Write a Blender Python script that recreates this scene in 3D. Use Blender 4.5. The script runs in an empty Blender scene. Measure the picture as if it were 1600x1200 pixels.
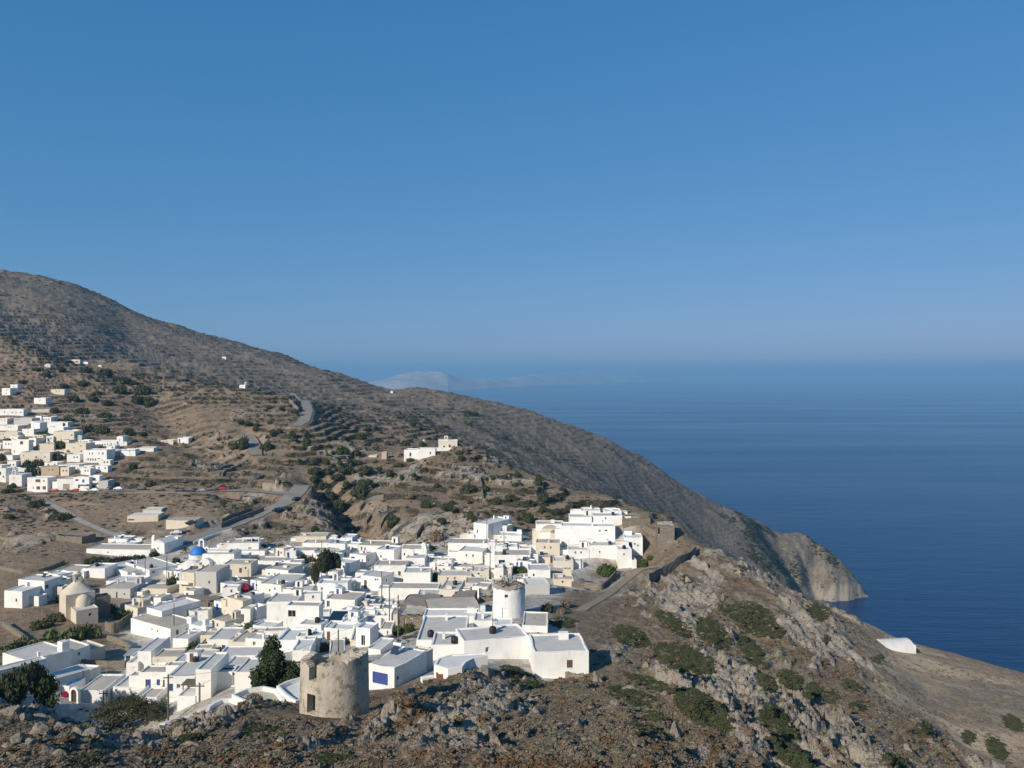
import bpy, bmesh, math, random
import numpy as np
from mathutils import Vector, Matrix

# ---------------------------------------------------------------- camera, sky, sun, exposure
S = bpy.context.scene
CAM_Z = 332.0
F = 1244.0                      # focal length in photo pixels (photo is 1600 wide)
cam_d = bpy.data.cameras.new('camera')
cam = bpy.data.objects.new('camera', cam_d)
S.collection.objects.link(cam)
cam.location = (0, 0, CAM_Z)
cam.rotation_euler = (math.radians(90), 0, 0)
cam_d.sensor_width = 36.0
cam_d.lens = 36.0 * F / 1600.0
cam_d.shift_y = -17.0 / 1600.0
cam_d.clip_start = 0.5
cam_d.clip_end = 200000.0
S.camera = cam

SUN_EL = math.radians(29)
SUN_AZ = math.radians(40)       # how far to the left of straight-behind-the-camera
to_sun = Vector((-math.sin(SUN_AZ) * math.cos(SUN_EL), -math.cos(SUN_AZ) * math.cos(SUN_EL), math.sin(SUN_EL)))
world = bpy.data.worlds.new('World')
S.world = world
world.use_nodes = True
wt = world.node_tree
sky = wt.nodes.new('ShaderNodeTexSky')
sky.sky_type = 'NISHITA'
sky.sun_disc = False
sky.sun_elevation = SUN_EL
sky.sun_rotation = math.atan2(to_sun.x, to_sun.y)
sky.altitude = 300
sky.air_density = 1.0
sky.dust_density = 0.2
sky.ozone_density = 3.0
bg = wt.nodes['Background']
bg.inputs['Strength'].default_value = 0.118
# camera white balance of the sky: per-channel gain and gamma on the physical sky
sepc = wt.nodes.new('ShaderNodeSeparateColor'); comc = wt.nodes.new('ShaderNodeCombineColor')
wt.links.new(sky.outputs['Color'], sepc.inputs[0])
for ch_, (pw_, gn_, tn_) in enumerate(((.95, .36, .78), (.50, .367, 1.0), (.42, .538, 1.16))):
    m1 = wt.nodes.new('ShaderNodeMath'); m1.operation = 'MULTIPLY'; m1.inputs[1].default_value = .131 * tn_
    m2 = wt.nodes.new('ShaderNodeMath'); m2.operation = 'POWER'; m2.inputs[1].default_value = pw_
    m3 = wt.nodes.new('ShaderNodeMath'); m3.operation = 'MULTIPLY'; m3.inputs[1].default_value = gn_ / .131
    wt.links.new(sepc.outputs[ch_], m1.inputs[0]); wt.links.new(m1.outputs[0], m2.inputs[0]); wt.links.new(m2.outputs[0], m3.inputs[0])
    wt.links.new(m3.outputs[0], comc.inputs[ch_])
wt.links.new(comc.outputs[0], bg.inputs['Color'])

sun_d = bpy.data.lights.new('sun', 'SUN')
sun_d.energy = 4.4
sun_d.angle = math.radians(0.53)
sun_d.color = (1.0, 0.90, 0.76)
sun = bpy.data.objects.new('sun', sun_d)
S.collection.objects.link(sun)
sun.rotation_euler = to_sun.to_track_quat('Z', 'Y').to_euler()

S.view_settings.view_transform = 'Standard'
S.view_settings.look = 'None'
S.view_settings.gamma = 1.0
S.view_settings.exposure = 0.25
S.view_settings.use_curve_mapping = False
S.render.engine = 'CYCLES'
S.cycles.max_bounces = 6
S.cycles.volume_bounces = 1
S.cycles.transparent_max_bounces = 8

random.seed(7)
R = random.Random(11)
COL = S.collection
rad = math.radians

# ---------------------------------------------------------------- object helpers
def link(o, parent=None):
    COL.objects.link(o)
    if parent is not None:
        o.parent = parent
    return o

def tag(o, label=None, cat=None, group=None, kind=None):
    if label: o['label'] = label
    if cat: o['category'] = cat
    if group: o['group'] = group
    if kind: o['kind'] = kind
    return o

def empty(name, loc, rz=0.0):
    o = bpy.data.objects.new(name, None)
    o.location = loc
    o.rotation_euler = (0, 0, rz)
    o.empty_display_size = 0.5
    return link(o)

def mesh_obj(name, verts, faces, mats, parent=None, midx=None, smooth=False):
    me = bpy.data.meshes.new(name)
    me.from_pydata([tuple(v) for v in verts], [], faces)
    if not isinstance(mats, (list, tuple)):
        mats = [mats]
    for m in mats:
        me.materials.append(m)
    if midx is not None:
        me.polygons.foreach_set('material_index', midx)
    if smooth:
        me.polygons.foreach_set('use_smooth', [True] * len(me.polygons))
    me.update()
    return link(bpy.data.objects.new(name, me), parent)

class MB:
    """collects boxes, tubes, quads and builds ONE mesh object"""
    def __init__(s):
        s.v = []; s.f = []; s.m = []
    def add(s, vs, fs, mi=0):
        n = len(s.v)
        s.v += [tuple(p) for p in vs]
        s.f += [tuple(i + n for i in f) for f in fs]
        s.m += [mi] * len(fs)
        return s
    def box(s, x0, x1, y0, y1, z0, z1, mi=0):
        return s.add([(x0,y0,z0),(x1,y0,z0),(x1,y1,z0),(x0,y1,z0),(x0,y0,z1),(x1,y0,z1),(x1,y1,z1),(x0,y1,z1)],
                     [(0,3,2,1),(4,5,6,7),(0,1,5,4),(1,2,6,5),(2,3,7,6),(3,0,4,7)], mi)
    def bar(s, a, b, r0, r1=None, n=8, mi=0, caps=True):
        a = Vector(a); b = Vector(b)
        r1 = r0 if r1 is None else r1
        d = (b - a).normalized()
        u = d.orthogonal().normalized(); w = d.cross(u)
        vs = []
        for p, r in ((a, r0), (b, r1)):
            for k in range(n):
                t = 2 * math.pi * k / n
                vs.append(p + u * (r * math.cos(t)) + w * (r * math.sin(t)))
        fs = [(k, (k + 1) % n, n + (k + 1) % n, n + k) for k in range(n)]
        if caps:
            fs += [tuple(range(n - 1, -1, -1)), tuple(range(n, 2 * n))]
        return s.add(vs, fs, mi)
    def lathe(s, prof, c=(0, 0, 0), n=24, mi=0, a0=0.0, a1=2 * math.pi):
        full = abs(a1 - a0 - 2 * math.pi) < 1e-6
        m = n if full else n + 1
        vs = []
        for (r, z) in prof:
            for k in range(m):
                t = a0 + (a1 - a0) * k / n
                vs.append((c[0] + r * math.cos(t), c[1] + r * math.sin(t), c[2] + z))
        fs = []
        for i in range(len(prof) - 1):
            for k in range(n):
                k2 = (k + 1) % m
                fs.append((i * m + k, i * m + k2, (i + 1) * m + k2, (i + 1) * m + k))
        return s.add(vs, fs, mi)
    def prism(s, poly, z0, z1, mi=0):
        n = len(poly)
        vs = [(x, y, z0) for x, y in poly] + [(x, y, z1) for x, y in poly]
        fs = [(k, (k + 1) % n, n + (k + 1) % n, n + k) for k in range(n)]
        fs += [tuple(range(n - 1, -1, -1)), tuple(range(n, 2 * n))]
        return s.add(vs, fs, mi)
    def build(s, name, mats, parent=None, smooth=False):
        return mesh_obj(name, s.v, s.f, mats, parent, s.m, smooth)

# ---------------------------------------------------------------- noise (numpy)
def _hash(ix, iy, seed):
    h = (ix.astype(np.int64) * 374761393 + iy.astype(np.int64) * 668265263 + seed * 974634777) & 0xffffffff
    h = ((h ^ (h >> 13)) * 1274126177) & 0xffffffff
    h = h ^ (h >> 16)
    return (h & 0xffff) / 65535.0

def vnoise(x, y, seed=0):
    ix = np.floor(x); iy = np.floor(y)
    fx = x - ix; fy = y - iy
    fx = fx * fx * fx * (fx * (fx * 6 - 15) + 10); fy = fy * fy * fy * (fy * (fy * 6 - 15) + 10)
    a = _hash(ix, iy, seed); b = _hash(ix + 1, iy, seed); c = _hash(ix, iy + 1, seed); d = _hash(ix + 1, iy + 1, seed)
    return (a + (b - a) * fx + (c - a) * fy + (a - b - c + d) * fx * fy) * 2 - 1

def fbm(x, y, oct=4, seed=0, gain=0.5, lac=2.03):
    s = 0.0; a = 1.0; t = 0.0
    for i in range(oct):
        s = s + a * vnoise(x, y, seed + i * 17); t += a
        a *= gain; x, y = x * lac + 13.7, y * lac - 7.1
    return s / t

def ridged(x, y, oct=4, seed=0, gain=0.5):
    s = 0.0; a = 1.0; t = 0.0
    for i in range(oct):
        s = s + a * (1 - 2 * np.abs(vnoise(x, y, seed + i * 31))); t += a
        a *= gain; x, y = x * 2.1 + 3.3, y * 2.1 + 9.1
    return s / t

def voronoi(x, y, seed=0):
    """F1 distance, F2-F1, and a random value per cell"""
    ix = np.floor(x); iy = np.floor(y)
    f1 = np.full(x.shape, 9.0); f2 = np.full(x.shape, 9.0); val = np.zeros(x.shape)
    for dx in (-1, 0, 1):
        for dy in (-1, 0, 1):
            cx = ix + dx; cy = iy + dy
            px = cx + _hash(cx, cy, seed); py = cy + _hash(cx, cy, seed + 5)
            d = np.hypot(x - px, y - py)
            v = _hash(cx, cy, seed + 9)
            closer = d < f1
            f2 = np.where(closer, f1, np.minimum(f2, d))
            val = np.where(closer, v, val)
            f1 = np.where(closer, d, f1)
    return f1, f2 - f1, val

def sstep(a, b, x):
    t = np.clip((x - a) / (b - a), 0, 1)
    return t * t * (3 - 2 * t)

# ---------------------------------------------------------------- terrain: survey points (u, v, distance) or (u, 'z', distance, z)
SV = []
def P(u, v, d): SV.append((u, d, -(v - 583) / F * d))
def Z(u, d, z): SV.append((u, d, z))
for u in (-500, 0, 400, 800, 1200, 1600, 2100):
    Z(u, 2, -1.7); Z(u, 10, -5.3); Z(u, 25, -13 - (3 if u > 1300 else 0))
for t in [(0,1200,48),(0,1135,66),(0,1108,78),(150,1200,48),(150,1155,64),(150,1140,74),(300,1200,50),(300,1160,64),(300,1128,80),
          (520,1200,50),(470,1118,73),(520,1124,73),(600,1112,75),(400,1100,86),(400,1130,72),(740,1078,88),(740,1050,99),(740,1200,48),(740,1130,66),
          (640,1078,98),(900,1200,49),(900,1100,76),(900,1062,108),(1000,1200,51),(1000,1100,82),(1000,1000,138),(1000,930,188),
          (1100,1200,56),(1100,1100,92),(1100,1000,142),(1100,900,205),(1200,1200,64),(1200,1100,102),(1200,1000,150),(1190,898,215),
          (1300,1200,74),(1300,1100,112),(1300,1000,160),(1300,958,190),(1400,1200,84),(1400,1100,126),(1380,1050,145),(1480,1200,94),(1450,1130,116)]:
    P(*t)
# behind the near crest, on the left
for u, d, z in [(-300,100,-50),(0,92,-50),(0,105,-54),(150,92,-50),(150,105,-54),(300,98,-48),(520,90,-38.5),(440,105,-42),(560,110,-43)]: Z(u, d, z)
for t in [(-400,1108,78),(-400,1200,48),(-300,1060,152),(-300,950,215),(-300,850,285)]: P(*t)
# village saddle
for t in [(0,1090,128),(0,1020,170),(60,1060,150),(200,1100,136),(100,1095,134),(300,1080,128),(200,1000,185),(300,1040,155),(100,960,204),(0,930,222),(120,985,188),
          (300,900,243),(450,900,243),(450,980,180),(550,980,172),(600,900,240),(300,960,207),(700,960,165),(640,1010,136),(700,1025,122),(795,968,150),
          (850,1010,125),(870,1050,117),(900,940,175),(850,900,212),(800,850,262),(900,868,238),(960,885,232),(1010,880,232),(700,860,268),(950,1050,112),(770,1075,97),(830,1062,110),
          (200,850,287),(300,850,285),(0,860,277),(450,850,280),(600,848,285),(500,1035,128)]:
    P(*t)
Z(900, 262, -47); Z(940, 264, -46.8); Z(975, 263, -46.3); Z(1000, 256, -45.3); Z(1060, 248, -46.5); Z(960,300,-60); P(1070, 832, 240); P(1130, 862, 225)
Z(950, 310, -62); Z(1060, 300, -70); Z(1130, 275, -80); Z(1200, 280, -98); Z(850, 290, -60)
# field and skyline on the right
for t in [(1400,1012,186),(1450,1100,144),(1500,1180,120),(1600,1200,122),(1600,1100,150),(1600,1058,172),(1500,1028,184),(1440,1008,194),(1375,983,204),(1300,950,218),
          (1900,1150,160),(1900,1230,125),(2200,1200,160)]:
    P(*t)
Z(1520,106,-52.5); Z(1600,108,-55.5); Z(1460,130,-57); Z(1380,165,-58.5); Z(1300,200,-60.5); Z(1200,230,-62); Z(1600,240,-98); Z(1500,245,-96); Z(1400,250,-95); Z(1900,230,-110); Z(1700,80,-50)
Z(1000,36,-20.5); Z(1100,40,-23.5); Z(1200,44,-27); Z(1300,50,-31); Z(1400,56,-35); Z(1500,64,-40); Z(900,36,-19.8); Z(1100,30,-18); Z(1300,36,-23.5); Z(1500,44,-30)
for u, d, z in [(1250,285,-98),(1300,310,-130),(1400,300,-135),(1500,300,-140),(1600,300,-150),(1900,300,-165),(1300,420,-210),(1500,420,-215),(1700,420,-230),(2200,400,-230),
                (1200,420,-170),(1150,600,-240),(1250,600,-300),(1400,540,-320),(1600,540,-325),(2200,540,-330),(1250,800,-345),(1400,700,-350),(1700,700,-355),
                (1200,850,-320),(1300,1000,-352),(1400,1000,-365),(1600,1200,-370),(2200,1000,-370),(1400,1300,-370),(1450,1183,-372),(1250,1000,-341),(1330,1090,-350)]:
    Z(u, d, z)
# valley, road, terraced spur
for t in [(200,800,330),(100,820,310),(0,860,280),(50,880,255),(0,800,325),(60,770,375),(200,768,372),(350,768,366),(440,762,356),(320,790,335),
          (430,805,330),(380,825,310),(340,840,296),(470,745,362),(500,800,325),(500,838,292),(540,800,340),(600,832,300),(600,780,345),(640,790,330),
          (620,740,395),(700,760,355),(750,800,305),(850,800,305),(950,800,318),(740,703,420),(830,740,395),(950,776,355),(1000,792,330),(1050,808,318),
          (0,740,398),(100,700,430),(0,660,480),(100,640,510),(200,700,432),(300,690,442),(200,640,525),(300,750,380),(330,720,405),(100,600,600),
          (400,710,425),(385,675,455),(475,655,485),(452,618,580),(378,608,600),(300,640,520),(350,650,490),(560,680,520),(640,712,428),(700,697,430),(740,700,425),
          (600,650,760),(660,700,440),(540,720,420),(0,560,640),(0,522,690),(60,548,680),(130,575,660),(230,606,610),(-300,700,430),(-300,620,560),(-300,500,700)]:
    P(*t)
Z(700,520,-48); Z(560,790-0,-44); Z(0,800,22); Z(130,780,-2); Z(850,560,-88); Z(800,480,-66); Z(1000,430,-112); Z(1000,600,-160); Z(1100,500,-175); Z(1100,800,-222); Z(900,620,-106)
Z(1050,380,-95); Z(1150,350,-125)
# big hill: skyline and face
SK = [(-500,330,1700),(-200,385,1600),(0,430,1500),(70,440,1500),(150,468,1490),(200,490,1480),(300,520,1470),(440,555,1440),(500,577,1400),(560,596,1370),(600,603,1350),(650,609,1340),(700,617,1320),
      (760,631,1300),(820,646,1280),(880,664,1260),(940,692,1230),(1000,722,1210),(1050,750,1195),(1100,777,1180),(1170,804,1172),(1250,834,1170),(1275,848,1172),(1300,868,1175),(1315,880,1177),(1330,893,1178),(1342,908,1180)]
for t in SK:
    P(*t)
    z = -(t[1] - 583) / F * t[2]
    Z(t[0] - 8, t[2] * 1.13, z - 55); Z(t[0], t[2] * 1.45, max(z - 230, -372))
Z(1352, 1184, -337)
for t in [(0,480,1100),(0,500,950),(200,530,1150),(200,570,820),(100,540,900),(300,590,900),(300,555,1150),(440,600,1050),(600,625,1100),(610,612,1250),
          (720,690,640),(830,736,720),(860,700,950),(800,680,900),(950,780,760),(1000,792,880),(1000,760,1000),(1100,842,1010),(1100,810,1080),(1200,872,1080),(1180,835,1130),(1150,858,1040),(1280,892,1135),(1230,900,1085),
          (1290,938,1156),(1240,926,1135),(1340,930,1176)]:
    P(*t)

SVa = np.array(SV, dtype=float)
KX = 2.3
px = (SVa[:, 0] - 800) / F * KX
py = np.log(SVa[:, 1])
def kern(r): return r ** 1.35
n = len(SVa)
K = kern(np.hypot(px[:, None] - px[None, :], py[:, None] - py[None, :]))
K += np.eye(n) * -4e-5
Pm = np.stack([np.ones(n), px, py], 1)
Am = np.zeros((n + 3, n + 3)); Am[:n, :n] = K; Am[:n, n:] = Pm; Am[n:, :n] = Pm.T
sol = np.linalg.solve(Am, np.concatenate([SVa[:, 2], np.zeros(3)]))
Wk, Wp = sol[:n], sol[n:]

def base_rel(t, Y):
    """t = x/y, Y = y ; height relative to the camera"""
    X = (np.asarray(t) * KX).astype(np.float32); L = np.log(np.asarray(Y)).astype(np.float32)
    s = Wp[0] + Wp[1] * X + Wp[2] * L
    for i in range(n):
        s = s + np.float32(Wk[i]) * ((X - px[i]) ** 2 + (L - py[i]) ** 2) ** np.float32(0.675)
    return s

# grid: rows of distance, columns of bearing (finer where the photograph looks)
def seg(a, b, ratio): return list(np.geomspace(a, b, int(math.log(b / a) / math.log(1 + ratio)), endpoint=False))
DENS = 1.0
ROW = np.array(seg(2.0, 38, .05) + seg(38, 110, .0033) + seg(110, 262, .0040) + seg(262, 560, .0032) + seg(560, 1100, .0045) + seg(1100, 1500, .0032) + seg(1500, 3000, .03) + [3000.0])
tin = np.arange(-0.665, 0.666, 0.00158)
COLT = np.concatenate([np.linspace(-1.05, -0.67, 50), tin, np.linspace(0.67, 1.05, 50)])
NR, NC = len(ROW), len(COLT)
TT, YY = np.meshgrid(COLT, ROW)
# base evaluated on a coarser grid and resampled
rs = np.linspace(0, NR - 1, NR // 3); cs = np.linspace(0, NC - 1, NC // 3)
Yc = np.interp(rs, np.arange(NR), ROW); Tc = np.interp(cs, np.arange(NC), COLT)
Tg, Yg = np.meshgrid(Tc, Yc)
Bc = base_rel(Tg, Yg).astype(np.float64)
ri = np.arange(NR) * (len(rs) - 1) / (NR - 1); ci = np.arange(NC) * (len(cs) - 1) / (NC - 1)
def bil(A, r, c):
    r0 = np.clip(np.floor(r).astype(int), 0, A.shape[0] - 2); c0 = np.clip(np.floor(c).astype(int), 0, A.shape[1] - 2)
    fr = r - r0; fc = c - c0
    return (A[r0, c0] * (1 - fr) * (1 - fc) + A[r0 + 1, c0] * fr * (1 - fc) + A[r0, c0 + 1] * (1 - fr) * fc + A[r0 + 1, c0 + 1] * fr * fc)
RR, CC = np.meshgrid(ri, ci, indexing='ij')
BASE = np.minimum(bil(Bc, RR, CC), np.where(YY < 38, -1.6 - 0.3 * YY, 1e9))
BASE = np.where(YY < 46.5, np.minimum(BASE, -(.57 * np.clip(YY / 6, .5, 1) - .05 * np.clip((YY - 41) / 5, 0, 1)) * YY), BASE)

# the sea headland: coast line, cliff top and ridge as surveyed
UH = 800 + F * TT
wob = 5 * fbm(UH / 14, YY / 30, 4, 901) + 9 * fbm(UH / 45, YY / 80, 3, 902)
v_c = np.interp(UH, [1200, 1240, 1290, 1325, 1352], [920, 930, 939, 938, 932]); y_c = 331.5 * F / (v_c - 583) + wob * .8
v_t = np.interp(UH, [1200, 1240, 1290, 1325, 1345, 1352], [876, 891, 897, 903, 913, 929]); y_t = y_c + 11 + .4 * wob
v_s = np.interp(UH, [1170, 1250, 1275, 1300, 1315, 1330, 1342, 1352, 1358], [804, 834, 847, 864, 877, 892, 910, 931, 940]); y_s = y_t + 34
z_t = -(v_t - 583) / F * y_t; z_s = -(v_s - 583) / F * y_s
zh = np.where(YY < y_c, -334 - (y_c - YY) * .5, np.where(YY < y_t, -332 + (z_t + 332) * sstep(0, 1, (YY - y_c) / (y_t - y_c)), np.where(YY < y_s, z_t + (z_s - z_t) * (YY - y_t) / (y_s - y_t), z_s - (YY - y_s) * .6)))
zh = np.maximum(zh, -372)
wh = sstep(1226, 1285, UH) * sstep(820, 900, YY) * (1 - sstep(1700, 2000, YY))
BASE = BASE * (1 - wh) + np.where(UH < 1357, zh, -350) * wh

def gsample(A, x, y):
    x = np.asarray(x, float); y = np.asarray(y, float)
    r = np.interp(y, ROW, np.arange(NR)); c = np.interp(x / y, COLT, np.arange(NC))
    return bil(A, r, c)

def hit(u, v, dmin=35.0, dmax=2500.0, A=None):
    """first crossing of the ray through photo pixel (u, v) with the terrain -> x, y, z(rel)"""
    A = BASE if A is None else A
    d = np.geomspace(dmin, dmax, 2600)
    t = (u - 800) / F
    zt = gsample(A, t * d, d)
    zr = -(v - 583) / F * d
    k = np.nonzero(zt >= zr)[0]
    if len(k) == 0 or k[0] == 0:
        i = 0 if len(k) else len(d) - 1
    else:
        i = k[0]
        a = zt[i - 1] - zr[i - 1]; b = zt[i] - zr[i]
        f = -a / (b - a) if b != a else 0
        dd = d[i - 1] + (d[i] - d[i - 1]) * f
        return t * dd, dd, -(v - 583) / F * dd
    return t * d[i], d[i], float(zt[i])
def proj(x, y, zrel): return 800 + F * x / y, 583 - F * zrel / y
# ---------------------------------------------------------------- survey of the houses
# frame of each reading: origin x, origin y, scale
FR = {'A': (0,860,5.3333), 'B': (0,1000,5.3333), 'C': (180,820,5.3333), 'D': (180,960,5.3333), 'E': (400,820,5.3333), 'F': (420,960,5.3333),
      'G': (620,860,5.0), 'H': (600,780,6.6667), 'I': (800,780,5.0), 'J': (0,560,6.6667), 'K': (0,640,6.6667), 'L': (200,640,5.0), 'M': (350,560,4.0),
      'X': (700,880,8.0), 'Y': (460,880,8.0), 'P': (1200,900,4.0), 'U': (0,0,1.0)}
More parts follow.
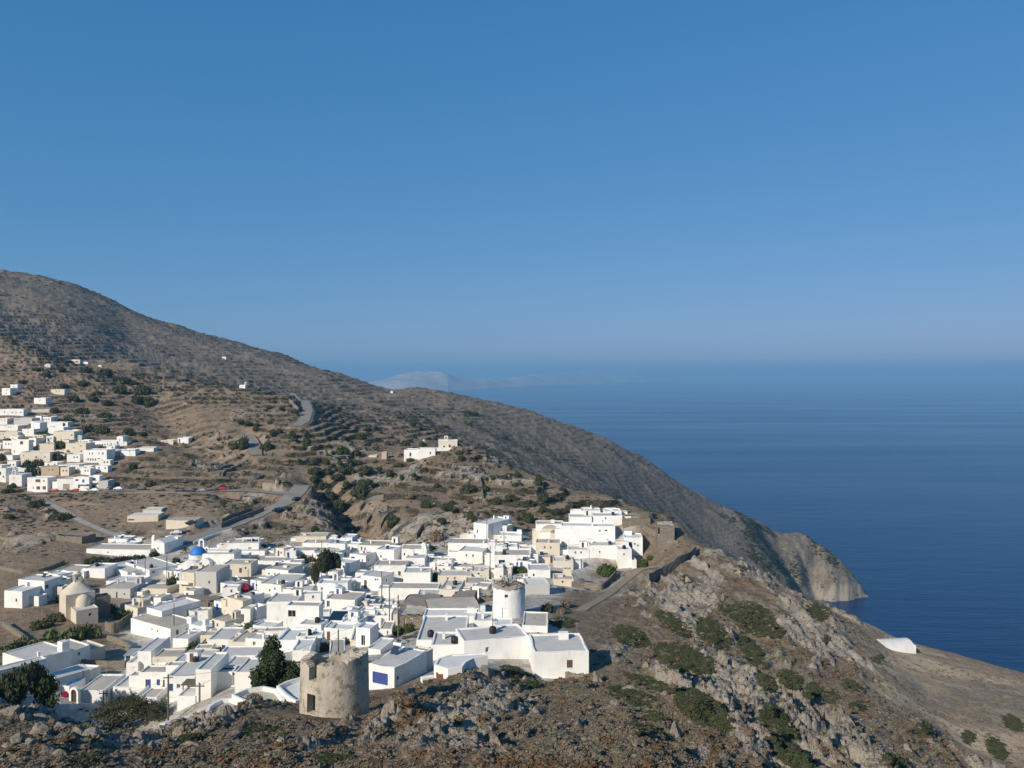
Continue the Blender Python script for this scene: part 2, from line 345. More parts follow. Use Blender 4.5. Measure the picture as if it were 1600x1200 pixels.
# left, corner, right end of side ('-' if hidden), top at corner, foot at corner, yaw, depth, wall+roof colour | label | openings
# walls: w white c cream g grey s stone t tan ; roofs: g grey b beige w white d dark
HT = """
B -70 -25 185 262 400 38 8 wg|long low white house with shaded veranda at the lower left edge of the village|s60,300,26,60,k s120,290,22,55,k
B 20 250 420 182 310 30 8 wg|flat roofed white house with a pale skylight right behind the veranda house|s300,250,14,22,k
B 255 418 492 140 262 32 8 wb|white house with beige roof right of the skylight house at lower left|s440,152,12,18,k s378,232,16,34,k
B 492 640 720 118 196 33 6 cb|small cream house with two dark openings standing alone beside the brown field|f541,135,18,34,k f593,150,14,36,k
B 385 470 545 322 392 35 6 ww|low vaulted white outbuilding with cream side near the lower left trees|
B 562 692 752 292 350 8 5 ww|tiny white house with two small windows beside a utility pole, lower left|f597,299,12,12,k f640,299,14,12,k
B 500 575 618 385 480 10 4 ww|small white annex with shaded right side next to the arched gate|
B 655 865 1040 420 535 0 - wb|large white house with broad beige roof just right of the arched gate|s893,440,20,90,k s925,450,14,80,k
B 943 1160 - 392 492 0 6 wg|plain white house with stub chimney right behind the broad beige roof house|
D 200 430 500 484 640 0 - wb|cream white house with one blue door and one blue shuttered window|f276,585,44,86,b f361,567,30,50,b f411,580,10,70,k
D 436 664 - 515 642 0 10 wg|cream white house with second blue door under a grey roof with round black tank|f466,610,38,64,b f530,598,30,36,k
D 205 345 436 688 806 0 - wb|small white cottage with bright blue door and plain grey side wall|f314,764,30,78,B
D 112 236 268 718 790 4 - ww|low white shed left of the cottage with the bright blue door|
D 668 797 - 462 694 0 9 wg|tall plain windowless white house front left of the pillared veranda|
D 515 668 - 680 742 0 4 ww|low white terrace base under the brown pergola|
D 995 1150 - 480 622 0 7 wg|white house block between the pillared veranda and the big pine|
D 186 297 456 310 500 0 - wg|tall white house with long plain grey side wall and roof box|
D 90 186 - 405 524 0 5 ww|white terrace block under a corrugated canopy left of the tall grey sided house|f140,380,8,20,k
D 455 742 - 416 470 0 7 wg|low white building with wide grey roof right of the tall grey sided house|
D 800 1140 - 388 440 0 9 wg|broad low roofed house above the pillared veranda|
D 905 1095 - 430 480 2 5 wg|narrow roofed white strip of house just above the veranda roof|
D 970 1130 1245 232 336 3 - cb|square cream house with beige roof and shaded right side left of the pine crown|
D 770 968 1008 210 290 0 8 wg|white house with small blue framed window left of the square cream house|f905,272,32,34,b
D 480 610 730 206 268 8 - wg|low white house with long cream side wall above the garden bushes|s648,228,10,16,k
F 65 312 462 215 292 2 7 ww|long white house with pale roof right of the pine top|f200,233,46,12,k f100,262,20,12,k
F 195 345 - 290 370 -5 6 ww|white courtyard block below the pale roofed house and behind the ruined mill|
F 505 640 - 330 388 -12 8 wb|white house with brown roof seen just over the ruined mill rim|
F 680 830 - 214 246 -5 10 cb|low cream house with wide brown roof behind the prickly bushes|
F 812 930 1000 296 332 15 6 ww|pale canopy roofed shed behind the house with the blue window|
F 832 1048 1312 440 612 28 - wg|white house with big blue window and grey side next to the ruined mill|f930,535,124,100,b s1078,530,16,30,k
G 150 530 - 700 765 0 15 wg|long white building with one wide grey roof left of the white mill|
G 268 525 - 738 832 0 7 wg|white house front right behind the red bougainvillea|
G 528 1032 - 664 850 -16 7 wg|long white house with tall right end wall below the white mill|
G 600 746 - 548 640 0 5 wg|square white stair house on the roofs below the white mill|
G 765 905 975 598 642 0 5 ww|white roof room with blue shaded corner at the foot of the white mill|
G 205 640 - 512 562 0 5 ww|long low white wall building in front of the brown sloping roof|
G 272 700 - 508 540 -12 17 sb|stone building with a broad brown sloping earth roof left of the white mill|
G 980 1180 1198 590 645 3 8 wb|white house with beige roof just right of the white mill foot|
G 1074 1497 - 785 962 -4 9 wg|rightmost low white house with one framed window standing on the rocky slope|f1350,888,46,62,n
G 1025 1200 - 152 218 0 8 wg|white house with grey roof behind and right of the white mill cap|f1070,192,10,20,k
G 1228 1382 - 225 288 0 6 cb|small cream hut with one tiny dark window right of the white mill|f1297,247,10,10,k
G 1010 1195 - 262 345 -6 6 gw|grey walled yard building just behind the white mill|
G 1250 1380 - 92 150 5 7 cb|beige roofed cream house above the tiny windowed cream hut|
H 1150 1525 - 582 702 0 9 wb|white house with dark arched window above the white mill|f1230,665,66,66,k f1482,650,14,18,k
H 1152 1242 - 716 822 0 4 ww|narrow white lean-to below the arched window house|f1215,805,16,16,n
H 770 1025 1132 550 665 12 - ww|white house with shaded blue right side near the tall pole in the village centre|s1093,618,12,22,k
H 665 1080 - 462 592 3 9 wb|broad white house with cream front and thin cornice left of the village centre pole|
H 830 1072 - 492 565 3 5 wb|narrow white upper room standing on the thin cornice house|
H 935 1085 1335 262 435 35 - ww|tall blue white block highest on the back edge of the village|f973,335,14,42,k s1128,330,8,80,k
H 873 938 - 362 435 0 5 ww|small white annex left of the tall blue white block|
H 1085 1158 - 450 600 0 4 ww|slim white tower like room beside the village centre pole|
H 1160 1390 - 498 548 0 6 ww|low white house with terrace right of the slim tower room|
H 1180 1430 - 378 440 6 7 ww|white house with sunlit courtyard right of the tall blue white block|
H 560 910 - 795 886 0 7 cg|long cream house with grey roof in the centre of the village|
H 912 1095 - 748 842 0 7 cg|cream house with grey roof joined to the right of the long cream house|
H 702 912 - 704 742 0 5 wb|white upper room above the long cream house|
H 580 780 845 942 1028 6 - cg|cream cottage with grey sagging roof below the long cream house|
H 845 1050 - 870 905 0 7 cb|low cream building with dry beige roof left of the white mill cap|
H 705 930 - 1022 1112 6 7 sd|old stone hut with a black doorway left of the white mill|f775,1085,38,46,k
H 990 1128 - 1002 1062 0 6 sb|roofless looking stone wall house just left of the white mill|
H 1062 1205 - 902 968 0 6 wg|small white house with grey roof touching the left of the white mill cap|
H 455 714 - 652 700 0 8 wb|low white walled flat terrace with a blue shaded yard|
I 190 408 - 194 252 0 7 wb|low white house with beige roof at the left end of the castle quarter|
I 540 690 - 90 128 4 6 ww|topmost small white house of the castle quarter|
I 452 622 - 138 215 0 6 wg|white upper house at the left of the castle quarter|
I 638 862 - 130 195 0 7 wg|white house with grey roof second from the top of the castle quarter|
I 730 858 - 94 132 0 6 ww|small white roof room right of the topmost castle house|
I 468 760 - 186 232 0 5 ww|long white attic row in the middle of the castle quarter|
I 385 806 841 212 332 4 6 ww|largest cream white front of the castle quarter with two tiny windows|f687,247,12,14,k f735,245,22,6,k
I 185 372 - 342 442 4 7 cb|cubic cream house left of the white castle row|
I 232 362 - 232 290 0 6 cb|old tan vaulted house with one black hole left of the castle quarter|f276,284,22,22,k
I 300 384 - 262 306 0 5 cd|tan ruined vault beside the old tan vaulted house|
I 440 604 - 395 456 0 7 wg|white house with pale grey roof in the front left of the castle quarter|
I 606 836 - 362 466 0 6 wg|white house with tiny square window in the front of the castle quarter|f684,412,10,12,k
I 520 742 - 308 345 0 5 wb|low white house with beige roof under the largest castle front|
I 878 1022 1042 302 440 5 - ww|rightmost tall white castle house with blue door|f922,357,34,46,b f960,350,10,12,k f985,362,8,10,k
I 832 936 - 392 532 0 6 ww|white block with one black window below the rightmost castle house|f876,430,10,12,k
I 934 972 - 475 540 0 4 ww|narrow white pillar like annex at the lower right corner of the castle houses|
I 748 792 - 282 325 0 4 ww|little white room with blue window between the castle roofs|f772,298,30,24,b
I 325 480 - 482 552 0 7 cw|cream house with whitewashed roof in front of the castle quarter|
I 155 300 - 455 500 0 7 cb|low house with plain beige roof left of the whitewashed roof house|
I 868 1080 1130 140 198 0 6 sb|ruined stone house with broken wall tops on the castle summit|
I 1135 1270 - 200 332 6 6 sb|ruined stone house with empty doorway at the right end of the castle|f1143,248,26,54,k
A 150 370 518 258 435 14 - wg|big white two storey house with three blue windows at the left edge of the village|f222,315,14,32,k f286,412,12,22,k s390,302,34,30,b s390,388,34,30,b s474,308,26,28,b
A 35 184 - 345 485 14 7 ww|lower white block with parapet terrace attached left of the house with three blue windows|f136,415,10,28,k
A 405 480 600 205 250 30 - ww|white house with tall blue door and blue shading behind the three window house|s568,235,34,52,b f432,225,12,40,k
A 470 700 - 178 232 8 8 wb|low white house with thin beige roof behind the stone church|
A 690 872 - 152 235 4 7 ww|white house with rounded gate wall behind the stone church tower|
A 868 1060 - 182 232 38 9 wg|long cream white house with small windows right of the stone church tower|f908,205,10,32,k f953,212,8,22,k f980,212,8,22,k
A 885 1150 - 262 320 6 7 ww|low house with bright whitewashed roof behind the stone church|
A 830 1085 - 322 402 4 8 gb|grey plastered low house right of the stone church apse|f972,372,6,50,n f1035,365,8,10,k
A 1075 1395 - 322 372 6 6 cb|tan house with broken beige roof in the old quarter right of the stone church|
A 1165 1282 - 402 452 6 5 cb|low cream house with rounded corner in the old quarter|
A 1280 1340 1432 396 474 16 - wb|small white cube house with cream top above the big white house|
A 1012 1147 1268 484 575 35 - cb|small tan stone cottage with dark narrow window and white chimney|f1103,515,14,30,k
C 86 285 522 378 440 40 - wg|two storey white house with four small windows and broad tan side wall|f108,378,12,32,k f150,388,12,32,k f186,410,10,34,k f236,418,14,24,k s318,395,24,6,k
C 302 410 566 152 248 18 - ww|white chapel with gable front beside the road above the village|f357,197,12,14,k
C -240 292 - 208 262 4 10 wb|very long low white building with beige roof at the back left of the village|f-60,230,10,10,k
C -80 135 - 168 198 4 8 ww|low white stepped farm building behind the very long low building|
C -60 100 - 118 160 4 7 ww|white upper farm building behind the stepped farm building|
C 780 945 - 195 240 4 9 wg|grey roofed white wing right of the blue dome|
C 935 1198 - 150 240 -4 9 wb|long white building with white roof canopy above the blue domed church|f1122,194,26,10,k f1020,210,14,30,k f958,228,40,20,k
C 1022 1246 - 218 255 4 6 wb|low white wall house with beige roof right of the blue domed church|
C 535 662 - 400 575 10 9 cb|narrow house front with balcony left of the large blank wall|f610,548,30,50,n f560,420,16,60,w
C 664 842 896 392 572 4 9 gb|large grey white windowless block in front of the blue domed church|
C 900 1130 - 328 432 0 8 cb|cream house with pale door recess right of the large blank block|f975,380,44,90,c f1044,380,22,40,n f1085,360,8,18,k
C 262 388 712 722 892 32 - ww|large white angular house with pale flat roof in the left centre of the village|f330,795,10,32,k
C 500 586 602 705 815 14 5 ww|white stair tower standing against the large angular house|
C 132 462 700 872 970 33 - wb|white lower wing with two dark windows facing a yard, left centre of the village|s520,896,22,42,k s597,876,20,24,k f305,872,6,12,k f355,886,6,12,k
C 612 800 905 862 935 28 - ww|white house with buttress chimney below the ruined brown roof house|s882,890,14,36,k
C 806 916 1062 812 920 33 - cb|cream house with brown roof and long tan side left of the small palm|
C 915 1062 1146 636 800 34 - cb|tall tan house with brown roof and square roof box in the left centre|f925,650,16,70,t
C 480 820 905 632 702 8 - sd|derelict stone house with collapsed brown earth roof|f790,668,30,40,k s862,690,40,24,n
C 878 975 1062 502 582 30 6 wg|white house with small arched openings beside the crimson bougainvillea|f905,535,14,26,k f930,545,10,26,k f958,545,16,30,k
C 1180 1246 - 452 512 6 5 wg|white roof terrace house with blue framed window behind the bougainvillea|f1205,485,20,20,b
C 1250 1440 1566 380 482 14 - wb|wide white house with rounded front corner and brown beige roof|
C 1200 1436 1592 500 572 10 - wg|white house with low slot windows below the round cornered house|f1287,545,10,18,k f1304,542,10,18,k f1366,541,28,12,k
E 280 446 - 546 614 3 7 wg|white house with one square window above the tallest plain house|f380,572,18,20,n
E 385 598 - 152 192 2 9 wb|white house with long beige roof at the back edge of the village|
E 330 585 - 96 150 -2 8 cb|cream upper house with tan gable wall at the back edge of the village|
E 598 722 790 160 215 12 - ww|white house with blue shadowed side right of the tan gable house|s745,190,14,30,k
E 706 802 850 108 170 6 - ww|white cube house at the right end of the back row|
E 272 486 - 214 252 0 7 wb|low white house with beige roof below the long back roof|
E 478 636 772 246 302 20 - wg|white house with long blue shaded side wall below the back row|s745,245,16,30,k
E 8 212 - 302 352 4 7 wb|white house with stepped cream roof below the blue domed church|
E 224 300 356 300 345 10 - wg|small house with a dark window and blue shaded side left of the round bush|f244,285,14,34,k
E 398 606 - 356 398 2 8 cd|cream terrace house with rusty brown awning|
E 780 916 1002 256 352 24 - wg|white house with tall blue balcony window in the centre back|f808,287,30,44,b f886,300,12,26,k
E 632 782 - 322 402 20 7 ww|white courtyard house with rounded front left of the balcony house|f700,395,30,20,k
E 855 1145 - 178 242 8 10 wb|white house with wide beige roof and dark openings at the back centre|f880,196,10,28,k f908,203,10,30,k
E 1000 1150 1216 212 322 14 - ww|white house with two tall blue openings below the wide beige roof|f1005,252,8,28,k f1041,262,8,24,k f1075,298,40,34,B f1096,275,12,46,b
E 1212 1420 - 202 312 2 8 wb|white house with beige roof and a small arch dormer in the back centre|f1236,245,12,20,k
E 1246 1406 - 278 392 2 7 wg|white house with one brown shuttered window in front of the arch dormer house|f1277,322,16,30,n
E 985 1246 - 338 452 2 8 wb|cream white house with brown shuttered window in the centre|f1195,405,22,36,n
E 872 1046 1152 438 548 20 - wg|white house with tall grey door and grey shaded side|f912,497,24,74,n f995,455,8,16,k f1012,455,8,16,k
E 1226 1452 - 395 503 0 6 wg|bright blank white house with thin dark roof edge in the centre|
E 512 762 - 488 610 0 5 ww|white chapel with battlemented bell arch in the village centre|
E 570 822 916 630 772 10 - wb|cream house with loggia arches at left and large blank front|f600,655,24,60,k f592,712,8,10,k f608,712,8,10,k f600,775,24,50,k s850,690,18,36,k
E 250 524 562 676 918 3 - wb|tallest plain white house with one deep dark window and brown roof|f297,740,64,56,k
E 88 332 - 642 846 0 9 wg|big blank white house with pale grey roof left of the tallest plain house|f78,700,8,16,k
E 622 780 - 800 860 0 5 wd|white sun room with glazed front under a blue grey roof|f655,830,30,28,k f692,830,30,28,k
E 880 1030 - 645 702 0 6 wb|small white house with brown roof below the centre chapel|
E 845 1042 - 722 760 0 6 wb|low white house with brown roof below the small brown roofed house|
E 838 1042 - 784 856 3 7 wg|white house with grey terrace and right parapet left of the dark alley|f990,800,8,8,k
E 616 936 1030 872 952 4 4 ww|long curved white retaining house wall in front of the glazed sun room|
E 1340 1526 - 588 628 0 6 wg|small white flat roofed store right of the grey shed|
E 1216 1312 - 562 592 0 5 gd|little dark grey roofed shed in the village centre|
E 1100 1515 - 532 580 2 6 wb|long low white house with blue washed left end in the centre|f1495,550,10,10,k
E 1195 1490 1560 672 735 6 - sd|ruined stone house with scattered debris on its roof|
E 1122 1176 - 745 835 0 5 cb|small orange tan house by the dark alley with a tiny window|f1145,765,8,8,k
E 1200 1392 - 745 850 4 7 sb|tall ruined stone gable house with narrow slot right of the alley|f1300,770,8,12,k f1243,790,16,90,t
E 1030 1130 - 868 912 0 5 wb|small white porch hut with a dark opening at the alley end|f1080,890,44,26,k
J -20 245 292 530 602 3 - ww|white two storey house with a row of four windows topping the upper hamlet|f50,560,10,18,k f128,565,10,18,k f167,567,10,18,k f217,563,10,18,k
J 145 332 - 622 682 6 6 gw|pale grey white house below the row of four windows|
J -20 76 - 625 682 3 6 ww|white house at the left picture edge below the four window house|
J -20 186 - 700 750 3 7 ww|low white house at the left picture edge with roof terrace|
J 330 416 438 668 782 6 6 ww|white tower like house in the upper hamlet|
J 415 652 - 668 715 4 8 ww|wide white house with grey roof right of the white tower house|
J 650 706 - 662 716 3 5 ww|small white house with an open dark porch at the right of the upper row|f668,690,24,28,k
J 500 662 - 716 795 4 6 ww|white house in the middle of the upper hamlet above the big cream front|f570,775,8,12,k
J 555 772 - 762 868 5 8 cw|big cream white front right of the dark trees in the upper hamlet|f748,800,14,16,k
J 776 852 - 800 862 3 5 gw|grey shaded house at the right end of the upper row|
J 230 352 - 736 810 6 6 ww|white stepped house below the white tower house|f288,768,8,12,k
J -20 186 - 768 832 3 6 cw|cream white house with an orange tinted wall at the left picture edge|
J 120 300 346 850 1012 10 - ww|bright white two storey house with shaded upper loggia in the upper hamlet|f150,968,12,20,k f225,880,30,34,k
J 396 562 - 888 962 0 7 cb|plain cream house with low chimney in the middle of the upper hamlet|
J 212 522 - 978 1095 2 8 cw|broad cream house with two small windows above the trees|f378,1030,18,22,k f469,1028,16,14,k f245,1015,12,12,n
J 685 896 - 885 1002 4 8 cw|two storey cream house with three small windows|f770,930,10,14,k f843,912,12,16,k f848,968,16,18,k
J 580 692 - 955 1004 2 6 cw|low wing at the left of the two storey cream house|f600,990,16,10,k f642,988,22,12,k
J 896 988 - 902 952 0 6 cw|small pale house right of the two storey cream house|
J 970 1216 - 862 916 0 8 ww|long white house with a row of five dark windows|f1068,897,12,16,k f1092,897,12,16,k f1120,893,8,14,k f1158,890,12,16,k f1190,895,12,16,k
J 1216 1282 - 815 905 0 6 ww|rounded white block at the right end of the five window house|
J 1238 1322 - 868 910 0 5 ww|low white box right of the five window house|
J 870 1112 - 955 1090 3 8 ww|white double house with a row of dark ground floor arches|f932,993,8,20,k f962,990,12,24,k f1030,990,8,20,k f1072,990,14,26,k f918,1052,14,24,k f944,1054,14,26,k f970,1054,14,26,k f996,1054,14,24,k f1030,1045,26,10,k
J 1112 1236 - 955 1016 4 6 gg|grey plastered store right of the double house with arches|
J 1240 1414 - 950 1020 0 7 ww|white block with sloping buttressed sides at the right end of the hamlet|
J 1420 1600 - 930 972 -4 7 ww|flat white ruin like building on the rocks right of the hamlet|
J 20 106 - 310 384 12 6 ww|white house on the slope above the upper hamlet, left picture edge|f65,335,8,12,k f65,365,14,8,k
J 108 182 - 272 330 6 5 ww|small white upper house on the left slope with grey side|
J 530 672 - 324 380 3 6 cw|pale rectangular farm house high on the left slope|
J 352 476 - 412 482 6 6 ww|white cube house with tiny window below the pale farm house|f414,436,6,8,k
J 330 532 - 532 562 0 6 gw|low grey white store right above the upper hamlet|
J 465 525 - 66 102 3 5 cw|small round cornered white hut near the top of the left slope|
J 745 832 - 12 56 3 6 cb|small cream farmhouse on the left hill shoulder|f800,36,30,14,k
J 838 916 - 36 58 3 6 ww|low white store right of the cream farmhouse on the hill shoulder|
J 1024 1056 - 72 92 3 4 ww|tiny white hut right of the hill shoulder farm|
J 40 132 - 1010 1066 8 6 ww|small white house with one window at the lower left of the upper hamlet|f72,1048,14,14,k
K 285 496 586 712 858 10 - ww|white house with two ground floor arches and brown upper openings by the road|f400,816,38,34,n f462,815,36,34,n f396,741,52,30,n f458,743,16,18,n f347,815,8,22,k
K 592 762 - 722 832 0 7 wt|white house with a wide beige garage front beside the parked cars|f690,800,96,52,t
K 765 926 960 705 836 6 - wb|white house with blue balcony door beside the parked cars|f800,735,30,20,k f868,748,24,40,B f820,805,20,30,k
K 926 1036 1078 690 808 6 - ww|white house with upper balcony right end of the car park|f985,722,24,20,k f960,798,60,26,k
K 1024 1126 - 742 826 0 6 gg|grey green roadside shed next to the rock cutting|
K 545 602 635 752 836 10 - ww|white gatehouse like annex behind the red car|
K -20 62 - 612 762 4 6 ww|white arcaded house at the left picture edge above the road|f4,665,18,36,k f36,700,16,20,k f36,612,14,20,k
K 192 396 - 610 705 0 7 ww|white house with dark arch right of the hamlet church|f230,670,44,40,k
K 430 612 - 596 682 0 7 tb|tan walled house with flat beige roof above the road houses|
K 614 822 - 574 625 0 7 wb|white house with brown doors above the road houses|f650,605,10,34,k f715,596,36,24,n
K 806 946 - 592 642 -6 6 ww|narrow white building with stairs left of the rocky knoll|
L 255 352 - 240 276 2 6 cw|cream white field house, the left one of the pair on the slope|
L 388 472 - 220 264 3 6 ww|white field house with dark doorway, the right one of the pair on the slope|f402,247,10,34,k
L 115 260 - 775 800 -6 6 cw|upper whitewashed ruin slab below the hamlet road|
L -5 236 - 822 872 -6 7 cw|long whitewashed ruin with a broken end below the hamlet road|f20,862,60,12,k
L 296 520 - 862 902 6 7 cb|low pale ruin with steps above the roadside chapel|
M 1125 1236 - 572 614 3 8 ww|white wing with two openings left of the hilltop church|f1165,602,12,26,k f1225,600,10,22,k
M 1210 1320 - 566 608 0 7 ww|white wing nearest the hilltop church on its left|f1290,592,10,14,k
M 984 1016 - 586 630 3 4 tb|small square stone hut left of the hilltop church wings|
M 905 955 - 606 618 0 5 cw|low white ruin wall left of the small square stone hut|
M 96 132 - 168 188 10 5 ww|small white chapel with bell arch on the terraces below the big hill|
M 1040 1056 - 205 218 0 5 ww|tiny lone white chapel near the skyline of the big hill|
U 88 128 148 838 850 20 6 sd|small roofless stone ruin beside the concrete path left of the stepped farm|
U 347 353 - 558 562 0 5 ww|tiny white chapel dot high on the big hill left of the skyline|
P 735 925 - 436 482 -8 5 ww|lone white chapel on the seaward slope at the right|
"""
class HouseRec: pass
HS = []
for line in HT.strip().split('\n'):
    spec, label, ops = line.split('|')
    s = spec.split()
    ox, oy, sc = FR[s[0]]
    h = HouseRec()
    fx = lambda q: ox + float(q) / sc
    fy = lambda q: oy + float(q) / sc
    h.ul, h.uc = fx(s[1]), fx(s[2]); h.ur = None if s[3] == '-' else fx(s[3])
    h.vt, h.vb = fy(s[4]), fy(s[5]); h.yaw = rad(float(s[6])); h.dep = None if s[7] == '-' else float(s[7])
    h.wall, h.roof = s[8][0], s[8][1]; h.label = label; h.frame = s[0]
    dmin = 88.0
    if h.uc > 640 and h.vb > 1010: dmin = 80
    if s[0] in 'JKLM' or label.startswith('tiny white chapel'): dmin = 240
    if s[0] == 'P': dmin = 150
    if s[0] == 'F' and h.uc > 600: dmin = 84
    if s[0] == 'U': dmin = 900 if float(s[1]) > 300 else 240
    if 'near the skyline' in label: dmin = 1000
    if s[0] == 'B' and h.vb > 1060: dmin = 112
    x, y, z = hit(h.uc, h.vb, dmin)
    h.x, h.y, h.z = x, y, z
    h.h = (h.vb - h.vt) / F * y
    # front wall direction from the corner to the left end; side wall direction backwards
    cy, sy = math.cos(h.yaw), math.sin(h.yaw)
    tl = (h.ul - 800) / F
    # (x - w*cy) = tl*(y + w*sy)
    h.w = max(1.2, min(40, (x - tl * y) / (cy + tl * sy)))
    if h.ur is not None and h.dep is None:
        tr = (h.ur - 800) / F
        den = sy - tr * cy
        dp = (tr * y - x) / den if abs(den) > 1e-4 else 8
        h.dep = dp if 2.0 < dp < 16 else (16 if dp >= 16 else 7)
    # openings
    h.ops = []
    for o in ops.split():
        q = o[1:].split(',')
        u, v = fx(q[0]), fy(q[1]); wpx, hpx = float(q[2]) / sc, float(q[3]) / sc
        t = (u - 800) / F
        if o[0] == 'f':   # front: point = C + a*(-cy, sy)
            a = (x - t * y) / (cy + t * sy); yy = y + a * sy
            along = wpx / F * yy / max(.3, abs(cy + t * sy))
            L = h.w
        else:             # side: point = C + a*(sy, cy)
            a = (t * y - x) / (sy - t * cy) if abs(sy - t * cy) > 1e-4 else 1.0; yy = y + a * cy
            along = wpx / F * yy / max(.12, abs(sy - t * cy))
            L = h.dep
        zz = -(v - 583) / F * yy - z
        hh = hpx / F * yy
        along = max(.45, min(along, 3.2)); hh = max(.5, hh)
        a0, a1 = max(.3, a - along / 2), min(L - .3, a + along / 2)
        z0, z1 = max(0.05, zz - hh / 2), min(h.h - .45, zz + hh / 2)
        if a1 - a0 > .3 and z1 - z0 > .35:
            h.ops.append((o[0], a0, a1, z0, z1, q[4]))
    # tidy overlaps
    keep = []
    for o in h.ops:
        if all(o[0] != k[0] or o[2] < k[1] - .12 or o[1] > k[2] + .12 or o[4] < k[3] - .12 or o[3] > k[4] + .12 for k in keep):
            keep.append(o)
    h.ops = keep
    HS.append(h)

# small houses squeezed into the gaps of the village fabric
def inpoly(u, v, P_):
    c = False
    for i in range(len(P_)):
        (a, b), (d, e) = P_[i - 1], P_[i]
        if (b > v) != (e > v) and u < (d - a) * (v - b) / (e - b) + a: c = not c
    return c
VPOLY = [(205, 885), (330, 872), (560, 862), (720, 858), (850, 862), (900, 905), (830, 925), (740, 950), (640, 995), (580, 1030), (540, 1010), (480, 1040), (330, 1062), (240, 1082), (225, 1060), (330, 1020), (270, 985), (190, 930)]
FR_ = random.Random(77); nfill = 0
occ = [(h.x - math.cos(h.yaw) * h.w / 2 + math.sin(h.yaw) * h.dep / 2, h.y + math.sin(h.yaw) * h.w / 2 + math.cos(h.yaw) * h.dep / 2, min(h.w, h.dep) / 2 + .25 * abs(h.w - h.dep)) for h in HS]
for _ in range(2500):
    if nfill >= 62: break
    u = FR_.uniform(190, 905); v = FR_.uniform(858, 1085)
    if not inpoly(u, v, VPOLY): continue
    x, y, z = hit(u, v, 100)
    w, dp = FR_.uniform(2.6, 5.0), FR_.uniform(2.6, 4.6)
    cx, cy = x - w / 2, y + dp / 2
    if any(math.hypot(cx - a, cy - b) < c + .38 * (w + dp) / 1.0 * .75 for a, b, c in occ): continue
    h = HouseRec(); h.ul = u - 10; h.uc = u; h.ur = None; h.vb = v; h.x, h.y, h.z = x, y, z; h.w, h.dep = w, dp
    h.h = FR_.uniform(2.1, 3.1); h.vt = v - h.h * F / y; h.yaw = rad(FR_.choice((0, 4, 8, 14, 22, 30, -6))); h.wall = FR_.choice('wwwwwc'); h.roof = FR_.choice('wwgbb')
    h.label = 'filler %d' % nfill; h.frame = 'Q'; h.ops = []
    if FR_.random() < .7:
        a = FR_.uniform(.5, max(.6, w - 1.3)); h.ops.append(('f', a, a + .75, 0.05, 1.85, FR_.choice('bkBnk')))
        if w > 3.6: a2 = a + 1.3 if a + 2.0 < w - .3 else a - 1.1; h.ops += [('f', a2, a2 + .6, .95, 1.65, FR_.choice('kbk'))] if a2 > .3 else []
    HS.append(h); occ.append((cx, cy, (w + dp) / 4)); nfill += 1
VP2 = [(-5, 640), (40, 650), (105, 668), (150, 690), (190, 705), (170, 740), (60, 750), (-5, 760)]
nf2 = 0
for _ in range(1500):
    if nf2 >= 26: break
    u = FR_.uniform(0, 200); v = FR_.uniform(648, 752)
    if not inpoly(u, v, VP2): continue
    x, y, z = hit(u, v, 300)
    w, dp = FR_.uniform(4, 7.5), FR_.uniform(3.5, 6)
    cx, cy = x - w / 2, y + dp / 2
    if any(math.hypot(cx - a, (cy - b) * .8) < c + .30 * (w + dp) for a, b, c in occ): continue
    h = HouseRec(); h.ul = u - 10; h.uc = u; h.ur = None; h.vb = v; h.x, h.y, h.z = x, y, z; h.w, h.dep = w, dp
    h.h = FR_.uniform(2.6, 4.6); h.vt = v - h.h * F / y; h.yaw = rad(FR_.choice((0, 4, 8, 14))); h.wall = FR_.choice('wwwwc'); h.roof = FR_.choice('wwwgb')
    h.label = 'hamlet filler %d' % nf2; h.frame = 'R'; h.ops = []
    for a in (1.0, 2.6, 4.4):
        if a + .9 < w and FR_.random() < .7: h.ops.append(('f', a, a + .8, h.h * .5, h.h * .5 + .9, 'k'))
    HS.append(h); occ.append((cx, cy, (w + dp) / 4)); nf2 += 1
for h in HS:
    if h.frame in 'BCDEGHI' and h.ur is None and h.dep > 6: h.dep *= .86
# ---------------------------------------------------------------- materials
def mat(name, col, rough=0.9, spec=0.25):
    m = bpy.data.materials.new(name); m.use_nodes = True
    b = m.node_tree.nodes['Principled BSDF']
    b.inputs['Base Color'].default_value = (*col, 1); b.inputs['Roughness'].default_value = rough
    b.inputs['Specular IOR Level'].default_value = spec
    return m

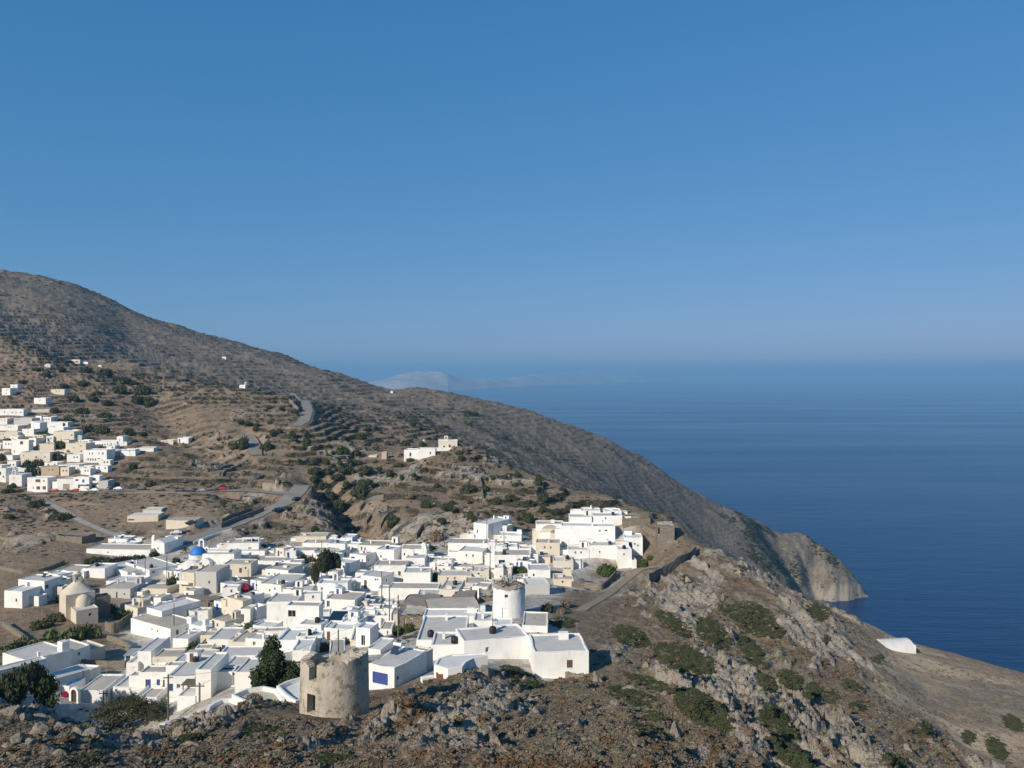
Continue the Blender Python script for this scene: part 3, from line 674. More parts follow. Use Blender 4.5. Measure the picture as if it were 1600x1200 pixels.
class NT:
    """small node-tree writer"""
    def __init__(s, m):
        s.m = m; s.t = m.node_tree; s.b = s.t.nodes['Principled BSDF']
        s.pos = s.t.nodes.new('ShaderNodeNewGeometry').outputs['Position']
    def n(s, typ, **kw):
        nd = s.t.nodes.new(typ)
        for k, v in kw.items(): setattr(nd, k, v)
        return nd
    def l(s, a, b): s.t.links.new(a, b)
    def noise(s, scale, detail=4, rough=.55, vec=None, stretch=None, typ='FBM'):
        nd = s.n('ShaderNodeTexNoise'); nd.inputs['Scale'].default_value = scale; nd.inputs['Detail'].default_value = detail
        nd.inputs['Roughness'].default_value = rough
        v = vec or s.pos
        if stretch:
            mp = s.n('ShaderNodeMapping'); s.l(v, mp.inputs['Vector']); mp.inputs['Scale'].default_value = stretch; v = mp.outputs['Vector']
        s.l(v, nd.inputs['Vector']); return nd.outputs['Fac']
    def vor(s, scale, feat='F1', vec=None, stretch=None, out='Distance'):
        nd = s.n('ShaderNodeTexVoronoi'); nd.feature = feat; nd.inputs['Scale'].default_value = scale
        v = vec or s.pos
        if stretch:
            mp = s.n('ShaderNodeMapping'); s.l(v, mp.inputs['Vector']); mp.inputs['Scale'].default_value = stretch; v = mp.outputs['Vector']
        s.l(v, nd.inputs['Vector']); return nd.outputs[out]
    def ramp(s, fac, stops, interp='LINEAR'):
        nd = s.n('ShaderNodeValToRGB'); nd.color_ramp.interpolation = interp
        e = nd.color_ramp.elements
        while len(e) < len(stops): e.new(0.5)
        for k, (p, c) in enumerate(stops):
            e[k].position = p; e[k].color = (*c, 1) if len(c) == 3 else c
        s.l(fac, nd.inputs['Fac']); return nd.outputs['Color']
    def mix(s, fac, a, b, mode='MIX'):
        nd = s.n('ShaderNodeMix'); nd.data_type = 'RGBA'; nd.blend_type = mode
        for sock, v in ((nd.inputs[0], fac), (nd.inputs[6], a), (nd.inputs[7], b)):
            if isinstance(v, (int, float)): sock.default_value = v
            elif isinstance(v, (tuple, list)): sock.default_value = (*v, 1)
            else: s.l(v, sock)
        return nd.outputs[2]
    def math(s, op, a, b=0.0, clamp=False):
        nd = s.n('ShaderNodeMath'); nd.operation = op; nd.use_clamp = clamp
        for sock, v in ((nd.inputs[0], a), (nd.inputs[1], b)):
            if isinstance(v, (int, float)): sock.default_value = v
            else: s.l(v, sock)
        return nd.outputs[0]
    def attr(s, name):
        nd = s.n('ShaderNodeAttribute'); nd.attribute_name = name; return nd.outputs['Fac']
    def rng(s, v, a, b, c=0.0, d=1.0):
        nd = s.n('ShaderNodeMapRange'); nd.inputs['From Min'].default_value = a; nd.inputs['From Max'].default_value = b
        nd.inputs['To Min'].default_value = c; nd.inputs['To Max'].default_value = d; s.l(v, nd.inputs['Value']); return nd.outputs['Result']
    def bump(s, h, strength, dist):
        nd = s.n('ShaderNodeBump'); nd.inputs['Strength'].default_value = strength; nd.inputs['Distance'].default_value = dist
        s.l(h, nd.inputs['Height']); s.l(nd.outputs['Normal'], s.b.inputs['Normal']); return nd
    def color(s, c): s.l(c, s.b.inputs['Base Color'])

def plaster(name, col, stain=(0.45, 0.42, 0.36), amt=0.35, scale=1.0, bump=.03):
    m = mat(name, col, .92, .15); t = NT(m)
    info = t.n('ShaderNodeObjectInfo')
    big = t.noise(.35 * scale, 5, .6)
    streak = t.noise(1.1 * scale, 5, .7, stretch=(1.3, 1.3, .28))
    f = t.math('MULTIPLY', t.rng(big, .45, .75), t.rng(streak, .35, .75))
    f = t.math('MULTIPLY', f, amt)
    c = t.mix(f, col, stain)
    warm = tuple(min(1, q * w) for q, w in zip(col, (1.0, .965, .90)))
    c = t.mix(t.math('MULTIPLY', t.math('FRACT', t.math('MULTIPLY', info.outputs['Random'], 7.3)), .8), c, t.mix(f, warm, stain))
    t.color(c); t.bump(t.noise(3.0, 4), .35, bump)
    return m

M = {}
M['w'] = plaster('white_plaster', (.80, .80, .78), (.42, .39, .33), .8)
M['c'] = plaster('cream_plaster', (.66, .60, .50), (.42, .36, .28), .55)
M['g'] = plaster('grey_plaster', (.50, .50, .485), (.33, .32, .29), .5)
M['t'] = plaster('tan_plaster', (.47, .385, .275), (.30, .24, .17), .6)
M['lime'] = plaster('old_lime_render', (.60, .545, .45), (.36, .30, .22), .9, 2.0, .06)

def roofmat(name, a, b, c):
    m = mat(name, a, .95, .1); t = NT(m)
    info = t.n('ShaderNodeObjectInfo')
    k = t.noise(.5, 6, .65); k2 = t.noise(2.6, 5, .7)
    col = t.mix(t.rng(k, .38, .66), a, b)
    col = t.mix(t.math('MULTIPLY', t.rng(k2, .5, .72), .7), col, c)
    col = t.mix(t.math('MULTIPLY', info.outputs['Random'], .35), col, (.55, .52, .47))
    t.color(col); t.bump(k2, .4, .03)
    return m
R_ = {'g': roofmat('grey_cement_roof', (.52, .51, .48), (.43, .415, .38), (.60, .59, .56)),
      'b': roofmat('beige_earth_roof', (.44, .395, .325), (.34, .30, .24), (.50, .455, .38)),
      'w': roofmat('whitewashed_roof', (.68, .68, .66), (.55, .55, .52), (.74, .74, .73)),
      'd': roofmat('dark_earth_roof', (.20, .15, .11), (.12, .10, .08), (.30, .24, .17)),
      't': roofmat('tan_roof', (.40, .34, .26), (.30, .25, .19), (.44, .39, .32))}

def stonemat(name, a, b, joint, scale=2.2):
    m = mat(name, a, .95, .1); t = NT(m)
    v = t.vor(scale, 'F1', stretch=(1, 1, 1.7), out='Color'); e = t.vor(scale, 'DISTANCE_TO_EDGE', stretch=(1, 1, 1.7))
    sep = t.n('ShaderNodeSeparateColor'); t.l(v, sep.inputs[0])
    col = t.mix(sep.outputs[0], a, b)
    col = t.mix(t.rng(e, .0, .09, .75, 0), col, joint)
    col = t.mix(t.math('MULTIPLY', t.noise(.6, 4), .5), col, joint)
    t.color(col); t.bump(t.rng(e, 0, .2), .8, .08)
    return m
M['s'] = stonemat('dry_stone', (.36, .315, .25), (.25, .215, .17), (.09, .075, .055))
M['greystone'] = stonemat('grey_dry_stone', (.33, .31, .28), (.22, .205, .18), (.07, .06, .05), 3.0)
def simple(name, col, rough=.6, spec=.3): M[name] = mat(name, col, rough, spec)
simple('dark', (.018, .018, .02), .25, .5); simple('glass_blue', (.03, .05, .09), .15, .5)
simple('blue', (.05, .075, .26)); simple('bright_blue', (.03, .13, .50)); simple('brown', (.13, .085, .05)); simple('tanwood', (.36, .30, .22))
simple('white_paint', (.78, .78, .76)); simple('pole_wood', (.13, .115, .095), .9, .1); simple('steel', (.32, .33, .34), .4, .5)
simple('wire', (.03, .03, .03)); simple('black_plastic', (.02, .02, .022), .5); simple('dome_blue', (.035, .17, .55), .55, .3)
simple('dark_timber', (.07, .055, .042), .95, .1); simple('red_paint', (.42, .02, .02), .35, .5); simple('rust', (.25, .09, .04), .9)
simple('slate', (.16, .19, .20), .7); simple('pink', (.55, .25, .33), .9)

# ---------------------------------------------------------------- terrain relief
X = TT * YY; Yw = YY
UU = 800 + F * TT
WX = X + 9 * fbm(X / 40, Yw / 40, 3, 3); WY = Yw + 9 * fbm(X / 40, Yw / 40, 3, 8)
HOUSE = np.zeros_like(X)        # 1 under and around houses

def region(cx, cy, r):
    r0, r1 = np.searchsorted(ROW, cy - r), np.searchsorted(ROW, cy + r) + 1
    c0, c1 = np.searchsorted(COLT, min((cx - r) / max(cy - r, 1), (cx - r) / (cy + r))), np.searchsorted(COLT, max((cx + r) / max(cy - r, 1), (cx + r) / (cy + r))) + 1
    return slice(max(r0, 0), r1), slice(max(c0, 0), c1)
for h in HS:
    cy_, sy_ = math.cos(h.yaw), math.sin(h.yaw)
    mx = h.x - cy_ * h.w / 2 + sy_ * h.dep / 2; my = h.y + sy_ * h.w / 2 + cy_ * h.dep / 2
    rr = max(h.w, h.dep) / 2
    sl = region(mx, my, rr + 12)
    d = np.hypot(X[sl] - mx, Yw[sl] - my)
    HOUSE[sl] = np.maximum(HOUSE[sl], 1 - sstep(rr * .8, rr + 7, d))
for (u_, v_, r_) in [(523, 1122, 6.5), (795, 967, 5)]:
    cx_, cy_, _z = hit(u_, v_, 60 if u_ < 600 else 120); cy_ += 3
    sl = region(cx_, cy_, r_ + 6); HOUSE[sl] = np.maximum(HOUSE[sl], 1 - sstep(r_ * .7, r_ + 3, np.hypot(X[sl] - cx_, Yw[sl] - cy_)))
# village ground is trodden and smooth even between houses
VIL = sstep(100, 118, Yw) * (1 - sstep(270, 300, Yw)) * (1 - sstep(.12, .17, TT)) 
VIL = VIL * (1 - (1 - sstep(188, 205, Yw)) * sstep(.035, .085, TT))
VIL = VIL * sstep(-.52, -.46, TT + .25 * sstep(150, 120, Yw))
SMOOTH = np.clip(np.maximum(HOUSE, VIL * .85), 0, 1)

# crag zones
slopeR = sstep(880, 1000, UU) * sstep(42, 60, Yw) * (1 - sstep(215, 240, Yw + 0 * X))
field = sstep(112, 130, Yw) * sstep(1330, 1400, UU) * (1 - sstep(215, 240, Yw))
near = (1 - sstep(95, 125, Yw))
crag = np.clip(np.maximum(near * .75, slopeR) * (1 - field), 0, 1) * (1 - SMOOTH)
out_n = fbm(WX / 8, WY / 26, 5, 21, .6)
OUT = sstep(.0, .28, out_n + .12 * near * (1 - slopeR)) * crag            # where bare rock stands out
strat = ridged(WX / 5.5 + 2, WY / 19, 4, 40)
f1, fe, cv = voronoi(WX / 1.5 + .4 * fbm(WX, WY, 2, 5), WY / 2.6, 50)
g1, ge, gv = voronoi(WX / .55, WY / .8, 60)
nb1, nb2, nb3 = voronoi(WX / 2.6, WY / 3.0, 55)
blocks = near * (nb3 - .3) * 1.5 * sstep(0, .15, nb2) + (cv - .35) * 1.0 * sstep(0, .18, fe) + (gv - .4) * .28 * sstep(0, .2, ge)
farw = sstep(300, 700, Yw)
relief = crag * (.85 * strat + .5 * fbm(WX / 4, WY / 6, 4, 12)) * (.55 + .45 * slopeR)
relief += OUT * (blocks + .5 * strat) * (.8 + .5 * slopeR)
relief += .40 * crag * fbm(WX / .9, WY / 1.2, 4, 14, .6)
k1, k2, k3 = voronoi(X / .42 + .6 * fbm(X, Yw, 2, 6), Yw / .5, 77)
relief += OUT * .20 * ((k3 - .5) + sstep(0, .25, k2)) 
mid = sstep(240, 300, Yw) * (1 - SMOOTH)
MOUT = mid * (1 - farw) * sstep(.12, .38, fbm(WX / 22, WY / 26, 5, 76, .6))
relief += MOUT * (1.6 * ridged(X / 5, Yw / 6, 4, 77) + 1.1)
relief += mid * (1 - farw) * (1.5 * fbm(WX / 30, WY / 30, 5, 70) + .8 * ridged(WX / 12, WY / 16, 4, 72) * sstep(0, .4, fbm(WX / 50, WY / 50, 2, 75)))
relief += farw * (15 * fbm(WX / 190, WY / 190, 5, 80) * sstep(600, 900, Yw) * .8 + 4.0 * ridged(WX / 60, WY / 80, 5, 82) + 1.4 * fbm(WX / 9, WY / 9, 4, 84)) * (1 - .6 * sstep(1500, 2000, Yw))
relief += (1 - crag) * (1 - mid) * .12 * fbm(X / 3, Yw / 3, 3, 15) * (1 - .6 * SMOOTH)
relief += field * (.7 * fbm(X / 18, Yw / 18, 4, 90))
relief *= sstep(46.5, 54, Yw) * (1 - .85 * sstep(1190, 1250, UU) * sstep(900, 1000, Yw))
HGT = BASE + relief
# sea cliff of the headland
hz = sstep(1180, 1240, UU) * sstep(1050, 1090, Yw)
HGT += hz * (1.8 * ridged(X / 16, Yw / 14, 5, 95, .62) + 2.6 * fbm(X / 9, Yw / 9, 5, 96, .65) - 1.5) * sstep(-334, -322, BASE) 

# terraces (dry stone risers) on the valley sides and the hill flanks
tz = np.clip(sstep(285, 320, Yw), 0, 1) * (1 - SMOOTH * .9) * (1 - .55 * sstep(900, 1200, Yw))
tz *= 1 - sstep(980, 1060, UU) * (1 - sstep(330, 500, Yw))
patch = sstep(-.55, -.2, fbm(X / 70, Yw / 70, 3, 101))
leftflat = (1 - sstep(330, 420, UU)) * (1 - sstep(345, 385, Yw))
tz *= (.55 + .45 * patch) * (1 - .85 * leftflat)
tz *= 1 - .35 * sstep(600, 800, Yw) * sstep(650, 760, UU)
stp = 2.3 + 2.2 * sstep(550, 1100, Yw)
q = (HGT + .9 * fbm(X / 25, Yw / 25, 3, 110)) / stp
fq = q - np.floor(q)
terr = (np.floor(q) + (sstep(.74, .92, fq) + .10 * fq) / 1.10) * stp
TERR = tz
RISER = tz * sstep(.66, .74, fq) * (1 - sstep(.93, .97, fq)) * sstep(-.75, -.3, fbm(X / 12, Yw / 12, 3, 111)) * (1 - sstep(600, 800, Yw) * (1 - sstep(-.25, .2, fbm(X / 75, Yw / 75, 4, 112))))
STRIP = tz * _hash(np.floor(q) + 500, np.floor(X / 60 + .8 * fbm(X / 40, Yw / 40, 2, 115)) + 500, 7)
HGT = HGT * (1 - tz * .92) + (terr + (HGT - q * stp)) * tz * .92

# the ravine behind the village
def path_px(pts, dmin=100, step=1.5, A=None):
    w = [hit(u, v, dmin, A=A) for u, v in pts]
    out = []
    for a, b in zip(w, w[1:]):
        L = math.hypot(b[0] - a[0], b[1] - a[1]); k = max(2, int(L / step))
        for i in range(k):
            f = i / k; out.append((a[0] + (b[0] - a[0]) * f, a[1] + (b[1] - a[1]) * f))
    out.append((w[-1][0], w[-1][1]))
    o = np.array(out)
    for _ in range(6):
        o[1:-1] = (o[:-2] + 2 * o[1:-1] + o[2:]) / 4
    return o
def carve(pts, depth, width, sharp=1.0):
    for i in range(0, len(pts), 2):
        pass
    D = np.full(X.shape, 1e9)
    for (cx, cy) in pts[::2]:
        sl = region(cx, cy, width * 2.6)
        D[sl] = np.minimum(D[sl], np.hypot(X[sl] - cx, Yw[sl] - cy))
    return -depth * np.exp(-(D / width) ** 2)
for rx_, ry_, rr_m in []: pass
HGT += carve(path_px([(492, 742), (520, 765), (545, 790), (565, 815), (600, 838)], 250), 8.5, 10)
HGT += carve(path_px([(230, 625), (262, 655), (300, 690), (345, 715)], 380), 6.0, 13) * sstep(380, 420, Yw)
# rock knob beside the ruined mill
kx, ky, kz = hit(632, 1128, 60)
dk = np.hypot((X - kx) / 2.6, (Yw - ky) / 3.0)
HGT += 1.7 * (1 - sstep(.35, 1.0, dk + .25 * fbm(X, Yw, 3, 33))) * (1 - .7 * sstep(kx + .6, kx + 2.2, X))

# roads: level the ground under them
ROADS = {}
def road(name, pts, width, matname, label=None, dmin=240, pad=1.2):
    p = path_px(pts, dmin)
    z = gsample(HGT, p[:, 0], p[:, 1])
    kk = min(31, max(3, len(z) // 2 * 2 - 1)); ke = np.ones(kk) / kk
    zs = np.convolve(np.pad(z, kk // 2, mode='edge'), ke, 'valid')[:len(z)]
    wsum = np.zeros(X.shape); zsum = np.zeros(X.shape); dist = np.full(X.shape, 1e9)
    for (cx, cy), zc in zip(p, zs):
        sl = region(cx, cy, width * 1.6 + 2)
        d = np.hypot(X[sl] - cx, Yw[sl] - cy)
        w = np.exp(-(d / 1.6) ** 2) + 1e-9
        wsum[sl] += w; zsum[sl] += w * zc
        dist[sl] = np.minimum(dist[sl], d)
    k = 1 - sstep(width / 2 + pad * .5, width / 2 + pad * 2.0 + 1.0, dist)
    tgt = np.where(wsum > 0, zsum / np.maximum(wsum, 1e-12), HGT)
    global RISER
    HGT[:] = HGT * (1 - k) + tgt * k
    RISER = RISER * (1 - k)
    ROADS[name] = (p, zs, width, matname)
    return k
rk = road('main_road', [(268, 856), (292, 848), (322, 839), (352, 827), (382, 816), (410, 806), (432, 797), (447, 785), (455, 772), (462, 760), (469, 750), (471, 743)], 7.5, 'asphalt', dmin=255)
rk2 = road('hamlet_road', [(40, 771), (90, 770), (140, 768), (200, 768), (280, 768), (350, 767), (410, 766), (448, 768)], 5.5, 'asphalt')
rk3 = road('middle_road', [(404, 712), (401, 702), (395, 692), (387, 680), (384, 675)], 8, 'asphalt')
rk4 = road('hill_road', [(462, 668), (476, 656), (481, 645), (478, 634), (468, 622), (455, 612)], 6.5, 'asphalt')
rk5 = road('stone_path', [(72, 786), (100, 800), (130, 817), (160, 830), (190, 842)], 2.8, 'pathstone')
rk6 = road('footpath', [(1092, 860), (1062, 874), (1035, 888), (1000, 902), (968, 920), (938, 938), (905, 950)], 2.2, 'pathearth', dmin=140)

# ground cover weights
steepy = np.abs(np.gradient(HGT, axis=0) / np.gradient(YY, axis=0))
patchn = fbm(X / 35, Yw / 35, 4, 120)
ROCKA = sstep(48, 54, Yw) * np.clip(OUT * 1.0 + MOUT * .8 + hz * sstep(-345, -325, BASE) * (1 - sstep(-312, -298, BASE + 14 * fbm(X / 25, Yw / 25, 4, 9))) * .55, 0, 1)
scree = sstep(.15, .5, -fbm(WX / 14, WY / 30, 3, 130)) * slopeR
SOILA = np.clip(field * (.5 + .9 * sstep(-.2, .3, fbm(X / 30, Yw / 14, 3, 140))) + sstep(285, 330, Yw) * (1 - sstep(650, 800, Yw)) * (.45 + .8 * patchn) * (1 - sstep(700, 900, UU))
                + VIL * .55 + (1 - sstep(300, 420, UU)) * sstep(150, 200, Yw) * (1 - sstep(370, 420, Yw)) * .45, 0, 1)
SOILA = np.clip(SOILA * (1 - .6 * tz) + 1.1 * sstep(.35, .75, STRIP) * tz * sstep(-.35, .1, patchn), 0, 1)
STRAW = np.clip(field * (.35 + .9 * sstep(-.25, .25, fbm(X / 22 + 3, Yw / 12, 3, 141))), 0, 1)
FARA = np.clip(sstep(560, 900, Yw), 0, 1)
FARA = np.maximum(FARA, sstep(420, 560, Yw) * sstep(690, 760, UU))
SCREE = np.clip(scree, 0, 1)
PAVE = np.clip(VIL * (.75 + 1.2 * HOUSE), 0, 1)

vv = np.empty((NR * NC, 3)); vv[:, 0] = X.ravel(); vv[:, 1] = YY.ravel(); vv[:, 2] = HGT.ravel() + CAM_Z
idx = np.arange(NR * NC).reshape(NR, NC)
quads = np.stack([idx[:-1, :-1], idx[:-1, 1:], idx[1:, 1:], idx[1:, :-1]], -1).reshape(-1, 4)
# drop what lies deep under the sea
zq = vv[:, 2][quads].max(1)
quads = quads[zq > -9]
me = bpy.data.meshes.new('hillside_ground')
me.vertices.add(len(vv)); me.vertices.foreach_set('co', vv.astype(np.float32).ravel())
me.loops.add(len(quads) * 4); me.loops.foreach_set('vertex_index', quads.ravel().astype(np.int32))
me.polygons.add(len(quads)); me.polygons.foreach_set('loop_start', (np.arange(len(quads)) * 4).astype(np.int32))
me.polygons.foreach_set('use_smooth', np.ones(len(quads), bool))
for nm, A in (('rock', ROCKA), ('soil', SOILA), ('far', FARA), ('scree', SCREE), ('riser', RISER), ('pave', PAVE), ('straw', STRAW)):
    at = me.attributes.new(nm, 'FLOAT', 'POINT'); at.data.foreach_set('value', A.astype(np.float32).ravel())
me.update(); me.validate()
ground = link(bpy.data.objects.new('hillside_ground', me)); tag(ground, kind='structure')

m = mat('ground', (.2, .15, .1), .97, .08); t = NT(m)
n_big = t.noise(.05, 5, .6); n_mid = t.noise(.35, 6, .65); n_fine = t.noise(2.3, 6, .7); n_peb = t.noise(9.0, 4, .7)
n_str = t.noise(.8, 5, .65, stretch=(1.4, .35, 2.0))
dry = t.mix(t.rng(n_mid, .38, .62), (.27, .208, .145), (.165, .126, .086))
dry = t.mix(t.rng(n_fine, .5, .68), dry, (.30, .25, .19))
dry = t.mix(t.math('MULTIPLY', t.rng(n_big, .5, .66), .6), dry, (.20, .135, .088))
soil = t.mix(t.rng(n_mid, .35, .7), (.345, .260, .180), (.27, .200, .140))
soil = t.mix(t.math('MULTIPLY', t.rng(n_fine, .55, .75), .6), soil, (.12, .09, .06))
rock = t.mix(t.rng(n_str, .35, .65), (.42, .37, .30), (.26, .22, .175))
rock = t.mix(t.math('MULTIPLY', t.rng(n_fine, .48, .66), .8), rock, (.43, .40, .345))
rock = t.mix(t.math('MULTIPLY', t.rng(n_mid, .56, .72), .55), rock, (.33, .235, .155))
fr = t.mix(t.rng(t.noise(.03, 6, .7), .35, .65), (.245, .20, .158), (.155, .130, .102))
fr = t.mix(t.rng(t.noise(.22, 6, .75), .5, .66), fr, (.085, .082, .056))
fr = t.mix(t.math('MULTIPLY', t.rng(t.noise(.55, 5, .8), .56, .72), .8), fr, (.33, .285, .23))
pave = t.mix(t.rng(n_mid, .40, .66), (.60, .575, .53), (.38, .325, .25))
scr = t.mix(t.rng(n_peb, .4, .62), (.33, .29, .235), (.17, .145, .11))
col = t.mix(t.attr('soil'), dry, soil)
col = t.mix(t.attr('far'), col, fr)
col = t.mix(t.math('MULTIPLY', t.attr('pave'), t.rng(n_big, .30, .44)), col, pave)
col = t.mix(t.attr('straw'), col, t.mix(t.rng(n_fine, .4, .65), (.62, .475, .315), (.50, .375, .245)))
rf = t.rng(t.math('ADD', t.attr('rock'), t.math('MULTIPLY', t.math('SUBTRACT', n_fine, .5), 1.6)), .30, .62)
rf = t.math('MULTIPLY', rf, t.rng(t.attr('rock'), 0.02, .15))
col = t.mix(rf, col, rock)
sf = t.math('MULTIPLY', t.attr('scree'), t.rng(n_mid, .35, .55))
col = t.mix(sf, col, scr)
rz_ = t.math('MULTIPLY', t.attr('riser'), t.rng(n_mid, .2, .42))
col = t.mix(rz_, col, t.mix(t.rng(n_fine, .50, .68), (.050, .046, .032), (.15, .13, .10)))  # dark riser tone: scrub along the terrace walls plus their shadow lines, painted in
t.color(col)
hsum = t.math('ADD', t.math('MULTIPLY', n_fine, 1.0), t.math('MULTIPLY', n_peb, .35))
hsum = t.math('ADD', hsum, t.math('MULTIPLY', t.noise(.25, 5, .7), 4.0))
t.bump(hsum, .9, .45)
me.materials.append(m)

for h in HS:      # far houses: stand them on the finished relief
    if h.y > 285:
        x, y, z = hit(h.uc, h.vb, h.y * (.8 if h.y < 600 else .55), A=HGT); k = y / h.y
        if .45 < k < 2:
            h.x, h.y, h.z = x, y, z; h.w *= k; h.dep *= k; h.h *= k
            h.ops = [(o[0], o[1] * k, o[2] * k, o[3] * k, o[4] * k, o[5]) for o in h.ops]
def ghit(u, v, dmin=35.0): return hit(u, v, dmin, A=HGT)
def gz(x, y): return float(gsample(HGT, x, y)) + CAM_Z

# roads as ribbons on the levelled ground
def roadmat(name, a, b):
    mm = mat(name, a, .9, .2); t = NT(mm)
    t.color(t.mix(t.rng(t.noise(.4, 6, .7), .35, .7), a, b)); t.bump(t.noise(6, 3), .3, .02); M[name] = mm
roadmat('asphalt', (.20, .185, .165), (.27, .25, .22)); roadmat('pathstone', (.40, .37, .31), (.27, .24, .19)); roadmat('pathearth', (.30, .245, .175), (.24, .19, .13))
for nm, (p, zs, w, mn) in ROADS.items():
    tg_ = np.gradient(p, axis=0); tg_ /= np.linalg.norm(tg_, axis=1)[:, None] + 1e-9
    nn = np.stack([-tg_[:, 1], tg_[:, 0]], 1)
    vs = []; fs = []
    sk = .06 if w > 3 else .03
    K_ = 5
    for i in range(len(p)):
        for k in range(K_):
            a = (k / (K_ - 1) - .5) * w * (1 + .05 * math.sin(i * .7 + k))
            x_, y_ = p[i] + nn[i] * a
            zz = max(float(gsample(HGT, x_, y_)), zs[i] - .6)
            vs.append((x_, y_, zz + CAM_Z + sk + .0006 * y_))
    for i in range(len(p) - 1):
        for k in range(K_ - 1):
            fs.append((i * K_ + k, i * K_ + k + 1, (i + 1) * K_ + k + 1, (i + 1) * K_ + k))
    o = mesh_obj(nm, vs, fs, M[mn], smooth=True); tag(o, kind='structure')

# sea
m = mat('sea', (.002, .020, .075), .12, .16); t = NT(m)
t.b.inputs['IOR'].default_value = 1.33
band = t.noise(.0009, 5, .62, stretch=(.30, 2.6, 1))
t.color(t.mix(t.rng(band, .35, .68), (.0004, .013, .066), (.001, .042, .130)))
t.l(t.rng(band, .3, .7, .08, .30), t.b.inputs['Roughness'])
w1 = t.noise(.09, 5, .62, stretch=(.6, 1.6, 1)); w2 = t.noise(.018, 3, .5, stretch=(.5, 1.8, 1))
t.bump(t.math('ADD', w1, t.math('MULTIPLY', w2, 2.0)), .55, 1.5)
HS_ = 60000.0
xs = np.concatenate([np.linspace(-HS_, -4000, 20), np.linspace(-3000, 3000, 13), np.linspace(4000, HS_, 20)])
ys = np.concatenate([[-6000, -2000], np.linspace(-1000, 3000, 9), np.linspace(4000, HS_, 25)])
sv = [(x_, y_, 0) for y_ in ys for x_ in xs]
sf_ = [(j * len(xs) + i, j * len(xs) + i + 1, (j + 1) * len(xs) + i + 1, (j + 1) * len(xs) + i) for j in range(len(ys) - 1) for i in range(len(xs) - 1)]
o = mesh_obj('sea_water', sv, sf_, m); tag(o, kind='structure')

# distant island coast, seen through the haze
m = mat('island_rock', (.36, .29, .23), .97, .05); t = NT(m)
t.color(t.mix(t.rng(t.noise(.0016, 6, .65), .35, .65), (.58, .47, .40), (.30, .25, .22)))
CO = [(560, 612), (640, 611), (700, 610), (760, 607), (800, 604.5), (860, 602), (900, 600.5), (1000, 597.5), (1080, 594.5), (1150, 592.5), (1200, 591.5)]
TP = [(560, 602), (600, 592), (625, 585), (650, 581), (690, 583), (715, 590), (745, 595), (790, 593), (830, 588), (870, 584), (930, 577), (1000, 575), (1060, 580), (1110, 586), (1150, 589.5), (1200, 591.5)]
uu = np.linspace(560, 1200, 420)
co = np.interp(uu, [a for a, b in CO], [b for a, b in CO]); tp = np.interp(uu, [a for a, b in TP], [b for a, b in TP])
vs = []; fs = []; NK = 26
for i, u in enumerate(uu):
    d0 = CAM_Z * F / (co[i] - 583); tx = (u - 800) / F
    H_ = (co[i] - tp[i]) / F * d0 * .95
    for k in range(NK):
        f = k / (NK - 1)
        y_ = d0 * (1 + .16 * f)
        pr = math.sin(min(f * 1.5, 1) * math.pi / 2) if f < .67 else math.cos((f - .67) / .33 * math.pi / 2)
        vs.append((tx * y_, y_, H_ * pr))
vs = np.array(vs)
edge = np.clip(np.minimum(np.repeat(uu - 560, NK), np.repeat(1200 - uu, NK)) / 40, 0, 1)
amp = np.clip(vs[:, 2] / 260, 0, 1)
vs[:, 2] += amp * edge * (70 * ridged(vs[:, 0] / 1500, vs[:, 1] / 1500, 5, 201) + 35 * fbm(vs[:, 0] / 500, vs[:, 1] / 500, 4, 205)) 
vs[:, 2] = vs[:, 2] * np.where(edge > 0, 1, 0) - 4
for i in range(len(uu) - 1):
    for k in range(NK - 1):
        a = i * NK + k; fs.append((a, a + NK, a + NK + 1, a + 1))
o = mesh_obj('distant_island', vs.tolist(), fs, m, smooth=False); tag(o, kind='structure')

# the air
hb = MB(); hb.box(-62000, 62000, -7000, 62000, -400, 640)
m = bpy.data.materials.new('haze_air'); m.use_nodes = True
nt = m.node_tree; nt.nodes.remove(nt.nodes['Principled BSDF'])
vol = nt.nodes.new('ShaderNodeVolumePrincipled')
vol.inputs['Density'].default_value = 8.4e-5
vol.inputs['Color'].default_value = (.27, .545, .80, 1)
vol.inputs['Anisotropy'].default_value = 0.0
nt.links.new(vol.outputs['Volume'], nt.nodes['Material Output'].inputs['Volume'])
o = hb.build('haze', m); tag(o, kind='stuff')
# ---------------------------------------------------------------- houses
def WP(u, v, d):
    """world point seen at photo pixel (u, v) at distance d (survey reading)"""
    return Vector(((u - 800) / F * d, d, CAM_Z - (v - 583) / F * d))

def wall_face(mb, L, z0, z1, holes, fn, depth=.16):
    xs = sorted({0.0, L, *[q for h in holes for q in (h[0], h[1])]})
    zs = sorted({z0, z1, *[q for h in holes for q in (h[2], h[3])]})
    for i in range(len(xs) - 1):
        for j in range(len(zs) - 1):
            ca, cz = (xs[i] + xs[i + 1]) / 2, (zs[j] + zs[j + 1]) / 2
            if any(h[0] < ca < h[1] and h[2] < cz < h[3] for h in holes): continue
            mb.add([fn(xs[i], zs[j], 0), fn(xs[i + 1], zs[j], 0), fn(xs[i + 1], zs[j + 1], 0), fn(xs[i], zs[j + 1], 0)], [(0, 1, 2, 3)])
    for a0, a1, b0, b1 in holes:
        o = [fn(a0, b0, 0), fn(a1, b0, 0), fn(a1, b1, 0), fn(a0, b1, 0)]
        i_ = [fn(a0, b0, depth), fn(a1, b0, depth), fn(a1, b1, depth), fn(a0, b1, depth)]
        mb.add(o + i_, [(0, 1, 5, 4), (1, 2, 6, 5), (2, 3, 7, 6), (3, 0, 4, 7)])

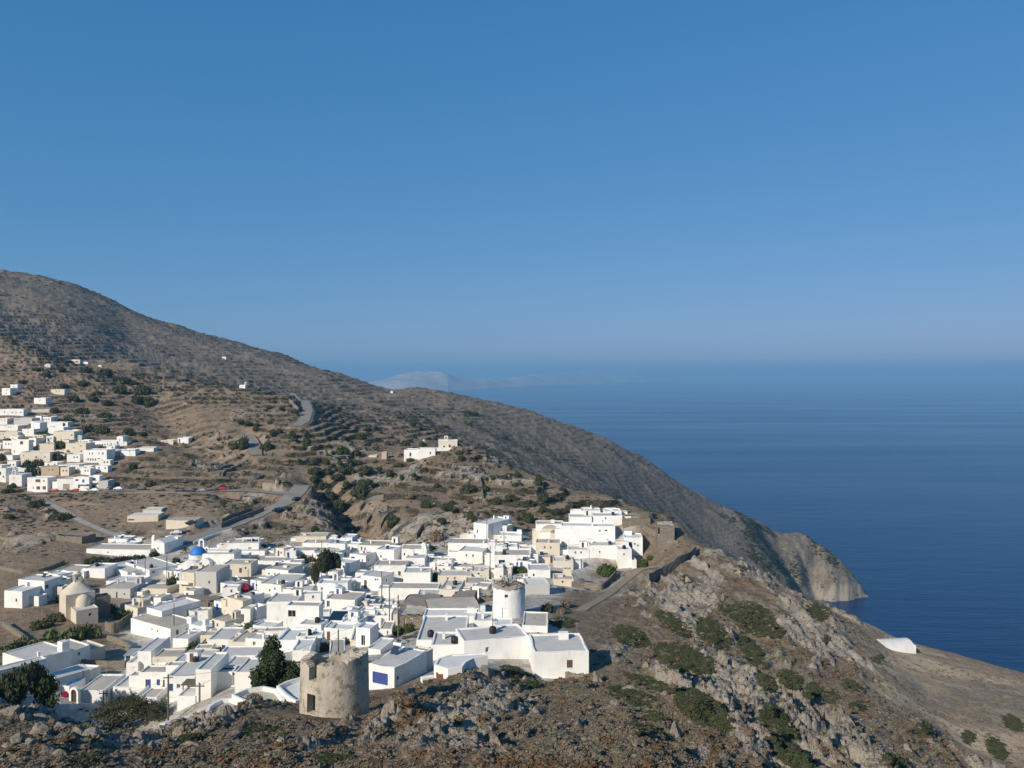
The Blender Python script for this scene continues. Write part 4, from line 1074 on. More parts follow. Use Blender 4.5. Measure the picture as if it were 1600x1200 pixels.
CM = {'k': 'dark', 'b': 'blue', 'B': 'bright_blue', 'n': 'brown', 't': 'tanwood', 'w': 'white_paint', 'c': 'c'}
def opening(root, kind, a0, a1, z0, z1, c, fn, depth, front_y):
    tall = (z1 - z0) > 1.55 and z0 < .9
    name = 'door' if (tall or c in 'bB' and z1 - z0 > 1.7) else 'window'
    e = .003
    ins = depth - .02 if c == 'k' else depth * .55
    w = MB()
    a, b = a0 + e, a1 - e
    w.add([fn(a, z0 + e, ins), fn(b, z0 + e, ins), fn(b, z1 - e, ins), fn(a, z1 - e, ins),
           fn(a, z0 + e, ins + .03), fn(b, z0 + e, ins + .03), fn(b, z1 - e, ins + .03), fn(a, z1 - e, ins + .03)],
          [(0, 1, 2, 3), (7, 6, 5, 4), (0, 4, 5, 1), (1, 5, 6, 2), (2, 6, 7, 3), (3, 7, 4, 0)])
    o = w.build(name, M[CM[c]], root)
    if a1 - a0 > .5:
        f = MB(); t_ = .05
        def strip(p0, p1, q0, q1):
            f.add([fn(p0, q0, ins - .03), fn(p1, q0, ins - .03), fn(p1, q1, ins - .03), fn(p0, q1, ins - .03),
                   fn(p0, q0, ins - .004), fn(p1, q0, ins - .004), fn(p1, q1, ins - .004), fn(p0, q1, ins - .004)],
                  [(0, 1, 2, 3), (0, 4, 5, 1), (1, 5, 6, 2), (2, 6, 7, 3), (3, 7, 4, 0)])
        strip(a, a + t_, z0 + e, z1 - e); strip(b - t_, b, z0 + e, z1 - e)
        strip(a + t_, b - t_, z1 - e - t_, z1 - e); strip((a + b) / 2 - .02, (a + b) / 2 + .02, z0 + e, z1 - e - t_)
        if name == 'window': strip(a + t_, b - t_, z0 + e, z0 + t_)
        f.build('frame', M['white_paint'] if c == 'k' else M[CM[c]], o)
    if name == 'window':
        s = MB(); q0, q1 = a0 - .08, a1 + .08
        s.add([fn(q0, z0 - .08, -.05), fn(q1, z0 - .08, -.05), fn(q1, z0 - .003, -.05), fn(q0, z0 - .003, -.05),
               fn(q0, z0 - .08, .04), fn(q1, z0 - .08, .04), fn(q1, z0 - .003, .04), fn(q0, z0 - .003, .04)],
              [(0, 1, 2, 3), (7, 6, 5, 4), (0, 4, 5, 1), (1, 5, 6, 2), (2, 6, 7, 3), (3, 7, 4, 0)])
        s.build('sill', M['w'], o)

USED = {}
def house(h):
    rr = random.Random(h.label)
    root = empty('house', (h.x, h.y, h.z + CAM_Z), -h.yaw)
    cat = 'house'
    if 'chapel' in h.label.split(' in ')[0] and 'above the roadside' not in h.label and 'below the centre' not in h.label: cat = 'chapel'; root.name = 'chapel'
    if 'ruin' in h.label and h.wall in 'sc' and 'below the ruined' not in h.label: cat = 'ruin' if h.wall == 's' else 'house'
    tag(root, h.label, cat)
    W_, D_, H_ = h.w, h.dep, h.h
    z0 = -4.0
    village = h.frame in 'ABCDEGHIQ'
    par = .3 if h.roof == 'w' else .2
    par = min(par, max(.08, H_ * .2))
    th = .24
    inh = 1.0
    taper = .9 if 'sloping buttressed' in h.label else 0.0
    fro = [o for o in h.ops if o[0] == 'f']; sid = [o for o in h.ops if o[0] == 's']
    # a few small plain openings where the reading gave none and there is room
    if not h.ops and H_ > 2.0 and W_ > 3.4 and rr.random() < .8 and 'blank' not in h.label and 'plain' not in h.label:
        a = rr.uniform(1.2, W_ - 1.6); zz = H_ * rr.uniform(.45, .6)
        fro = [('f', a, a + .55, zz, min(zz + .75, H_ - .5), rr.choice('kkbn'))]
        if W_ > 5.5 and rr.random() < .7: b_ = a + rr.uniform(1.5, 2.2) if a + 3 < W_ else a - rr.uniform(1.4, 2.0); fro += [('f', b_, b_ + .55, zz, min(zz + .75, H_ - .5), 'k')] if b_ > .4 else []
    if village and not sid and D_ > 3.4 and H_ > 2.2 and h.ur is not None and rr.random() < .6 and 'blank' not in h.label and 'plain' not in h.label:
        a = rr.uniform(.8, D_ - 1.4); zz = H_ * rr.uniform(.45, .6); sid = [('s', a, a + .55, zz, min(zz + .7, H_ - .5), rr.choice('kkb'))]
    def jig(x, y, z):
        k = max(0, z) / max(H_, 1)
        x2 = x + taper * k * (.5 - (x + W_) / W_) * 2 * (1 if taper else 0)
        y2 = y + (taper * k * (.5 - y / D_) * 2 if taper else 0)
        return (x2 + .05 * math.sin(y * 1.3 + W_), y2 + .05 * math.sin(x * 1.1 + D_ * 3), z + (.05 * math.sin(x * .9 + y * .7 + H_ * 5) if z > H_ - .6 else 0))
    ff = lambda a, z, i: jig(-a, i, z)
    fs = lambda a, z, i: jig(-i, a, z)
    mb = MB()
    hf = [(o[1], o[2], o[3], o[4]) for o in fro]; hs = [(o[1], o[2], o[3], o[4]) for o in sid]
    dpt = .35 if h.wall in 'st' else .2
    wall_face(mb, W_, z0, H_, hf, ff, dpt); wall_face(mb, D_, z0, H_, hs, fs, dpt)
    mb.add([jig(-W_, 0, z0), jig(-W_, D_, z0), jig(-W_, D_, H_), jig(-W_, 0, H_)], [(0, 1, 2, 3)])
    mb.add([jig(-W_, D_, z0), jig(0, D_, z0), jig(0, D_, H_), jig(-W_, D_, H_)], [(0, 1, 2, 3)])
    # rim of the parapet, subdivided so that it reads hand-made
    def rim(pa, pb, qa, qb, n):
        vs = []
        for k in range(n + 1):
            f = k / n
            o_ = (pa[0] + (pb[0] - pa[0]) * f, pa[1] + (pb[1] - pa[1]) * f); i_ = (qa[0] + (qb[0] - qa[0]) * f, qa[1] + (qb[1] - qa[1]) * f)
            m_ = ((o_[0] + i_[0]) / 2, (o_[1] + i_[1]) / 2)
            vs += [jig(o_[0], o_[1], H_), jig(m_[0], m_[1], H_ + .035), jig(i_[0], i_[1], H_ - .01), jig(i_[0], i_[1], H_ - par - .05)]
        fs_ = []
        for k in range(n):
            for j in range(3):
                fs_.append((k * 4 + j, k * 4 + j + 1, k * 4 + j + 5, k * 4 + j + 4))
        mb.add(vs, fs_)
    O = [(0, 0), (-W_, 0), (-W_, D_), (0, D_)]; I_ = [(-th, th), (-W_ + th, th), (-W_ + th, D_ - th), (-th, D_ - th)]
    for k in range(4):
        rim(O[k], O[(k + 1) % 4], I_[k], I_[(k + 1) % 4], 3)
    wname = 'wall'
    vaulted = any(s in h.label for s in ('low vaulted white outbuilding', 'vaulted house', 'ruined vault', 'tiny lone white', 'bell arch on the terraces', 'seaward slope', 'chapel dot', 'round cornered white hut', 'rounded white block'))
    gable = 'gable front' in h.label
    wl = mb.build(wname, M[h.wall], root)
    if h.wall == 's' or 'ruin' in h.label or 'derelict' in h.label:
        # ragged wall tops
        me_ = wl.data
        for v in me_.vertices:
            if v.co.z > H_ - .5:
                v.co.z -= .55 * abs(math.sin(v.co.x * 1.7 + v.co.y * 2.3 + H_)) * (1 if h.wall == 's' else .5)
    hr = H_ - par
    if vaulted:
        vb_ = MB(); n = 16; r_ = D_ / 2 - th if W_ >= D_ else W_ / 2 - th
        if W_ >= D_:
            vs = []
            for k in range(n + 1):
                a = math.pi * k / n
                y_ = D_ / 2 - r_ * math.cos(a) * 1.0; z_ = hr - .25 + r_ * .62 * math.sin(a)
                vs += [(-th * .9, y_, z_), (-W_ + th * .9, y_, z_)]
        else:
            vs = []
            for k in range(n + 1):
                a = math.pi * k / n
                x_ = -W_ / 2 - r_ * math.cos(a); z_ = hr - .25 + r_ * .62 * math.sin(a)
                vs += [(x_, th * .9, z_), (x_, D_ - th * .9, z_)]
        fs_ = [(2 * k, 2 * k + 1, 2 * k + 3, 2 * k + 2) for k in range(n)] + [tuple(range(0, 2 * n + 2, 2)), tuple(range(1, 2 * n + 2, 2))]
        vb_.add(vs, fs_); vb_.build('roof', R_[h.roof] if h.wall != 't' else R_['b'], root, False)
    elif gable:
        g_ = MB(); e_ = .1
        g_.add([(0, -e_ * 0, hr), (-W_, 0, hr), (-W_ / 2, 0, hr + W_ * .22), (0, D_, hr), (-W_, D_, hr), (-W_ / 2, D_, hr + W_ * .22)],
               [(0, 2, 1), (3, 4, 5), (0, 3, 5, 2), (1, 2, 5, 4)])
        for v in range(len(g_.v)): g_.v[v] = (g_.v[v][0], g_.v[v][1], g_.v[v][2] + .22)
        g_.build('roof', R_['w'], root)
    else:
        rb = MB(); nx, ny = 6, 6; vs = []
        sl = rr.uniform(-.03, .03)
        dome_ = .0
        if h.roof in 'bd' and h.wall != 's': dome_ = .10
        collapsed = h.wall == 's' or 'collapsed' in h.label or 'derelict' in h.label
        for j in range(ny + 1):
            for i in range(nx + 1):
                fx_, fy_ = i / nx, j / ny
                x_ = -th * .9 - (W_ - 1.8 * th) * fx_; y_ = th * .9 + (D_ - 1.8 * th) * fy_
                z_ = hr + .05 * rr.uniform(-.4, .4) + dome_ * math.sin(fx_ * math.pi) * math.sin(fy_ * math.pi) + sl * (fx_ - .5) * W_ * .3
                if collapsed: z_ += rr.uniform(-.25, .22)
                vs.append((x_, y_, min(z_, hr + .3)))
        rb.add(vs, [(j * (nx + 1) + i, j * (nx + 1) + i + 1, (j + 1) * (nx + 1) + i + 1, (j + 1) * (nx + 1) + i) for j in range(ny) for i in range(nx)])
        if 'broken wall tops' not in h.label:
            rb.build('roof', R_[h.roof], root, True)
    for o in fro: opening(root, o[0], o[1], o[2], o[3], o[4], o[5], ff, dpt, 0)
    for o in sid: opening(root, o[0], o[1], o[2], o[3], o[4], o[5], fs, dpt, 0)
    plain = cat == 'chapel' or h.wall == 's' or vaulted or W_ < 3.2
    # lower annexes built on behind and beside, as part of the same property
    if village and not plain and H_ > 2.0 and min(W_, D_) > 3.6 and rr.random() < .38:
        s1, s2, hh = rr.uniform(1.5, 2.3), rr.uniform(1.4, 2.2), rr.uniform(1.2, 1.9)
        x_ = rr.choice((-th - .02 - s1, -W_ + th + .02)); y_ = D_ - th - .02 - s2
        c = MB(); c.box(x_, x_ + s1, y_, y_ + s2, hr - .1, hr + hh); ro = c.build('stair_room', M['w'] if h.wall == 'w' else M[h.wall], root)
        c = MB(); c.box(x_ + .12, x_ + s1 - .12, y_ + .12, y_ + s2 - .12, hr + hh + .003, hr + hh + .05); c.build('stair_room_roof', R_[rr.choice('gbw')], ro)
        if rr.random() < .6: c = MB(); c.box(x_ + s1 * .3, x_ + s1 * .3 + .6, y_ - .03, y_ - .002, hr + .05, hr + min(hh - .1, 1.5)); c.build('stair_room_door', M[rr.choice(('dark', 'blue', 'brown'))], ro)
    if h.frame in 'ACDEFHI' and cat == 'house' and h.wall in 'wcg' and H_ > 1.2 and not taper:
        for q in range(rr.choice((1, 2, 3))):
            aw, ad, ah = rr.uniform(2.0, 3.6), rr.uniform(2.0, 3.6), min(H_ * rr.uniform(.55, .82), H_ - .35)
            side = rr.choice(('left', 'back', 'right'))
            if side == 'left': ax, ay = -W_ - aw + .01, rr.uniform(1.2, max(1.3, D_ - ad))
            elif side == 'right': ax, ay = .01, rr.uniform(1.4, max(1.5, D_ - ad))
            else: ax, ay = -rr.uniform(aw, max(aw + .1, W_)), D_ - .01
            c = MB(); t_ = .18
            c.box(ax, ax + aw, ay, ay + t_, z0, ah); c.box(ax, ax + aw, ay + ad - t_, ay + ad, z0, ah)
            c.box(ax, ax + t_, ay + t_, ay + ad - t_, z0, ah); c.box(ax + aw - t_, ax + aw, ay + t_, ay + ad - t_, z0, ah)
            ao = c.build('annex', M['w'] if rr.random() < .75 else M['c'], root)
            c = MB(); lv = ah - .15 if rr.random() < .6 else .05
            c.box(ax + t_, ax + aw - t_, ay + t_, ay + ad - t_, lv - .1, lv); c.build('annex_roof', R_['g'] if lv > .5 and rr.random() < .5 else R_['b'], ao)
    # roof furniture
    plain = cat == 'chapel' or h.wall == 's' or vaulted or W_ < 3.2
    if not plain and h.frame in 'ABCDEFGHIQ':
        if rr.random() < .42 or 'chimney' in h.label:
            s_ = rr.uniform(.35, .5); x_ = -rr.uniform(.6, W_ - .8); y_ = rr.uniform(.5, D_ - .8); hh = rr.uniform(.6, 1.15)
            c = MB(); c.box(x_ - s_, x_, y_, y_ + s_, hr - .1, hr + hh); c.box(x_ - s_ - .06, x_ + .06, y_ - .06, y_ + s_ + .06, hr + hh + .1, hr + hh + .19)
            for qx in (0, s_ - .08):
                for qy in (0, s_ - .08): c.box(x_ - s_ + qx, x_ - s_ + qx + .08, y_ + qy, y_ + qy + .08, hr + hh, hr + hh + .1)
            c.build('chimney', M['w'] if h.wall in 'w' else M[h.wall], root)
        if rr.random() < .2 or 'roof box' in h.label or 'stub' in h.label:
            x_ = -rr.uniform(.8, max(1, W_ - 2.4)); y_ = rr.uniform(1, max(1.1, D_ - 2.2)); a = rr.uniform(1.0, 1.5); b = rr.uniform(.9, 1.3)
            c = MB(); c.box(x_ - a, x_, y_, y_ + b, hr - .1, hr + rr.uniform(.5, 1.0)); c.build('roof_box', M[h.wall] if h.wall != 's' else M['c'], root)
        if rr.random() < .16 or 'black tank' in h.label:
            x_ = -rr.uniform(1, max(1.1, W_ - 1.5)); y_ = rr.uniform(1, max(1.1, D_ - 1.5))
            c = MB(); c.lathe([(0, hr + 0), (.5, hr), (.55, hr + .12), (.55, hr + .75), (.4, hr + .95), (.15, hr + 1.0), (.15, hr + 1.08), (0, hr + 1.08)], (x_, y_, .05), 14)
            c.build('water_tank', M['black_plastic'], root, True)
        elif rr.random() < .16 and W_ > 4:
            x_ = -rr.uniform(1.6, W_ - 1.2); y_ = rr.uniform(1.2, max(1.3, D_ - 2))
            c = MB()
            c.add([(x_ - 1, y_, hr + .15), (x_, y_, hr + .15), (x_, y_ + .9, hr + .95), (x_ - 1, y_ + .9, hr + .95), (x_ - 1, y_ + .06, hr + .1), (x_, y_ + .06, hr + .1), (x_, y_ + .96, hr + .9), (x_ - 1, y_ + .96, hr + .9)],
                  [(0, 1, 2, 3), (7, 6, 5, 4), (0, 4, 5, 1), (1, 5, 6, 2), (2, 6, 7, 3), (3, 7, 4, 0)])
            c.build('solar_panel', M['glass_blue'], root)
            c = MB(); c.bar((x_ - 1.15, y_ + 1.15, hr + 1.1), (x_ + .15, y_ + 1.15, hr + 1.1), .24, n=14)
            for q in (-.9, -.1): c.bar((x_ + q, y_ + 1.15, hr - .05), (x_ + q, y_ + 1.15, hr + .9), .03, n=5)
            c.build('water_heater', M['white_paint'], root, False)
        if rr.random() < .3:
            x_ = -rr.uniform(.5, W_ - .5); y_ = rr.uniform(D_ * .3, D_ - .5); hh = rr.uniform(1.4, 2.4)
            c = MB(); c.bar((x_, y_, hr - .05), (x_, y_, hr + hh), .022, n=5)
            for k in range(5): c.bar((x_ - .45 + .06 * k, y_ + k * .16 - .3, hr + hh - .1), (x_ + .45 - .06 * k, y_ + k * .16 - .3, hr + hh - .1), .011, n=4)
            c.bar((x_, y_ - .4, hr + hh - .1), (x_, y_ + .45, hr + hh - .1), .012, n=4)
            c.build('antenna', M['steel'], root)
    return root

def bell_arch(mb, x, y, z, w=1.0, h=2.0, t=.45, mi=0):
    """two piers and a rounded head with an open arch"""
    p = w * .24
    mb.box(x - w / 2, x - w / 2 + p, y, y + t, z, z + h * .62, mi); mb.box(x + w / 2 - p, x + w / 2, y, y + t, z, z + h * .62, mi)
    n = 10; ri = w / 2 - p; ro = w / 2
    vs = []
    for k in range(n + 1):
        a = math.pi * k / n
        for rr_ in (ri, ro):
            for yy in (y, y + t):
                vs.append((x - rr_ * math.cos(a), yy, z + h * .62 + rr_ * math.sin(a) * (1.15 if rr_ == ro else 1)))
    fs = []
    for k in range(n):
        a = 4 * k; b = 4 * (k + 1)
        fs += [(a, b, b + 1, a + 1), (a + 2, a + 3, b + 3, b + 2), (a, a + 2, b + 2, b), (a + 1, b + 1, b + 3, a + 3)]
    fs += [(0, 1, 3, 2), (4 * n, 4 * n + 2, 4 * n + 3, 4 * n + 1)]
    mb.add(vs, fs, mi)

HOUSE_OBJ = []; FILL = []
for h in HS:
    o = house(h); h.obj = o; HOUSE_OBJ.append(o)
    if h.frame in 'QR': FILL.append((o, h))

def find(s): return next(h for h in HS if s in h.label)
# particular features of particular houses
h = find('gable front beside the road'); b = MB()
b.box(-h.w + .05, -h.w + 1.15, -.05, 1.05, h.h - .3, h.h + 1.7); b.lathe([(.62, 0), (.6, .2), (.45, .5), (.2, .68), (0, .72)], (-h.w + .6, .5, h.h + 1.7), 14)
b.build('bell_tower', M['w'], h.obj)
b = MB(); b.box(-h.w * .98, -.05, h.dep - 2.6, h.dep - .03, h.h - .25, h.h + .75); b.build('upper_wall', M['w'], h.obj)
h = find('battlemented bell arch'); b = MB()
bell_arch(b, -h.w * .52, h.dep - 1.0, h.h - .3, 1.5, 2.3, .5)
for q in (-.62, 0, .62): b.box(-h.w * .52 + q - .13, -h.w * .52 + q + .13, h.dep - .98, h.dep - .52, h.h + 1.9, h.h + 2.3)
b.build('bell_arch', M['w'], h.obj)
b = MB(); b.lathe([(2.1, -2.2), (2.1, 0), (1.95, .55), (1.5, 1.15), (.8, 1.6), (0, 1.75)], (-h.w * .38, -1.0, h.h - 1.5), 22); b.build('apse', M['w'], h.obj, True)
h = find('bell arch on the terraces'); b = MB(); bell_arch(b, -.6, h.dep * .4, h.h - .1, 1.4, 3.2, .8); b.build('bell_arch', M['w'], h.obj)
h = find('roof canopy above the blue'); b = MB()
b.box(-h.w * .62, -.6, 2.2, 4.2, h.h + 1.0, h.h + 1.2)
for q in (-h.w * .6, -h.w * .3, -.8): b.box(q, q + .2, 2.4, 2.6, h.h - .1, h.h + 1.0); b.box(q, q + .2, 3.8, 4.0, h.h - .1, h.h + 1.0)
b.build('roof_canopy', M['white_paint'], h.obj)
h = find('balcony left of the large blank'); b = MB(); b.box(-h.w, -h.w * .25, -1.3, -.01, h.h * .48, h.h * .48 + .15)
b.box(-h.w, -h.w * .25, -1.3, -1.18, h.h * .48 + .15, h.h * .48 + .95); b.build('balcony', M['w'], h.obj)
h = find('blue balcony door beside'); b = MB(); b.box(-h.w * .75, -.2, -1.4, -.01, h.h * .45, h.h * .45 + .15); b.box(-h.w * .75, -.2, -1.4, -1.3, h.h * .45 + .15, h.h * .45 + .9); b.build('balcony', M['w'], h.obj)
h = find('upper balcony right end'); b = MB(); b.box(-h.w * .95, -.1, -1.5, -.01, h.h * .42, h.h * .42 + .15); b.box(-h.w * .95, -.1, -1.5, -1.4, h.h * .42 + .15, h.h * .42 + .9); b.build('balcony', M['w'], h.obj)
h = find('glazed front under'); b = MB()
b.add([(.3, -.9, h.h + .05), (-h.w - .3, -.9, h.h + .05), (-h.w - .3, 3.6, h.h + 1.0), (.3, 3.6, h.h + 1.0), (.3, -.9, h.h + .15), (-h.w - .3, -.9, h.h + .15), (-h.w - .3, 3.6, h.h + 1.1), (.3, 3.6, h.h + 1.1)],
      [(0, 1, 2, 3), (7, 6, 5, 4), (0, 4, 5, 1), (1, 5, 6, 2), (2, 6, 7, 3), (3, 7, 4, 0)])
b.build('sloping_roof', M['slate'], h.obj)
h = find('rusty brown awning'); b = MB()
b.box(-h.w * .65, -.3, .8, 4.5, h.h + .9, h.h + 1.0)
b.build('awning', M['rust'], h.obj); b = MB()
for q in (-h.w * .63, -.5):
    for y_ in (1, 4.3): b.box(q, q + .1, y_, y_ + .1, h.h - .3, h.h + .9)
b.build('awning_post', M['pole_wood'], h.obj)
h = find('old tan vaulted house')
h = find('buttress chimney'); b = MB(); b.box(-2.2, -.7, -.9, -.02, -1, 2.6); b.box(-1.9, -1.1, -.75, .4, 2.6, 3.9); b.build('chimney_stack', M['w'], h.obj)
h = find('white chimney'); b = MB(); b.box(-4.6, -4.0, 1.2, 1.9, h.h - .3, h.h + 1.5); b.build('tall_chimney', M['w'], h.obj)
for s_, lo in (('low white wall building in front', None),):
    h = find(s_); b = MB(); b.box(-.9, -.35, .2, .7, h.h - .3, h.h + 1.3); b.build('chimney_stack', M['w'], h.obj)
h = find('broad brown sloping earth roof'); b = MB(); b.box(-.95, -.1, .6, 1.3, h.h - .3, h.h + 1.6); b.build('chimney_stack', M['w'], h.obj)
h = find('small arch dormer'); b = MB(); b.box(-1.6, -.2, .3, 2.5, h.h - .3, h.h + .8); b.lathe([(1.0, 0), (.95, .4), (.6, .8), (0, .95)], (-.95, 1.4, h.h + .8), 16); b.build('dormer', M['w'], h.obj)
h = find('wide beige garage'); 

# ---------------------------------------------------------------- round walls of the mills
def round_shell(name, matl, Rb, Rt, thick, Hf, zb, holes, nt_=120, nz=44, noise_amp=0.0, parent=None, lean=0.0):
    Hm = max(Hf(k * 2 * math.pi / nt_) for k in range(nt_))
    solid = np.zeros((nt_, nz), bool)
    dz = (Hm - zb) / nz
    for i in range(nt_):
        a = (i + .5) * 2 * math.pi / nt_
        for j in range(nz):
            z = zb + (j + .5) * dz
            s = z < Hf(a)
            for (a0, a1, z0, z1) in holes:
                if a0 < a < a1 and z0 < z < z1: s = False
            solid[i, j] = s
    vid = {}; vs = []; fs = []
    def V(i, j, inner):
        i %= nt_
        k = (i, j, inner)
        if k not in vid:
            a = i * 2 * math.pi / nt_; z = zb + j * dz
            f = max(0, z) / Hm
            r = Rb + (Rt - Rb) * f - (thick if inner else 0)
            n_ = noise_amp * (float(fbm(np.array([a * 7.0 + (40 if inner else 0)]), np.array([z * 1.6]), 4, 301)[0]))
            r += n_
            zz = z + noise_amp * .6 * math.sin(i * 12.9898 + j * 3)
            if z > Hf(a) - dz * 1.5: zz = min(zz, Hf(a) + .02)
            vid[k] = len(vs); vs.append((r * math.sin(a) + lean * f, -r * math.cos(a), zz))   # angle 0 faces the camera, grows to the right
        return vid[k]
    for i in range(nt_):
        for j in range(nz):
            if not solid[i, j]: continue
            fs.append((V(i, j, 0), V(i + 1, j, 0), V(i + 1, j + 1, 0), V(i, j + 1, 0)))
            fs.append((V(i, j + 1, 1), V(i + 1, j + 1, 1), V(i + 1, j, 1), V(i, j, 1)))
            if not solid[(i - 1) % nt_, j]: fs.append((V(i, j, 0), V(i, j + 1, 0), V(i, j + 1, 1), V(i, j, 1)))
            if not solid[(i + 1) % nt_, j]: fs.append((V(i + 1, j, 0), V(i + 1, j, 1), V(i + 1, j + 1, 1), V(i + 1, j + 1, 0)))
            if j == nz - 1 or not solid[i, j + 1]: fs.append((V(i, j + 1, 0), V(i + 1, j + 1, 0), V(i + 1, j + 1, 1), V(i, j + 1, 1)))
            if j > 0 and not solid[i, j - 1]: fs.append((V(i, j, 0), V(i, j, 1), V(i + 1, j, 1), V(i + 1, j, 0)))
    return mesh_obj(name, vs, fs, matl, parent, smooth=False)

TAU = 2 * math.pi
# ruined mill in front
mx, my, mz = ghit(523, 1122, 60)
Rm = 52.5 / F * (my + 3.2)
mc = (mx * (my + Rm) / my, my + Rm)
# weathered render
m = mat('weathered_render', (.5, .42, .3), .97, .05); t = NT(m)
a_ = t.noise(.42, 7, .65); b_ = t.noise(2.4, 7, .75); c_ = t.noise(.8, 5, .6, stretch=(1.6, 1.6, .35))
col = t.mix(t.rng(a_, .36, .62), (.53, .455, .345), (.37, .335, .28))
col = t.mix(t.math('MULTIPLY', t.rng(c_, .48, .70), .65), col, (.46, .445, .41))
col = t.mix(t.rng(b_, .60, .70), col, (.20, .155, .105))
sepz = t.n('ShaderNodeSeparateXYZ'); t.l(t.pos, sepz.inputs[0])
pit = t.vor(3.2, 'F1'); col = t.mix(t.math('MULTIPLY', t.rng(pit, .10, .0), t.rng(a_, .5, .6)), col, (.14, .11, .08))
sv_ = t.vor(4.2, 'F1', stretch=(1, 1, 1.5), out='Color'); se_ = t.vor(4.2, 'DISTANCE_TO_EDGE', stretch=(1, 1, 1.5)); sc_ = t.n('ShaderNodeSeparateColor'); t.l(sv_, sc_.inputs[0])
st_ = t.mix(t.rng(se_, 0, .10, .8, 0), t.mix(sc_.outputs[0], (.40, .345, .27), (.24, .205, .16)), (.10, .08, .06))
bare_ = t.rng(t.math('ADD', t.noise(.9, 6, .7), t.math('MULTIPLY', b_, .35)), .70, .76)
col = t.mix(bare_, col, st_)
t.color(col)
t.bump(t.math('ADD', t.math('MULTIPLY', b_, .6), t.math('ADD', c_, t.math('MULTIPLY', pit, .4))), .6, .06)
M['render'] = m
mill = empty('ruined_windmill', (mc[0], mc[1], mz + CAM_Z)); tag(mill, 'ruined roofless stone windmill tower with a dark doorway and broken upper notch', 'windmill')
ztop = -(1037 - 583) / F * my - mz
def Hrm(a):
    a = (a + math.pi) % TAU - math.pi
    h_ = ztop - .22 + .05 * math.sin(a * 5 + 1) + .035 * math.sin(a * 17) + .03 * math.sin(a * 41 + 2)
    if a < -math.radians(50): h_ -= .45 * min(1, (-a - math.radians(50)) / .5)
    if a > 2.0 or a < -2.2: h_ -= .65 + .25 * math.sin(a * 9)
    if math.radians(35) < a < math.radians(110): h_ += .28
    d = abs(a + math.radians(29))
    if d < .22: h_ -= (.22 - d) * 3.0
    return h_
nA = math.radians(360 - 28)
zd0 = -(1112 - 583) / F * (my + .9) - mz; zd1 = -(1082 - 583) / F * (my + .9) - mz
holes = [(nA - .175, nA + .15, -.2 if zd0 < 0 else zd0, zd1), (nA - .10, nA + .16, ztop - 1.75, ztop + 1)]
round_shell('tower_wall', M['render'], Rm * 1.015, Rm * .985, .75, Hrm, -1.6, holes, 180, 60, .018, mill)
b = MB(); b.box(-.75, .75, -.12, .12, 0, .16); o = b.build('lintel', M['dark_timber'], mill)
o.location = (math.sin(nA) * (Rm - .35), -math.cos(nA) * (Rm - .35), zd1 + .0); o.rotation_euler = (0, 0, nA - TAU)
b = MB(); rr = random.Random(5)
vs = []; n_ = 26
for j in range(n_ + 1):
    for i in range(n_ + 1):
        x_ = (i / n_ - .5) * 2 * (Rm - .9); y_ = (j / n_ - .5) * 2 * (Rm - .9)
        s_ = min(1.0, (Rm - .8) / (math.hypot(x_, y_) + 1e-6)); x_ *= s_; y_ *= s_
        vs.append((x_, y_, .25 + .5 * float(fbm(np.array([x_]), np.array([y_]), 4, 7)[0])))
b.add(vs, [(j * (n_ + 1) + i, j * (n_ + 1) + i + 1, (j + 1) * (n_ + 1) + i + 1, (j + 1) * (n_ + 1) + i) for j in range(n_) for i in range(n_)])
o = b.build('rubble_floor', M['s'], mill, True); tag(o, kind='stuff')

# white mill
wx, wy, wz = hit(795, 967, 120)
Rw = 25.4 / F * (wy + 3)
wcx, wcy = wx * (wy + Rw) / wy, wy + Rw
wm = empty('white_windmill', (wcx, wcy, wz + CAM_Z)); tag(wm, 'whitewashed windmill tower with collapsed timber cap among the village roofs', 'windmill')
zt = -(922 - 583) / F * wy - wz
hl = []
aD = TAU - math.radians(16); aW = TAU - math.radians(9)
zw0 = -(932 - 583) / F * wy - wz
hl = [(aD - .15, aD + .13, .15, 1.95), (aW - .10, aW + .09, zw0 - .32, zw0 + .36)]
M['millwhite'] = plaster('mill_whitewash', (.74, .735, .71), (.42, .38, .31), .75, 2.2, .05)
round_shell('tower_wall', M['millwhite'], Rw * 1.02, Rw * .96, .6, lambda a: zt + .05 * math.sin(a * 9), -3.0, hl, 120, 44, .03, wm)
def onwall(parent, name, a, r, w_, z0, z1, mt, t_=.08):
    b = MB(); b.box(-w_ / 2, w_ / 2, -t_ / 2, t_ / 2, z0, z1); o = b.build(name, mt, parent)
    o.location = (math.sin(a) * r, -math.cos(a) * r, 0); o.rotation_euler = (0, 0, a); return o
onwall(wm, 'door', aD - .01, Rw - .30, .82, .15, 1.95, M['white_paint'])
onwall(wm, 'window', aW, Rw - .38, .6, zw0 - .32, zw0 + .36, M['dark'])
b = MB(); b.lathe([(Rw * .985, zt - .05), (Rw * 1.0, zt + .12), (Rw * .8, zt + .42), (Rw * .5, zt + .62), (Rw * .2, zt + .8), (0, zt + .85)], (0, 0, 0), 40)
rr = random.Random(3)
b.v = [(x + rr.uniform(-.1, .1), y + rr.uniform(-.1, .1), z + rr.uniform(-.16, .16)) for x, y, z in b.v]
b.build('collapsed_cap', R_['d'], wm)
